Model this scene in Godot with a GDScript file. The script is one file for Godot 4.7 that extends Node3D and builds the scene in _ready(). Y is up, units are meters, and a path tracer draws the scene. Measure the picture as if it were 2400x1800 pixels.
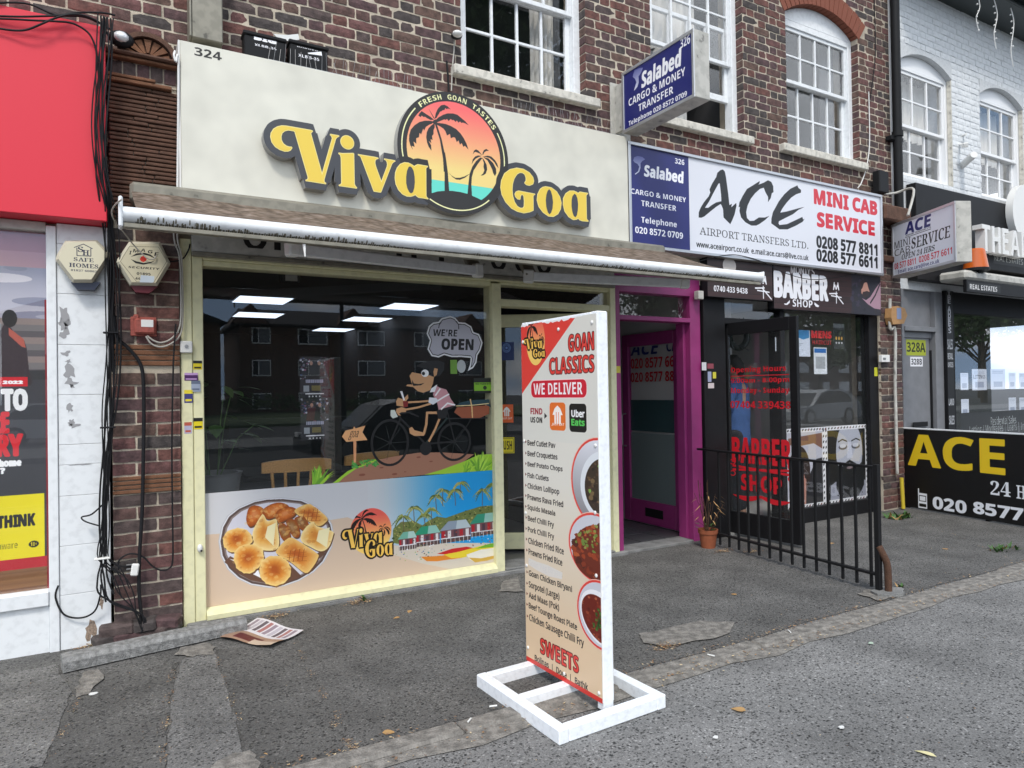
extends Node3D
var rng := RandomNumberGenerator.new()
var M := {}
var used := {}
var tex := {}
class MB:
	var v := PackedVector3Array()
	var n := PackedVector3Array()
	var t := PackedVector2Array()
	var k := PackedColorArray()
	var c := Color.WHITE
	var tinted := false
	func tri(a: Vector3, b: Vector3, d: Vector3, ua := Vector2.ZERO, ub := Vector2.ZERO, ud := Vector2.ZERO) -> void:
		var m := (b - a).cross(d - a).normalized()
		v.append(a); v.append(d); v.append(b)
		n.append(m); n.append(m); n.append(m)
		t.append(ua); t.append(ud); t.append(ub)
		if tinted:
			k.append(c); k.append(c); k.append(c)
	func tri_n(a: Vector3, b: Vector3, d: Vector3, na: Vector3, nb: Vector3, nd: Vector3) -> void:
		v.append(a); v.append(d); v.append(b)
		n.append(na); n.append(nd); n.append(nb)
		for i in 3: t.append(Vector2.ZERO)
		if tinted:
			k.append(c); k.append(c); k.append(c)
	func quad(a: Vector3, b: Vector3, d: Vector3, e: Vector3) -> void:
		tri(a, b, d, Vector2(0, 1), Vector2(1, 1), Vector2(1, 0))
		tri(a, d, e, Vector2(0, 1), Vector2(1, 0), Vector2(0, 0))
	func quad_n(a: Vector3, b: Vector3, d: Vector3, e: Vector3, na: Vector3, nb: Vector3, nd: Vector3, ne: Vector3) -> void:
		tri_n(a, b, d, na, nb, nd)
		tri_n(a, d, e, na, nd, ne)
	func box(x0: float, x1: float, y0: float, y1: float, z0: float, z1: float, b := 0.0, xf := Transform3D.IDENTITY) -> void:
		var lo := Vector3(minf(x0, x1), minf(y0, y1), minf(z0, z1))
		var hi := Vector3(maxf(x0, x1), maxf(y0, y1), maxf(z0, z1))
		b = minf(b, 0.45 * minf(hi.x - lo.x, minf(hi.y - lo.y, hi.z - lo.z)))
		var p := func(ix: int, iy: int, iz: int, ax: int) -> Vector3:
			var q := Vector3(hi.x if ix else lo.x, hi.y if iy else lo.y, hi.z if iz else lo.z)
			var s := Vector3(-1 if ix else 1, -1 if iy else 1, -1 if iz else 1) * b
			s[ax] = 0.0
			return xf * (q + s)
		for ax in 3:
			var u := (ax + 1) % 3
			var w := (ax + 2) % 3
			for side in 2:
				var q := []
				for uv in [[0, 0], [1, 0], [1, 1], [0, 1]]:
					var ii := [0, 0, 0]
					ii[ax] = side; ii[u] = uv[0]; ii[w] = uv[1]
					q.append(p.call(ii[0], ii[1], ii[2], ax))
				if side: quad(q[0], q[1], q[2], q[3])
				else: quad(q[3], q[2], q[1], q[0])
		if b <= 0.0: return
		for ax in 3:  # edges along ax
			var u := (ax + 1) % 3
			var w := (ax + 2) % 3
			for su in 2:
				for sw in 2:
					var e0 := [0, 0, 0]
					e0[u] = su; e0[w] = sw
					var e1 := e0.duplicate()
					e1[ax] = 1
					var a: Vector3 = p.call(e0[0], e0[1], e0[2], u)
					var b2: Vector3 = p.call(e0[0], e0[1], e0[2], w)
					var c2: Vector3 = p.call(e1[0], e1[1], e1[2], w)
					var d: Vector3 = p.call(e1[0], e1[1], e1[2], u)
					if su == sw: quad(a, b2, c2, d)
					else: quad(d, c2, b2, a)
		for ix in 2:
			for iy in 2:
				for iz in 2:
					var a: Vector3 = p.call(ix, iy, iz, 0)
					var b3: Vector3 = p.call(ix, iy, iz, 1)
					var c3: Vector3 = p.call(ix, iy, iz, 2)
					if (ix + iy + iz) % 2: tri(a, b3, c3)
					else: tri(a, c3, b3)
	func tube(path: Array, r: float, sides := 6, taper := 1.0) -> void:
		if path.size() < 2: return
		var prev := []
		var pn := []
		var up := Vector3(0.137, 0.3, 0.94).normalized()
		for i in path.size():
			var d: Vector3 = (path[mini(i + 1, path.size() - 1)] - path[maxi(i - 1, 0)]).normalized()
			var a := d.cross(up)
			if a.length() < 0.05: a = d.cross(Vector3.RIGHT)
			a = a.normalized()
			var b := d.cross(a).normalized()
			up = a.cross(d).normalized() if i > 0 else up
			a = d.cross(up).normalized()
			b = d.cross(a).normalized()
			var rr := r * lerpf(1.0, taper, float(i) / (path.size() - 1))
			var ring := []
			var rn := []
			for s in sides:
				var g := TAU * s / sides
				var m := a * cos(g) + b * sin(g)
				rn.append(m)
				ring.append(path[i] + m * rr)
			if i > 0:
				for s in sides:
					var s2 := (s + 1) % sides
					quad_n(prev[s], prev[s2], ring[s2], ring[s], pn[s], pn[s2], rn[s2], rn[s])
			if i == 0:
				for s in range(1, sides - 1): tri(ring[0], ring[s + 1], ring[s])
			if i == path.size() - 1:
				for s in range(1, sides - 1): tri(ring[0], ring[s], ring[s + 1])
			prev = ring
			pn = rn
	func prism(poly: PackedVector2Array, z0: float, z1: float, xf := Transform3D.IDENTITY, back := true) -> void:
		var pp := poly
		if Geometry2D.is_polygon_clockwise(pp):
			pp = pp.duplicate(); pp.reverse()
		var area := 0.0
		for i in pp.size(): area += pp[i].cross(pp[(i + 1) % pp.size()])
		if area < 0:
			pp = pp.duplicate(); pp.reverse()
		var idx := Geometry2D.triangulate_polygon(pp)
		for i in range(0, idx.size(), 3):
			var a := pp[idx[i]]
			var b := pp[idx[i + 1]]
			var d := pp[idx[i + 2]]
			if (b - a).cross(d - a) < 0:
				var s := b; b = d; d = s
			tri(xf * Vector3(a.x, a.y, z1), xf * Vector3(b.x, b.y, z1), xf * Vector3(d.x, d.y, z1), a, b, d)
			if back: tri(xf * Vector3(a.x, a.y, z0), xf * Vector3(d.x, d.y, z0), xf * Vector3(b.x, b.y, z0), a, d, b)
		for i in pp.size():
			var a := pp[i]
			var b := pp[(i + 1) % pp.size()]
			quad(xf * Vector3(a.x, a.y, z0), xf * Vector3(b.x, b.y, z0), xf * Vector3(b.x, b.y, z1), xf * Vector3(a.x, a.y, z1))
	func flat(poly: PackedVector2Array, z: float, xf := Transform3D.IDENTITY) -> void:
		var idx := Geometry2D.triangulate_polygon(poly)
		for i in range(0, idx.size(), 3):
			var a := poly[idx[i]]
			var b := poly[idx[i + 1]]
			var d := poly[idx[i + 2]]
			if (b - a).cross(d - a) < 0:
				var s := b; b = d; d = s
			tri(xf * Vector3(a.x, a.y, z), xf * Vector3(b.x, b.y, z), xf * Vector3(d.x, d.y, z), a, b, d)
	func lathe(prof: Array, segs: int, xf := Transform3D.IDENTITY, smooth := true) -> void:
		for i in prof.size() - 1:
			var p: Vector2 = prof[i]
			var q: Vector2 = prof[i + 1]
			var d := (q - p)
			var m := Vector2(d.y, -d.x).normalized()
			for s in segs:
				var g0 := TAU * s / segs
				var g1 := TAU * (s + 1) / segs
				var e0 := Vector3(cos(g0), 0, -sin(g0))
				var e1 := Vector3(cos(g1), 0, -sin(g1))
				var a := xf * (e0 * p.x + Vector3.UP * p.y)
				var b := xf * (e1 * p.x + Vector3.UP * p.y)
				var c2 := xf * (e1 * q.x + Vector3.UP * q.y)
				var d2 := xf * (e0 * q.x + Vector3.UP * q.y)
				var n0 := (xf.basis * (e0 * m.x + Vector3.UP * m.y)).normalized()
				var n1 := (xf.basis * (e1 * m.x + Vector3.UP * m.y)).normalized()
				if p.x > 1e-6: tri_n(a, b, c2, n0, n1, n1)
				if q.x > 1e-6: tri_n(a, c2, d2, n0, n1, n0)
	func ball(at: Vector3, r: Vector3, segs := 10, rows := 7) -> void:
		var prof := []
		for i in rows + 1:
			var g := -PI / 2 + PI * i / rows
			prof.append(Vector2(maxf(cos(g), 0.0), sin(g)))
		for i in rows:
			var p: Vector2 = prof[i]
			var q: Vector2 = prof[i + 1]
			for s in segs:
				var g0 := TAU * s / segs
				var g1 := TAU * (s + 1) / segs
				var o := [Vector3(cos(g0) * p.x, p.y, -sin(g0) * p.x), Vector3(cos(g1) * p.x, p.y, -sin(g1) * p.x), Vector3(cos(g1) * q.x, q.y, -sin(g1) * q.x), Vector3(cos(g0) * q.x, q.y, -sin(g0) * q.x)]
				var w := []
				for e in o: w.append(at + e * r)
				var m := []
				for e in o: m.append((e / r).normalized())
				if p.x > 1e-6: tri_n(w[0], w[1], w[2], m[0], m[1], m[2])
				if q.x > 1e-6: tri_n(w[0], w[2], w[3], m[0], m[2], m[3])
	func mesh() -> ArrayMesh:
		var a := []
		a.resize(Mesh.ARRAY_MAX)
		a[Mesh.ARRAY_VERTEX] = v
		a[Mesh.ARRAY_NORMAL] = n
		a[Mesh.ARRAY_TEX_UV] = t
		if tinted: a[Mesh.ARRAY_COLOR] = k
		var m := ArrayMesh.new()
		if v.size(): m.add_surface_from_arrays(Mesh.PRIMITIVE_TRIANGLES, a)
		return m
class Cv:
	static var glyphs := {}
	static var fonts := {}
	var im: Image
	var x0: float
	var y0: float
	var x1: float
	var y1: float
	var w: int
	var h: int
	var kx: float
	var ky: float
	var xf := Transform2D.IDENTITY
	func _init(ax0: float, ay0: float, ax1: float, ay1: float, width: int, bg: Color) -> void:
		x0 = ax0; y0 = ay0; x1 = ax1; y1 = ay1
		w = width
		h = maxi(4, int(round(width * (y1 - y0) / (x1 - x0))))
		kx = w / (x1 - x0)
		ky = h / (y1 - y0)
		im = Image.create(w, h, false, Image.FORMAT_RGBA8)
		im.fill(bg)
	func px(p: Vector2) -> Vector2:
		p = xf * p
		return Vector2((p.x - x0) * kx, (y1 - p.y) * ky)
	func span(xa: float, xb: float, y: int, col: Color) -> void:
		var a := maxi(0, int(ceil(xa - 0.5)))
		var b := mini(w, int(ceil(xb - 0.5)))
		if b <= a: return
		if col.a >= 1.0:
			im.fill_rect(Rect2i(a, y, b - a, 1), col)
		else:
			for x in range(a, b): im.set_pixel(x, y, im.get_pixel(x, y).blend(col))
	func polys(list: Array, col: Color, col2 = null, ya := 0.0, yb := 0.0) -> void:
		var q := []
		var lo := 1e9
		var hi := -1e9
		for pl in list:
			var o := PackedVector2Array()
			for p in pl:
				var r := px(p)
				o.append(r)
				lo = minf(lo, r.y); hi = maxf(hi, r.y)
			q.append(o)
		for y in range(maxi(0, int(floor(lo))), mini(h, int(ceil(hi)) + 1)):
			var yc := y + 0.5
			var xs := []
			for o in q:
				var s: int = o.size()
				for i in s:
					var a: Vector2 = o[i]
					var b: Vector2 = o[(i + 1) % s]
					if (a.y <= yc) != (b.y <= yc):
						xs.append(a.x + (yc - a.y) / (b.y - a.y) * (b.x - a.x))
			if xs.is_empty(): continue
			xs.sort()
			var cc := col
			if col2 != null:
				cc = col.lerp(col2, clampf((y1 - yc / ky - ya) / (yb - ya), 0, 1))
			for i in range(0, xs.size() - 1, 2): span(xs[i], xs[i + 1], y, cc)
	func poly(pl, col: Color) -> void: polys([pl], col)
	func rect(ax0: float, ay0: float, ax1: float, ay1: float, col: Color) -> void:
		poly([Vector2(ax0, ay0), Vector2(ax1, ay0), Vector2(ax1, ay1), Vector2(ax0, ay1)], col)
	func oval(cx: float, cy: float, rx: float, ry: float, rot := 0.0, segs := 40) -> PackedVector2Array:
		var o := PackedVector2Array()
		for i in segs:
			var g := TAU * i / segs
			o.append(Vector2(cx, cy) + Vector2(cos(g) * rx, sin(g) * ry).rotated(rot))
		return o
	func ell(cx: float, cy: float, rx: float, ry: float, col: Color, rot := 0.0) -> void: poly(oval(cx, cy, rx, ry, rot), col)
	func line(pl, width: float, col: Color) -> void:
		for i in pl.size() - 1:
			var a: Vector2 = pl[i]
			var b: Vector2 = pl[i + 1]
			var d := (b - a).normalized().orthogonal() * width * 0.5
			poly([a + d, b + d, b - d, a - d], col)
			if i > 0 and width * kx > 3: ell(a.x, a.y, width * 0.5, width * 0.5, col)
	func tris_of(text: String, font: String) -> PackedVector2Array:
		var key := font + text
		if glyphs.has(key): return glyphs[key]
		if not fonts.has(font):
			var sf := SystemFont.new()
			sf.font_names = PackedStringArray(["Droid Serif" if "f" in font else "Droid Sans"])
			sf.font_weight = 700 if "b" in font else 400
			fonts[font] = sf
		var tm := TextMesh.new()
		tm.text = text
		tm.font = fonts[font]
		tm.font_size = 48
		tm.pixel_size = 0.01
		tm.depth = 0.0
		tm.curve_step = 1.0
		var out := PackedVector2Array()
		var a := tm.get_mesh_arrays()
		var v: PackedVector3Array = a[Mesh.ARRAY_VERTEX]
		var ix = a[Mesh.ARRAY_INDEX]
		if ix == null or ix.size() == 0:
			for p in v: out.append(Vector2(p.x, p.y))
		else:
			for i in ix: out.append(Vector2(v[i].x, v[i].y))
		glyphs[key] = out
		return out
	func txt(text: String, ax0: float, ay0: float, ax1: float, ay1: float, col: Color, font := "b", skew := 0.0, fat := 0.0) -> void:
		var tr := tris_of(text, font)
		if tr.is_empty(): return
		var lo := tr[0]
		var hi := tr[0]
		for p in tr:
			lo = lo.min(p); hi = hi.max(p)
		var sc := Vector2(ax1 - ax0 - absf(skew) * (ay1 - ay0), ay1 - ay0) / (hi - lo)
		var shifts := [Vector2.ZERO]
		if fat > 0.0: shifts = [Vector2(fat, 0), Vector2(-fat, 0), Vector2(0, fat), Vector2(0, -fat), Vector2(fat, fat) * 0.7, Vector2(-fat, fat) * 0.7, Vector2(fat, -fat) * 0.7, Vector2(-fat, -fat) * 0.7]
		for sh in shifts:
			for i in range(0, tr.size() - 2, 3):
				var q := []
				for j in 3:
					var p := (tr[i + j] - lo) * sc
					p.x += skew * p.y
					q.append(px(p + Vector2(ax0, ay0) + sh))
				fill_tri(q[0], q[1], q[2], col)
	func fill_tri(a: Vector2, b: Vector2, c: Vector2, col: Color) -> void:
		var lo := minf(a.y, minf(b.y, c.y))
		var hi := maxf(a.y, maxf(b.y, c.y))
		for y in range(maxi(0, int(floor(lo))), mini(h, int(ceil(hi)) + 1)):
			var yc := y + 0.5
			var l := 1e9
			var r := -1e9
			for e in [[a, b], [b, c], [c, a]]:
				var p: Vector2 = e[0]
				var q: Vector2 = e[1]
				if (p.y <= yc) != (q.y <= yc):
					var x := p.x + (yc - p.y) / (q.y - p.y) * (q.x - p.x)
					l = minf(l, x); r = maxf(r, x)
			if r > l: span(l, r, y, col)
	func ring_text(text: String, cx: float, cy: float, r: float, size: float, a0: float, a1: float, col: Color, font := "b") -> void:
		var keep := xf
		for i in text.length():
			if text[i] == " ": continue
			var g := lerpf(a0, a1, (i + 0.5) / text.length())
			var f := 0.3 if text[i] == "I" else 0.85
			xf = keep * Transform2D(g - PI / 2, Vector2(cx, cy) + Vector2(cos(g), sin(g)) * r)
			txt(text[i], -size * 0.5 * f, -size * 0.5, size * 0.5 * f, size * 0.5, col, font)
		xf = keep
	func speckle(ax0: float, ay0: float, ax1: float, ay1: float, n: int, s0: float, s1: float, cols: Array, seed_: int, inside = null) -> void:
		var r := RandomNumberGenerator.new()
		r.seed = seed_
		for i in n:
			var p := Vector2(r.randf_range(ax0, ax1), r.randf_range(ay0, ay1))
			var s := r.randf_range(s0, s1)
			var g := r.randf() * TAU
			var cc: Color = cols[r.randi() % cols.size()]
			if inside != null and not Geometry2D.is_point_in_polygon(p, inside): continue
			var o := PackedVector2Array()
			for j in 6: o.append(p + Vector2(cos(g + j * TAU / 6), sin(g + j * TAU / 6) * 0.7) * s * r.randf_range(0.6, 1.2))
			poly(o, cc)
	func texture() -> ImageTexture: return ImageTexture.create_from_image(im)
static func P(a: Array) -> PackedVector2Array:
	var o := PackedVector2Array()
	for i in range(0, a.size() - 1, 2): o.append(Vector2(a[i], a[i + 1]))
	return o
func numbered(called: String) -> String:
	if not used.has(called):
		used[called] = 0
		return called
	used[called] += 1
	return "%s_%03d" % [called, used[called]]
func thing(called: String, label: String, category: String, at := Vector3.ZERO, group := "") -> Node3D:
	var o := Node3D.new()
	o.name = numbered(called)
	add_child(o)
	o.position = at
	o.set_meta("label", label)
	o.set_meta("category", category)
	if group: o.set_meta("group", group)
	return o
func part(parent: Node3D, called: String, mesh, mat: Material, label := "") -> MeshInstance3D:
	var o := MeshInstance3D.new()
	o.name = called
	o.mesh = mesh.mesh() if mesh is MB else mesh
	o.material_override = mat
	parent.add_child(o, true)
	var p: Node3D = parent
	var at := Vector3.ZERO
	while p != self:
		at += p.position
		p = p.get_parent()
	o.position = -at
	if label: o.set_meta("label", label)
	return o
func single(called: String, label: String, category: String, mesh, mat: Material, group := "") -> MeshInstance3D:
	var o := MeshInstance3D.new()
	o.name = numbered(called)
	o.mesh = mesh.mesh() if mesh is MB else mesh
	o.material_override = mat
	add_child(o)
	o.set_meta("label", label)
	o.set_meta("category", category)
	if group: o.set_meta("group", group)
	return o
func struct(called: String, mesh, mat: Material, kind := "structure") -> MeshInstance3D:
	var o := MeshInstance3D.new()
	o.name = numbered(called)
	o.mesh = mesh.mesh() if mesh is MB else mesh
	o.material_override = mat
	add_child(o)
	o.set_meta("kind", kind)
	return o
func bx(x0: float, x1: float, y0: float, y1: float, z0: float, z1: float, b := 0.0) -> MB:
	var m := MB.new()
	m.box(x0, x1, y0, y1, z0, z1, b)
	return m
func tb(path: Array, r: float, sides := 6) -> MB:
	var m := MB.new()
	m.tube(path, r, sides)
	return m
func smooth(path: Array, n := 5) -> Array:
	var o := []
	for i in path.size() - 1:
		var a: Vector3 = path[maxi(i - 1, 0)]
		var b: Vector3 = path[i]
		var c: Vector3 = path[i + 1]
		var d: Vector3 = path[mini(i + 2, path.size() - 1)]
		for j in n: o.append(b.cubic_interpolate(c, a, d, float(j) / n))
	o.append(path[-1])
	return o
func lin(r: float, g: float, b: float, a := 1.0) -> Color:
	return Color(r, g, b, a).linear_to_srgb()
func mat(r: float, g: float, b: float, rough := 0.7, metal := 0.0) -> StandardMaterial3D:
	var m := StandardMaterial3D.new()
	m.albedo_color = lin(r, g, b)
	m.roughness = rough
	m.metallic = metal
	return m
func worn(m: StandardMaterial3D, t: String, metres: float, bump := "", depth := 0.0) -> StandardMaterial3D:
	m.albedo_texture = tex[t]
	m.uv1_triplanar = true
	m.uv1_world_triplanar = true
	m.uv1_triplanar_sharpness = 8.0
	m.uv1_scale = Vector3.ONE / metres
	if bump:
		m.heightmap_enabled = true
		m.heightmap_texture = tex[bump]
		m.heightmap_scale = depth
	return m
func detail(m: StandardMaterial3D, t: String, metres: float) -> StandardMaterial3D:
	m.detail_enabled = true
	m.detail_albedo = tex[t]
	m.detail_blend_mode = BaseMaterial3D.BLEND_MODE_MUL
	m.detail_uv_layer = BaseMaterial3D.DETAIL_UV_2
	m.uv2_triplanar = true
	m.uv2_world_triplanar = true
	m.uv2_triplanar_sharpness = 8.0
	m.uv2_scale = Vector3.ONE / metres
	return m
func printed(cv: Cv, rough := 0.5, cut := false) -> StandardMaterial3D:
	var m := StandardMaterial3D.new()
	m.albedo_texture = cv.texture()
	m.roughness = rough
	m.texture_repeat = false
	if cut:
		m.transparency = BaseMaterial3D.TRANSPARENCY_ALPHA_SCISSOR
		m.alpha_scissor_threshold = 0.5
	return m
func sheet(cv: Cv, z: float) -> MB:
	var m := MB.new()
	m.quad(Vector3(cv.x0, cv.y0, z), Vector3(cv.x1, cv.y0, z), Vector3(cv.x1, cv.y1, z), Vector3(cv.x0, cv.y1, z))
	return m
func sheet_x(cv: Cv, x: float) -> MB:
	var m := MB.new()
	m.quad(Vector3(x, cv.y0, cv.x0), Vector3(x, cv.y0, cv.x1), Vector3(x, cv.y1, cv.x1), Vector3(x, cv.y1, cv.x0))
	return m
func noise_tex(called: String, size: int, freq: float, octaves: int, lo: float, hi: float, s: int, kind := FastNoiseLite.TYPE_SIMPLEX_SMOOTH, tint := Color.WHITE) -> void:
	var f := FastNoiseLite.new()
	f.noise_type = kind
	f.seed = s
	f.frequency = freq
	f.fractal_octaves = octaves
	var src := f.get_seamless_image(size, size)
	src.convert(Image.FORMAT_L8)
	var d := src.get_data()
	var o := PackedByteArray()
	o.resize(size * size * 3)
	for i in size * size:
		var q := pow(lerpf(lo, hi, d[i] / 255.0), 0.4545)
		o[i * 3] = int(255 * clampf(q * lerpf(1.0, tint.r, 1.0 - d[i] / 255.0), 0, 1))
		o[i * 3 + 1] = int(255 * clampf(q * lerpf(1.0, tint.g, 1.0 - d[i] / 255.0), 0, 1))
		o[i * 3 + 2] = int(255 * clampf(q * lerpf(1.0, tint.b, 1.0 - d[i] / 255.0), 0, 1))
	tex[called] = ImageTexture.create_from_image(Image.create_from_data(size, size, false, Image.FORMAT_RGB8, o))
func asphalt_tex(called: String, size: int, s: int) -> void:
	var r := RandomNumberGenerator.new()
	r.seed = s
	var o := PackedByteArray()
	o.resize(size * size)
	for i in size * size: o[i] = int(150 + 70 * r.randf())
	var im := Image.create_from_data(size, size, false, Image.FORMAT_L8, o)
	for k in size * size / 14:
		var g := r.randf()
		var v := lerpf(0.62, 1.0, g * g) if r.randf() > 0.4 else r.randf_range(0.22, 0.5)
		var w := r.randi_range(1, 4)
		im.fill_rect(Rect2i(r.randi() % size, r.randi() % size, w, r.randi_range(1, 3)), Color(v, v, v))
	for k in size * size / 900:
		var v := r.randf_range(0.95, 1.0)
		im.fill_rect(Rect2i(r.randi() % size, r.randi() % size, r.randi_range(1, 3), r.randi_range(1, 2)), Color(v, v, v))
	im.convert(Image.FORMAT_RGB8)
	tex[called] = ImageTexture.create_from_image(im)
func _ready() -> void:
	rng.seed = 7
	sky_and_camera()
	make_textures()
	make_materials()
	ground()
	brick_building()
	painted_building()
	left_shop()
	pier()
	goan_shopfront()
	goan_inside()
	goan_signs()
	awning()
	cab_office()
	cab_signs()
	barber()
	far_shops()
	pavement_sign()
	railing_and_plants()
	cables()
	litter()
	across_the_road()
func sky_and_camera() -> void:
	var cam = Camera3D.new()
	cam.name = "camera"
	cam.fov = 58.109
	cam.near = 0.05
	cam.far = 500.0
	add_child(cam)
	cam.transform = Transform3D(Basis.from_euler(Vector3(0.009775, -0.524825, -0.01621)), Vector3(0, 1.45, 4.8))
	cam.current = true
	var env = Environment.new()
	env.background_mode = Environment.BG_SKY
	env.tonemap_mode = Environment.TONE_MAPPER_LINEAR
	env.tonemap_exposure = 1.5
	env.sdfgi_enabled = true
	env.ssao_enabled = true
	env.ssil_enabled = true
	var f = FastNoiseLite.new()
	f.seed = 11
	f.frequency = 1.5
	f.fractal_octaves = 5
	var w = 768
	var h = 384
	var im = Image.create(w, h, false, Image.FORMAT_RGBF)
	for y in h:
		var e = PI * (0.5 - (y + 0.5) / h)
		for x in w:
			var a = TAU * (x + 0.5) / w
			var d = Vector3(cos(e) * cos(a), sin(e), cos(e) * sin(a))
			var q = d / (absf(d.y) + 0.28)
			var s = f.get_noise_3d(q.x * 0.6, d.y * 0.8, q.z * 0.6) * 0.5 + 0.5
			var cover = smoothstep(0.36, 0.52, s)
			var lum = lerpf(0.78, 1.6, smoothstep(0.42, 0.74, s))
			var blue = Vector3(0.40, 0.58, 0.86) * lerpf(1.1, 0.8, clampf(d.y, 0, 1))
			var cl = Vector3(0.93, 0.985, 1.06) * lum
			var c = blue.lerp(cl, cover)
			im.set_pixel(x, y, Color(c.x, c.y, c.z))
	var ps = PanoramaSkyMaterial.new()
	ps.panorama = ImageTexture.create_from_image(im)
	ps.energy_multiplier = 1.0
	var sky = Sky.new()
	sky.sky_material = ps
	env.sky = sky
	var we = WorldEnvironment.new()
	we.name = "environment"
	we.environment = env
	add_child(we)
	var sun = DirectionalLight3D.new()
	sun.name = "sun"
	sun.light_color = Color(1.0, 0.975, 0.94)
	sun.light_energy = 0.5
	sun.light_angular_distance = 11.0
	sun.shadow_enabled = true
	add_child(sun)
	sun.look_at_from_position(Vector3.ZERO, Vector3(0.42, -1.0, -0.62))
func make_textures() -> void:
	noise_tex("grain", 256, 0.09, 4, 0.62, 1.0, 1)
	noise_tex("rough", 256, 0.03, 5, 0.35, 1.0, 2)
	noise_tex("blotch", 256, 0.012, 4, 0.55, 1.0, 3)
	noise_tex("soft", 256, 0.015, 3, 0.82, 1.0, 4)
	noise_tex("dirt", 512, 0.02, 6, 0.25, 1.15, 5, FastNoiseLite.TYPE_SIMPLEX_SMOOTH, Color(0.9, 0.82, 0.7))
	noise_tex("cells", 256, 0.08, 2, 0.4, 1.0, 6, FastNoiseLite.TYPE_CELLULAR)
	noise_tex("bump", 256, 0.06, 4, 0.0, 1.0, 8)
	asphalt_tex("stones", 1024, 21)
	var f = FastNoiseLite.new()
	f.seed = 33
	f.frequency = 0.02
	f.fractal_octaves = 5
	var src = f.get_seamless_image(512, 512)
	src.convert(Image.FORMAT_L8)
	var d = src.get_data()
	var o = PackedByteArray()
	o.resize(512 * 512 * 3)
	for i in 512 * 512:
		var q = d[i] / 255.0
		var t = 1.0 - 0.045 * smoothstep(0.4, 0.85, q) - (0.1 if q > 0.975 else 0.0)
		o[i * 3] = int(252 * t); o[i * 3 + 1] = int(254 * t); o[i * 3 + 2] = int(255 * t)
	tex["paint"] = ImageTexture.create_from_image(Image.create_from_data(512, 512, false, Image.FORMAT_RGB8, o))
	for i in 512 * 512:
		var q = d[i] / 255.0
		var t = 1.0 - 0.08 * smoothstep(0.3, 0.6, q) - 0.28 * smoothstep(0.7, 0.9, q)
		o[i * 3] = int(255 * t); o[i * 3 + 1] = int(250 * t); o[i * 3 + 2] = int(238 * t)
	tex["grime"] = ImageTexture.create_from_image(Image.create_from_data(512, 512, false, Image.FORMAT_RGB8, o))
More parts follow.
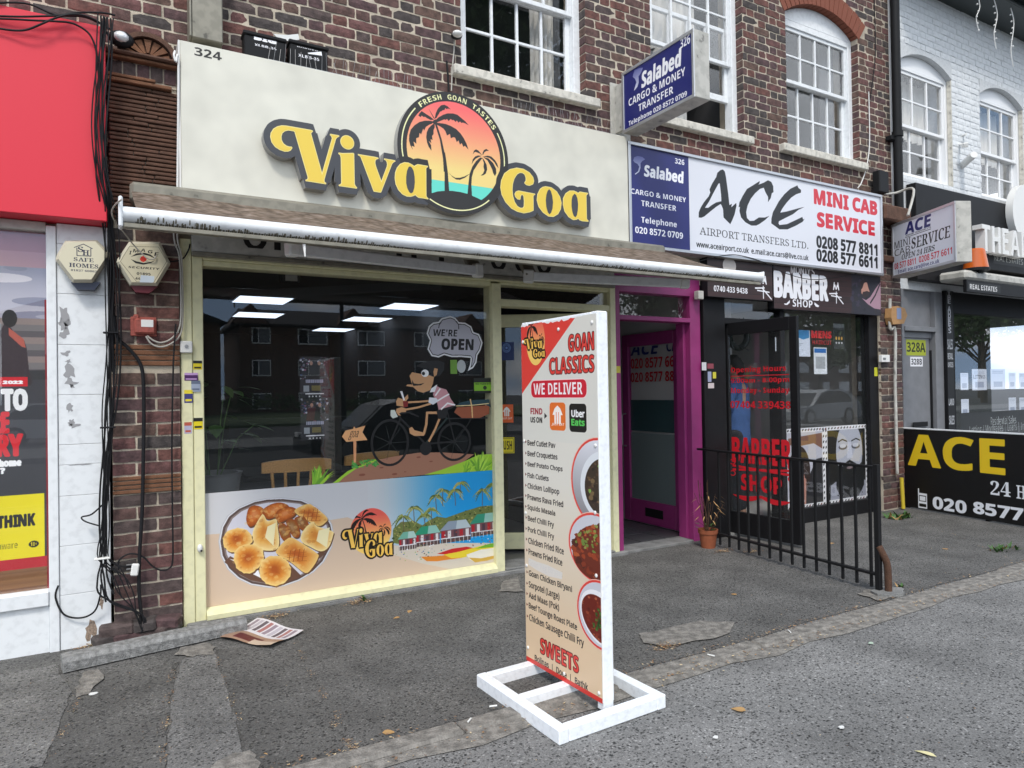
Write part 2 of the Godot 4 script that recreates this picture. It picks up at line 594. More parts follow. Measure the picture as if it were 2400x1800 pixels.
func make_materials() -> void:
	var br = [[0.125, 0.070, 0.062], [0.095, 0.068, 0.064], [0.150, 0.070, 0.066], [0.072, 0.060, 0.058], [0.135, 0.082, 0.066], [0.160, 0.070, 0.058], [0.105, 0.060, 0.062]]
	for i in br.size():
		M["brick%d" % i] = worn(mat(br[i][0] * 1.6, br[i][1] * 1.6, br[i][2] * 1.6, 0.9), "grain", 0.21 + 0.03 * i, "bump", 0.25)
		detail(M["brick%d" % i], "rough", 0.55)
	M.brick_many = worn(mat(1, 1, 1, 0.9), "grain", 0.23, "bump", 0.25)
	M.brick_many.vertex_color_use_as_albedo = true
	detail(M.brick_many, "rough", 0.55)
	M.arch_brick = worn(mat(0.27, 0.085, 0.05, 0.9), "grain", 0.2, "bump", 0.2)
	M.white_brick = worn(mat(0.74, 0.75, 0.76, 0.75), "paint", 0.9, "bump", 0.3)
	M.white_mortar = worn(mat(0.62, 0.63, 0.64, 0.8), "paint", 0.6, "bump", 0.3)
	M.mortar = detail(worn(mat(0.88, 0.77, 0.61, 0.95), "grain", 0.11, "bump", 0.5), "blotch", 1.1)
	M.tile = detail(worn(mat(0.17, 0.085, 0.055, 0.9), "grain", 0.13, "bump", 0.4), "blotch", 0.31)
	M.terracotta = detail(worn(mat(0.30, 0.135, 0.07, 0.9), "grain", 0.13, "bump", 0.4), "blotch", 0.4)
	M.white_paint = worn(mat(0.80, 0.81, 0.82, 0.45), "paint", 0.7)
	M.white_wood = worn(mat(0.87, 0.89, 0.92, 0.55), "paint", 0.45, "bump", 0.12)
	M.sill = worn(mat(0.66, 0.66, 0.65, 0.7), "grime", 0.8)
	M.upvc = mat(0.82, 0.83, 0.84, 0.3)
	M.yellow = worn(mat(0.80, 0.755, 0.47, 0.5), "paint", 0.8)
	M.cream_sign = worn(mat(0.74, 0.725, 0.63, 0.42), "soft", 1.4)
	M.red_sign = mat(0.68, 0.022, 0.045, 0.5)
	M.magenta = worn(mat(0.31, 0.036, 0.17, 0.4), "soft", 0.9)
	M.black_paint = worn(mat(0.012, 0.012, 0.0135, 0.5), "soft", 0.7)
	M.black_metal = mat(0.012, 0.012, 0.013, 0.55)
	M.black_plastic = mat(0.014, 0.0145, 0.016, 0.55)
	M.cable = mat(0.014, 0.014, 0.016, 0.5)
	M.grey_cable = mat(0.42, 0.40, 0.36, 0.6)
	M.white_plastic = mat(0.74, 0.74, 0.72, 0.4)
	M.cream_plastic = worn(mat(0.60, 0.56, 0.44, 0.45), "soft", 0.6)
	M.red_plastic = worn(mat(0.36, 0.09, 0.075, 0.5), "grime", 0.3)
	M.steel = worn(mat(0.42, 0.42, 0.42, 0.4, 0.9), "soft", 0.4)
	M.galv = worn(mat(0.27, 0.265, 0.24, 0.5, 0.3), "grime", 1.1)
	M.alu = mat(0.55, 0.56, 0.58, 0.38, 0.8)
	M.alu_paint = worn(mat(0.50, 0.51, 0.52, 0.45), "grime", 1.3)
	M.charcoal = mat(0.052, 0.055, 0.064, 0.34)
	M.letter_side = mat(0.30, 0.30, 0.29, 0.45)
	M.gold = mat(0.80, 0.58, 0.075, 0.35)
	M.gold_edge = mat(0.86, 0.74, 0.30, 0.35)
	M.concrete = detail(worn(mat(0.36, 0.36, 0.35, 0.9), "grain", 0.2, "bump", 0.8), "blotch", 0.6)
	M.edging = detail(worn(mat(0.38, 0.355, 0.32, 0.95), "grain", 0.25, "bump", 0.6), "rough", 0.5)
	M.asphalt = detail(worn(mat(0.47, 0.462, 0.45, 0.92), "stones", 2.9, "stones", 0.35), "blotch", 3.1)
	M.asphalt_dark = detail(worn(mat(0.25, 0.243, 0.23, 0.92), "stones", 3.1, "stones", 0.4), "blotch", 2.3)
	M.asphalt_mid = detail(worn(mat(0.29, 0.282, 0.268, 0.92), "stones", 2.7, "stones", 0.4), "blotch", 1.9)
	M.asphalt_light = detail(worn(mat(0.38, 0.372, 0.358, 0.92), "stones", 2.8, "stones", 0.4), "blotch", 1.7)
	M.road = worn(mat(0.12, 0.12, 0.122, 0.9), "stones", 2.0)
	M.dark_wall = mat(0.10, 0.095, 0.09, 0.9)
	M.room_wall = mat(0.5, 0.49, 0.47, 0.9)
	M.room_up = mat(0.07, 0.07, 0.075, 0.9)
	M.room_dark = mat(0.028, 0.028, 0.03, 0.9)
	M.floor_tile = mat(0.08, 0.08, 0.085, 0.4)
	M.ceiling = mat(0.45, 0.45, 0.44, 0.9)
	M.glass = mat(0.9, 0.95, 0.95, 0.0)
	M.glass.albedo_color = Color(0.85, 0.92, 0.9, 0.004)
	M.glass.transparency = BaseMaterial3D.TRANSPARENCY_ALPHA
	M.curtain = mat(0.62, 0.61, 0.58, 0.9)
	M.curtain_dark = mat(0.16, 0.17, 0.19, 0.9)
	M.wood = worn(mat(0.62, 0.34, 0.12, 0.35), "grain", 0.3)
	M.leaf = mat(0.055, 0.13, 0.03, 0.5)
	M.leaf_dry = mat(0.42, 0.25, 0.10, 0.8)
	M.leaf_pale = mat(0.55, 0.44, 0.25, 0.8)
	M.clay = worn(mat(0.30, 0.085, 0.035, 0.8), "soft", 0.2)
	M.rust = detail(worn(mat(0.14, 0.065, 0.035, 0.8), "grain", 0.1, "bump", 0.6), "blotch", 0.2)
	M.lamp = mat(0.9, 0.92, 0.95, 0.5)
	M.lamp.emission_enabled = true
	M.lamp.emission = Color(0.86, 0.92, 1.0)
	M.lamp.emission_energy_multiplier = 1.15
	for k in ["black_paint", "black_metal", "black_plastic", "cable", "room_dark"]: M[k].metallic_specular = 0.3
	M.grey_door = worn(mat(0.20, 0.205, 0.22, 0.45), "soft", 0.7)
	M.dark_green = mat(0.012, 0.02, 0.018, 0.35)
func ground() -> void:
	var m = MB.new()
	m.quad(Vector3(-200, -0.13, 200), Vector3(200, -0.13, 200), Vector3(200, -0.13, -200), Vector3(-200, -0.13, -200))
	struct("road", m, M.road)
	m = MB.new()
	m.quad(Vector3(-60, 0, 6.4), Vector3(60, 0, 6.4), Vector3(60, 0, -14), Vector3(-60, 0, -14))
	struct("pavement", m, M.asphalt)
	for i in 40:
		var x = -30.0 + i * 1.5
		var s = bx(x, x + 1.49, -0.12, 0.012, 6.4, 6.53, 0.01)
		var o = struct("kerb", s, M.concrete)
	var fz = 2.03
	m = MB.new()
	var edge = PackedVector2Array([Vector2(-8, 0.02)])
	for i in 60:
		edge.append(Vector2(-8 + i * 0.4, fz + rng.randf_range(-0.02, 0.015)))
	edge.append(Vector2(16, fz))
	edge.append(Vector2(16, 0.02))
	m.flat(edge, 0.004, Transform3D(Basis(Vector3.RIGHT, Vector3(0, 0, 1), Vector3(0, 1, 0)), Vector3.ZERO))
	struct("forecourt", m, M.asphalt_mid)
	var G3 = Transform3D(Basis(Vector3.RIGHT, Vector3(0, 0, 1), Vector3(0, 1, 0)), Vector3.ZERO)
	for q in [
		[P([-0.52, 0.304, -0.278, 0.291, -0.19, 0.753, -0.208, 1.077, -0.249, 1.506, -0.438, 1.494, -0.687, 1.234]), M.asphalt_light, 0.008],
		[P([-0.159, 0.855, 0.059, 0.638, 0.303, 0.625, 0.23, 1.099, 0.189, 1.461, 0.158, 1.861, -0.248, 1.611, -0.214, 1.12]), M.asphalt_dark, 0.0081],
		[P([0.315, 0.598, 0.482, 0.559, 0.478, 1.087, 0.462, 1.542, 0.428, 2.028, 0.162, 1.864, 0.23, 1.152]), M.asphalt_light, 0.0082],
		[P([0.496, 0.53, 0.742, 0.648, 0.919, 0.601, 0.875, 1.09, 0.851, 1.594, 0.859, 1.835, 0.792, 2.001, 0.593, 2.131, 0.435, 2.033, 0.47, 1.547]), M.asphalt_dark, 0.0083]]:
		m = MB.new()
		var pl = PackedVector2Array()
		for i in q[0].size():
			var a: Vector2 = q[0][i]
			var b: Vector2 = q[0][(i + 1) % q[0].size()]
			for j in 6: pl.append(a.lerp(b, j / 6.0) + Vector2(rng.randf_range(-1, 1), rng.randf_range(-1, 1)) * 0.008)
		m.flat(pl, q[2], G3)
		struct("asphalt_patch", m, q[1])
	for q in [P([-0.173, 0.723, -0.134, 0.516, -0.067, 0.506, -0.056, 0.66, -0.116, 0.838, -0.159, 0.855]), P([0.291, 0.497, 0.319, 0.409, 0.456, 0.387, 0.494, 0.49, 0.473, 0.627, 0.414, 0.575, 0.358, 0.59]), P([0.328, 1.863, 0.397, 1.814, 0.475, 1.835, 0.479, 1.956, 0.442, 2.037, 0.289, 1.943]), P([2.392, 0.437, 2.553, 0.213, 2.708, 0.173, 2.533, 0.529]), P([2.67, 1.641, 3.123, 1.667, 3.297, 1.798, 3.06, 1.932, 2.657, 1.871, 2.59, 1.752]), P([4.443, 1.841, 4.657, 1.798, 4.788, 1.858, 4.635, 2.026, 4.41, 2.015])]:
		m = MB.new()
		var pl = PackedVector2Array()
		for i in q.size():
			var a: Vector2 = q[i]
			var b: Vector2 = q[(i + 1) % q.size()]
			for j in 4: pl.append(a.lerp(b, j / 4.0) + Vector2(rng.randf_range(-1, 1), rng.randf_range(-1, 1)) * 0.012)
		m.flat(pl, 0.0125, G3)
		struct("concrete_patch", m, M.edging)
	var x = -6.0
	var k = 0
	while x < 15.0:
		var l = 0.91
		var s = MB.new()
		s.box(-l / 2 + 0.004, l / 2 - 0.004, -0.1, 0.022 + rng.randf_range(-0.004, 0.004), -0.055, 0.055, 0.012, Transform3D(Basis(Vector3.UP, rng.randf_range(-0.012, 0.012)), Vector3(x + l / 2, 0, 2.11 + rng.randf_range(-0.008, 0.008))))
		struct("edging_kerb", s, M.edging)
		x += l
	m = MB.new()
	var a2 = []
	for i in 61:
		var xx = -5.0 + i * 0.3
		a2.append([Vector3(xx, 0.012, 2.165), Vector3(xx, 0.0045, 2.23 + rng.randf_range(-0.02, 0.05))])
	for i in 60: m.quad(a2[i][1], a2[i + 1][1], a2[i + 1][0], a2[i][0])
	struct("kerb_haunch", m, M.edging)
	struct("shop_plinth", bx(0.39, 3.9, -0.1, 0.034, -0.12, 0.06, 0.008), M.concrete)
func wall_slab(x0: float, x1: float, y0: float, y1: float, z0: float, z1: float, holes: Array) -> MB:
	var m = MB.new()
	var xs = [x0, x1]
	var ys = [y0, y1]
	for h in holes:
		for v in [h[0], h[1]]:
			if v > x0 and v < x1 and not xs.has(v): xs.append(v)
		for v in [h[2], h[3]]:
			if v > y0 and v < y1 and not ys.has(v): ys.append(v)
	xs.sort(); ys.sort()
	var solid = func(i: int, j: int) -> bool:
		if i < 0 or j < 0 or i >= xs.size() - 1 or j >= ys.size() - 1: return false
		var cx: float = (xs[i] + xs[i + 1]) / 2
		var cy: float = (ys[j] + ys[j + 1]) / 2
		for h in holes:
			if cx > h[0] and cx < h[1] and cy > h[2] and cy < h[3]: return false
		return true
	for i in xs.size() - 1:
		for j in ys.size() - 1:
			if not solid.call(i, j): continue
			var a: float = xs[i]
			var b: float = xs[i + 1]
			var c: float = ys[j]
			var d: float = ys[j + 1]
			m.quad(Vector3(a, c, z1), Vector3(b, c, z1), Vector3(b, d, z1), Vector3(a, d, z1))
			m.quad(Vector3(b, c, z0), Vector3(a, c, z0), Vector3(a, d, z0), Vector3(b, d, z0))
			if not solid.call(i - 1, j): m.quad(Vector3(a, c, z0), Vector3(a, c, z1), Vector3(a, d, z1), Vector3(a, d, z0))
			if not solid.call(i + 1, j): m.quad(Vector3(b, c, z1), Vector3(b, c, z0), Vector3(b, d, z0), Vector3(b, d, z1))
			if not solid.call(i, j - 1): m.quad(Vector3(a, c, z0), Vector3(b, c, z0), Vector3(b, c, z1), Vector3(a, c, z1))
			if not solid.call(i, j + 1): m.quad(Vector3(a, d, z1), Vector3(b, d, z1), Vector3(b, d, z0), Vector3(a, d, z0))
	return m
func bond(x0: float, x1: float, y0: float, y1: float, course: float, joint: float, holes: Array, flemish := true) -> Array:
	var out = []
	var row = 0
	var y = y0
	while y < y1 - 0.02:
		var yt = minf(y + course - joint, y1)
		var x = x0 - (0.169 if row % 2 else 0.0) - 0.02
		var k = 0
		while x < x1:
			var l = (0.2255 if k % 2 == 0 else 0.1125) if flemish else 0.2255
			var a = maxf(x, x0)
			var b = minf(x + l - joint, x1)
			x += l
			k += 1
			if b - a < 0.025: continue
			var pieces = [[a, b]]
			for h in holes:
				if yt < h[2] + 0.004 or y > h[3] - 0.004: continue
				var nx = []
				for p in pieces:
					if p[1] <= h[0] or p[0] >= h[1]:
						nx.append(p)
						continue
					if h[0] - p[0] > 0.025: nx.append([p[0], h[0]])
					if p[1] - h[1] > 0.025: nx.append([h[1], p[1]])
				pieces = nx
			for p in pieces: out.append([p[0], p[1], y, yt])
		y += course
		row += 1
	return out
var brick_meshes := []
func brick_mesh(k: int) -> ArrayMesh:
	if brick_meshes.is_empty():
		var r = RandomNumberGenerator.new()
		r.seed = 5
		for i in 6:
			var m = MB.new()
			m.box(-0.5, 0.5, -0.5, 0.5, -1.0, 0.0)
			m = MB.new()
			var nx = 4
			var ny = 2
			var g = []
			for j in ny + 1:
				var rowp = []
				for q in nx + 1:
					var ex = q == 0 or q == nx
					var ey = j == 0 or j == ny
					var p = Vector3(-0.5 + float(q) / nx, -0.5 + float(j) / ny, r.randf_range(-0.0012, 0.0012))
					if ex: p.z -= r.randf_range(0.001, 0.004)
					if ey: p.z -= r.randf_range(0.001, 0.004)
					if ex: p.x += r.randf_range(-0.012, 0.012)
					if ey: p.y += r.randf_range(-0.045, 0.03)
					rowp.append(p)
				g.append(rowp)
			for j in ny:
				for q in nx: m.quad(g[j][q], g[j][q + 1], g[j + 1][q + 1], g[j + 1][q])
			var d = Vector3(0, 0, -0.03)
			for q in nx:
				m.quad(g[0][q] + d, g[0][q + 1] + d, g[0][q + 1], g[0][q])
				m.quad(g[ny][q], g[ny][q + 1], g[ny][q + 1] + d, g[ny][q] + d)
			for j in ny:
				m.quad(g[j + 1][0] + d, g[j][0] + d, g[j][0], g[j + 1][0])
				m.quad(g[j][nx] + d, g[j + 1][nx] + d, g[j + 1][nx], g[j][nx])
			brick_meshes.append(m.mesh())
	return brick_meshes[k % brick_meshes.size()]
func lay(parent: Node3D, list: Array, zf: float, mats: Array, many: Material, many_cols: Array, most := 300, called := "brick") -> void:
	var eye = Vector3(0, 1.45, 4.8)
	list.sort_custom(func(a, b): return Vector3((a[0] + a[1]) / 2, (a[2] + a[3]) / 2, zf).distance_squared_to(eye) < Vector3((b[0] + b[1]) / 2, (b[2] + b[3]) / 2, zf).distance_squared_to(eye))
	var rest = MB.new()
	rest.tinted = true
	var at = Vector3.ZERO
	var p = parent
	while p != self:
		at += p.position
		p = p.get_parent()
	var i = 0
	for b in list:
		var c = Vector3((b[0] + b[1]) / 2, (b[2] + b[3]) / 2, zf + rng.randf_range(-0.0025, 0.0025))
		var s = Vector3(b[1] - b[0], b[3] - b[2], 1.0)
		var k = rng.randi() % mats.size()
		if i < most:
			var o = MeshInstance3D.new()
			o.name = called
			o.mesh = brick_mesh(rng.randi() % 6)
			o.material_override = mats[k]
			parent.add_child(o, true)
			o.position = c - at
			o.basis = Basis(Vector3(0, 0, 1), rng.randf_range(-0.006, 0.006)).scaled(s)
		else:
			rest.c = many_cols[k % many_cols.size()]
			var xf = Transform3D(Basis(Vector3(0, 0, 1), rng.randf_range(-0.006, 0.006)), c)
			var src: ArrayMesh = brick_mesh(rng.randi() % 6)
			var a = src.surface_get_arrays(0)
			var v: PackedVector3Array = a[Mesh.ARRAY_VERTEX]
			var nn: PackedVector3Array = a[Mesh.ARRAY_NORMAL]
			for q in v.size():
				rest.v.append(xf * (v[q] * s))
				rest.n.append(nn[q])
				rest.t.append(Vector2.ZERO)
				rest.k.append(rest.c)
		i += 1
	if rest.v.size():
		var o = part(parent, "brickwork", rest, many)
		o.set_meta("kind", "stuff")
func sash(b: Node3D, x0: float, x1: float, y0: float, ym: float, y1: float, zg: float, cols: int, rows_lo: int, rows_up: int, frame: Material, lift := 0.0, fw := 0.07) -> Node3D:
	var w = Node3D.new()
	w.name = "window"
	b.add_child(w, true)
	var m = MB.new()
	m.box(x0, x0 + fw, y0, y1, zg - 0.06, zg + 0.045, 0.004)
	m.box(x1 - fw, x1, y0, y1, zg - 0.06, zg + 0.045, 0.004)
	m.box(x0 + fw, x1 - fw, y1 - fw, y1, zg - 0.06, zg + 0.045, 0.004)
	m.box(x0 + fw, x1 - fw, y0, y0 + 0.03, zg - 0.06, zg + 0.045, 0.004)
	part(w, "frame", m, frame)
	for s in 2:
		var z = zg + (0.012 if s else -0.03)
		var lo = (ym - 0.02) if s else (y0 + 0.03 + lift)
		var hi = (y1 - fw) if s else (ym + 0.02 + lift)
		var rows = rows_up if s else rows_lo
		var st = 0.045
		var a = x0 + fw
		var c = x1 - fw
		m = MB.new()
		m.box(a, a + st, lo, hi, z - 0.018, z + 0.018, 0.004)
		m.box(c - st, c, lo, hi, z - 0.018, z + 0.018, 0.004)
		m.box(a + st, c - st, lo, lo + (0.04 if s else 0.065), z - 0.018, z + 0.018, 0.004)
		m.box(a + st, c - st, hi - 0.04, hi, z - 0.018, z + 0.018, 0.004)
		part(w, "sash_frame", m, frame)
		var ya = lo + (0.04 if s else 0.065)
		var yb = hi - 0.04
		var xa = a + st
		var xb = c - st
		for i in range(1, cols):
			var x = lerpf(xa, xb, float(i) / cols)
			part(w, "glazing_bar", bx(x - 0.011, x + 0.011, ya, yb, z - 0.014, z + 0.014, 0.003), frame)
		for j in range(1, rows):
			var y = lerpf(ya, yb, float(j) / rows)
			part(w, "glazing_bar", bx(xa, xb, y - 0.011, y + 0.011, z - 0.012, z + 0.012, 0.003), frame)
		for i in cols:
			for j in rows:
				var p0 = lerpf(xa, xb, float(i) / cols) + 0.008
				var p1 = lerpf(xa, xb, (i + 1.0) / cols) - 0.008
				var q0 = lerpf(ya, yb, float(j) / rows) + 0.008
				var q1 = lerpf(ya, yb, (j + 1.0) / rows) - 0.008
				var g = MB.new()
				g.box(-(p1 - p0) / 2, (p1 - p0) / 2, -(q1 - q0) / 2, (q1 - q0) / 2, -0.002, 0.002, 0.0, Transform3D(Basis.from_euler(Vector3(rng.randf_range(-0.006, 0.006), rng.randf_range(-0.006, 0.006), 0)), Vector3((p0 + p1) / 2, (q0 + q1) / 2, z)))
				part(w, "pane", g, M.glass)
	return w
func curtain(w: Node3D, x0: float, x1: float, y0: float, y1: float, z: float, m: Material, folds := 9) -> void:
	var q = MB.new()
	var n = folds * 4
	for i in n:
		var a = lerpf(x0, x1, float(i) / n)
		var b = lerpf(x0, x1, (i + 1.0) / n)
		var za = z + 0.035 * sin(i * PI / 2) + 0.01 * sin(i * 1.7)
		var zb = z + 0.035 * sin((i + 1) * PI / 2) + 0.01 * sin((i + 1) * 1.7)
		q.quad(Vector3(a, y0, za), Vector3(b, y0, zb), Vector3(b, y1, zb), Vector3(a, y1, za))
	part(w, "curtain", q, m)
func brick_building() -> void:
	var t = thing("brick_building", "two storey brown brick terrace with white sash windows above the shops", "building", Vector3(4, 2.45, -0.2))
	var xe = 8.13
	var W1 = [2.372, 3.57, 3.95, 5.75]
	var W2 = [4.308, 5.528, 3.95, 5.75]
	var W3 = [6.183, 7.429, 3.97, 5.42]
	var holes = [W1, W2, W3]
	var wl = part(t, "wall", wall_slab(-6.0, xe, 2.43, 8.2, -0.32, -0.006, [W1, W2, [W3[0], W3[1], W3[2], 5.66]]), M.mortar)
	var cx: float = (W3[0] + W3[1]) / 2
	var half: float = (W3[1] - W3[0]) / 2
	var rise = 0.19
	var rad = (half * half + rise * rise) / (2 * rise)
	var cy: float = W3[3] + rise - rad
	var g0 = asin((half + 0.02) / rad)
	var nb = 19
	for i in nb:
		var a0 = -g0 + 2 * g0 * i / nb + 0.004
		var a1 = -g0 + 2 * g0 * (i + 1.0) / nb - 0.004
		var pl = PackedVector2Array()
		for q in [[a0, rad], [a1, rad], [a1, rad + 0.225], [a0, rad + 0.225]]: pl.append(Vector2(cx + sin(q[0]) * q[1], cy + cos(q[0]) * q[1]))
		var m = MB.new()
		m.prism(pl, -0.11, 0.003 + rng.randf_range(-0.002, 0.002))
		part(wl, "arch_brick", m, M.arch_brick)
	var list = []
	for b in bond(-1.2, xe - 0.01, 2.67, 6.55, 0.0772, 0.0125, holes):
		var mx: float = (b[0] + b[1]) / 2
		var my: float = (b[2] + b[3]) / 2
		if mx > 0.5 and mx < 3.8 and my < 3.55: continue
		if mx > 4.2 and mx < 7.7 and my < 3.5: continue
		if mx < -0.05 and my < 3.45: continue
		if my > 4.2 + 0.28 * maxf(mx, 0.0) + 0.4: continue
		if absf(mx - cx) < half + 0.2:
			var rr = Vector2(mx - cx, my - cy).length()
			var ag: float = absf(atan2(mx - cx, my - cy))
			if my > W3[3] - 0.04 and rr < rad + 0.26 and ag < g0 + 0.03: continue
			if my > W3[3] - 0.04 and rr < rad + 0.27 and absf(mx - cx) < half: continue
		list.append(b)
	var bm = []
	var bc = []
	for i in 7:
		bm.append(M["brick%d" % i])
		var c: Color = M["brick%d" % i].albedo_color.srgb_to_linear()
		bc.append(Color(c.r, c.g, c.b))
	lay(wl, list, 0.0, bm, M.brick_many, bc)
	for h in holes:
		for y in range(0, int((h[3] - h[2]) / 0.0772) + 1):
			for s in [0, 1]:
				var yy: float = 2.67 + 0.0772 * (int((h[2] - 2.67) / 0.0772) + y)
				if yy + 0.03 < h[2] or yy > h[3] - 0.02: continue
				if s == 0: continue
				var m = MB.new()
				m.box(h[1] - 0.006, h[1] + 0.004, yy, yy + 0.0662, -0.105, -0.004, 0.003)
				part(wl, "brick", m, bm[rng.randi() % 7])
	var zg = -0.13
	var w = sash(t, W1[0], W1[1], W1[2], 4.718, W1[3], zg, 4, 2, 2, M.white_paint)
	part(w, "sill", bx(2.28, 3.671, 3.878, 3.955, -0.12, 0.07, 0.008), M.sill)
	curtain(w, W1[1] - 0.40, W1[1] - 0.16, 3.98, 5.7, zg - 0.14, M.curtain, 5)
	curtain(w, W1[1] - 0.15, W1[1] - 0.05, 3.98, 5.7, zg - 0.20, M.curtain_dark, 3)
	w = sash(t, W2[0], W2[1], W2[2], 4.711, W2[3], zg, 4, 2, 2, M.white_paint, 0.36)
	part(w, "sill", bx(W2[0] - 0.05, 5.596, 3.878, 3.955, -0.12, 0.07, 0.008), M.sill)
	curtain(w, W2[0] + 0.1, W2[0] + 0.72, 3.97, 4.4, zg - 0.16, M.curtain, 6)
	curtain(w, W2[0] + 0.15, W2[0] + 0.85, 4.75, 5.7, zg - 0.16, M.curtain, 7)
	w = sash(t, W3[0], W3[1], W3[2], 4.743, W3[3] - 0.02, zg, 4, 2, 2, M.white_paint)
	part(w, "sill", bx(6.045, 7.479, 3.895, 3.975, -0.12, 0.07, 0.008), M.sill)
	var pl = PackedVector2Array([Vector2(W3[0], W3[3] - 0.02)])
	for i in 13:
		var a = -g0 + 2 * g0 * i / 12.0
		pl.append(Vector2(clampf(cx + sin(a) * rad, W3[0], W3[1]), cy + cos(a) * rad - 0.004))
	pl.append(Vector2(W3[1], W3[3] - 0.02))
	pl.reverse()
	var m2 = MB.new()
	m2.prism(pl, -0.18, -0.085)
	part(w, "arched_panel", m2, M.white_paint)
	curtain(w, W3[1] - 0.3, W3[1] - 0.06, 4.0, 5.4, zg - 0.16, M.curtain_dark, 5)
	m2 = MB.new()
	m2.box(-6, xe, 2.70, 2.9, -9.0, -0.33)
	part(t, "floor_slab", m2, M.room_up)
	part(t, "room_ceiling", bx(-6, xe, 5.9, 6.05, -9.0, -0.33), M.room_up)
	part(t, "room_back_wall", bx(-6, xe, 0.0, 8.2, -9.2, -9.01), M.room_up)
	for x in [-6.0, 0.25, 4.05, 5.75, xe]: part(t, "room_partition", bx(x - 0.08, x + 0.08, 2.91, 5.89, -9.0, -0.33), M.room_up)
	for x in [-6.0, 0.2, 3.9, 4.97, xe]: part(t, "party_wall", bx(x - 0.07, x + 0.07, 0.0, 2.69, -9.0, -0.13), M.room_wall)
	part(t, "roof", bx(-6.3, xe + 0.1, 8.2, 8.35, -9.5, 0.35), M.dark_wall)
func painted_building() -> void:
	var t = thing("white_building", "white painted brick building with arched upvc windows above the black shop", "building", Vector3(11, 3.9, -0.2))
	var x0 = 8.15
	var D1 = [8.22, 9.39, 3.978, 5.526]
	var E1 = [10.079, 10.079 + 1.17, 3.978 - 0.02, 5.526 - 0.03]
	var holes = [D1, E1]
	var rise = 0.17
	var wl = part(t, "wall", wall_slab(x0, 18.0, 2.6, 8.2, -0.32, -0.007, [[D1[0], D1[1], D1[2], D1[3] + 0.02], [E1[0], E1[1], E1[2], E1[3] + 0.02]]), M.white_mortar)
	var list = []
	for b in bond(x0 + 0.01, 14.0, 3.9, 7.6, 0.0772, 0.009, holes):
		var mx: float = (b[0] + b[1]) / 2
		var my: float = (b[2] + b[3]) / 2
		if mx > 12.6 or my > 7.4: continue
		list.append(b)
	lay(wl, list, 0.0, [M.white_brick], M.white_brick, [Color.WHITE])
	for h in [D1, E1]:
		var cx: float = (h[0] + h[1]) / 2
		var half: float = (h[1] - h[0]) / 2
		var w = sash(t, h[0], h[1], h[2], 4.629 + (0.0 if h == D1 else -0.04), h[3] - rise, -0.11, 3, 2, 2, M.upvc, 0.0, 0.05)
		var rad = (half * half + rise * rise) / (2 * rise)
		var cy: float = h[3] - rad
		var pl = PackedVector2Array()
		for i in 13:
			var a = -asin(half / rad) + 2 * asin(half / rad) * i / 12.0
			pl.append(Vector2(cx + sin(a) * rad, cy + cos(a) * rad))
		var m = MB.new()
		m.prism(pl, -0.2, -0.07)
		part(w, "arched_panel", m, M.upvc)
		for s in [0, 1]:
			var up = PackedVector2Array()
			for i in 13:
				var a = -asin(half / rad) + 2 * asin(half / rad) * i / 12.0
				up.append(Vector2(cx + sin(a) * rad, cy + cos(a) * rad + 0.002))
			up.append(Vector2(h[1], h[3] + 0.03)); up.append(Vector2(h[0], h[3] + 0.03))
			if s == 0:
				m = MB.new()
				m.prism(up, -0.3, 0.002)
				part(wl, "arch_head", m, M.white_mortar)
		part(w, "reveal", bx(h[1] - 0.01, h[1] + 0.001, h[2], h[3] - rise, -0.06, -0.008), M.sill)
		curtain(w, h[0] + 0.08, h[1] - 0.08, h[2] + 0.6, h[3] - 0.2, -0.3, M.curtain, 8)
	part(t, "room_back_wall", bx(x0, 18, 0, 8.2, -5.2, -5.0), M.room_up)
	part(t, "room_ceiling", bx(x0, 18, 5.9, 6.05, -5.0, -0.33), M.room_up)
	part(t, "floor_slab", bx(x0 + 0.1, 18, 2.75, 2.95, -5.0, -0.33), M.room_up)
	part(t, "party_wall", bx(9.75, 9.9, 2.95, 5.9, -5.0, -0.33), M.dark_wall)
	part(t, "soffit", bx(x0 - 0.05, 18, 6.314, 6.314 + 0.04, -0.3, 0.42, 0.004), M.dark_green)
	part(t, "fascia_board", bx(x0 - 0.05, 18, 6.314 + 0.04, 6.314 + 0.25, 0.38, 0.42, 0.004), M.dark_green)
	part(t, "gutter", tb([Vector3(x0, 6.314 + 0.12, 0.48), Vector3(18, 6.314 + 0.12, 0.48)], 0.055, 8), M.black_plastic)
	part(t, "roof", bx(x0 - 0.05, 18, 8.2, 8.35, -6, 0.3), M.dark_wall)
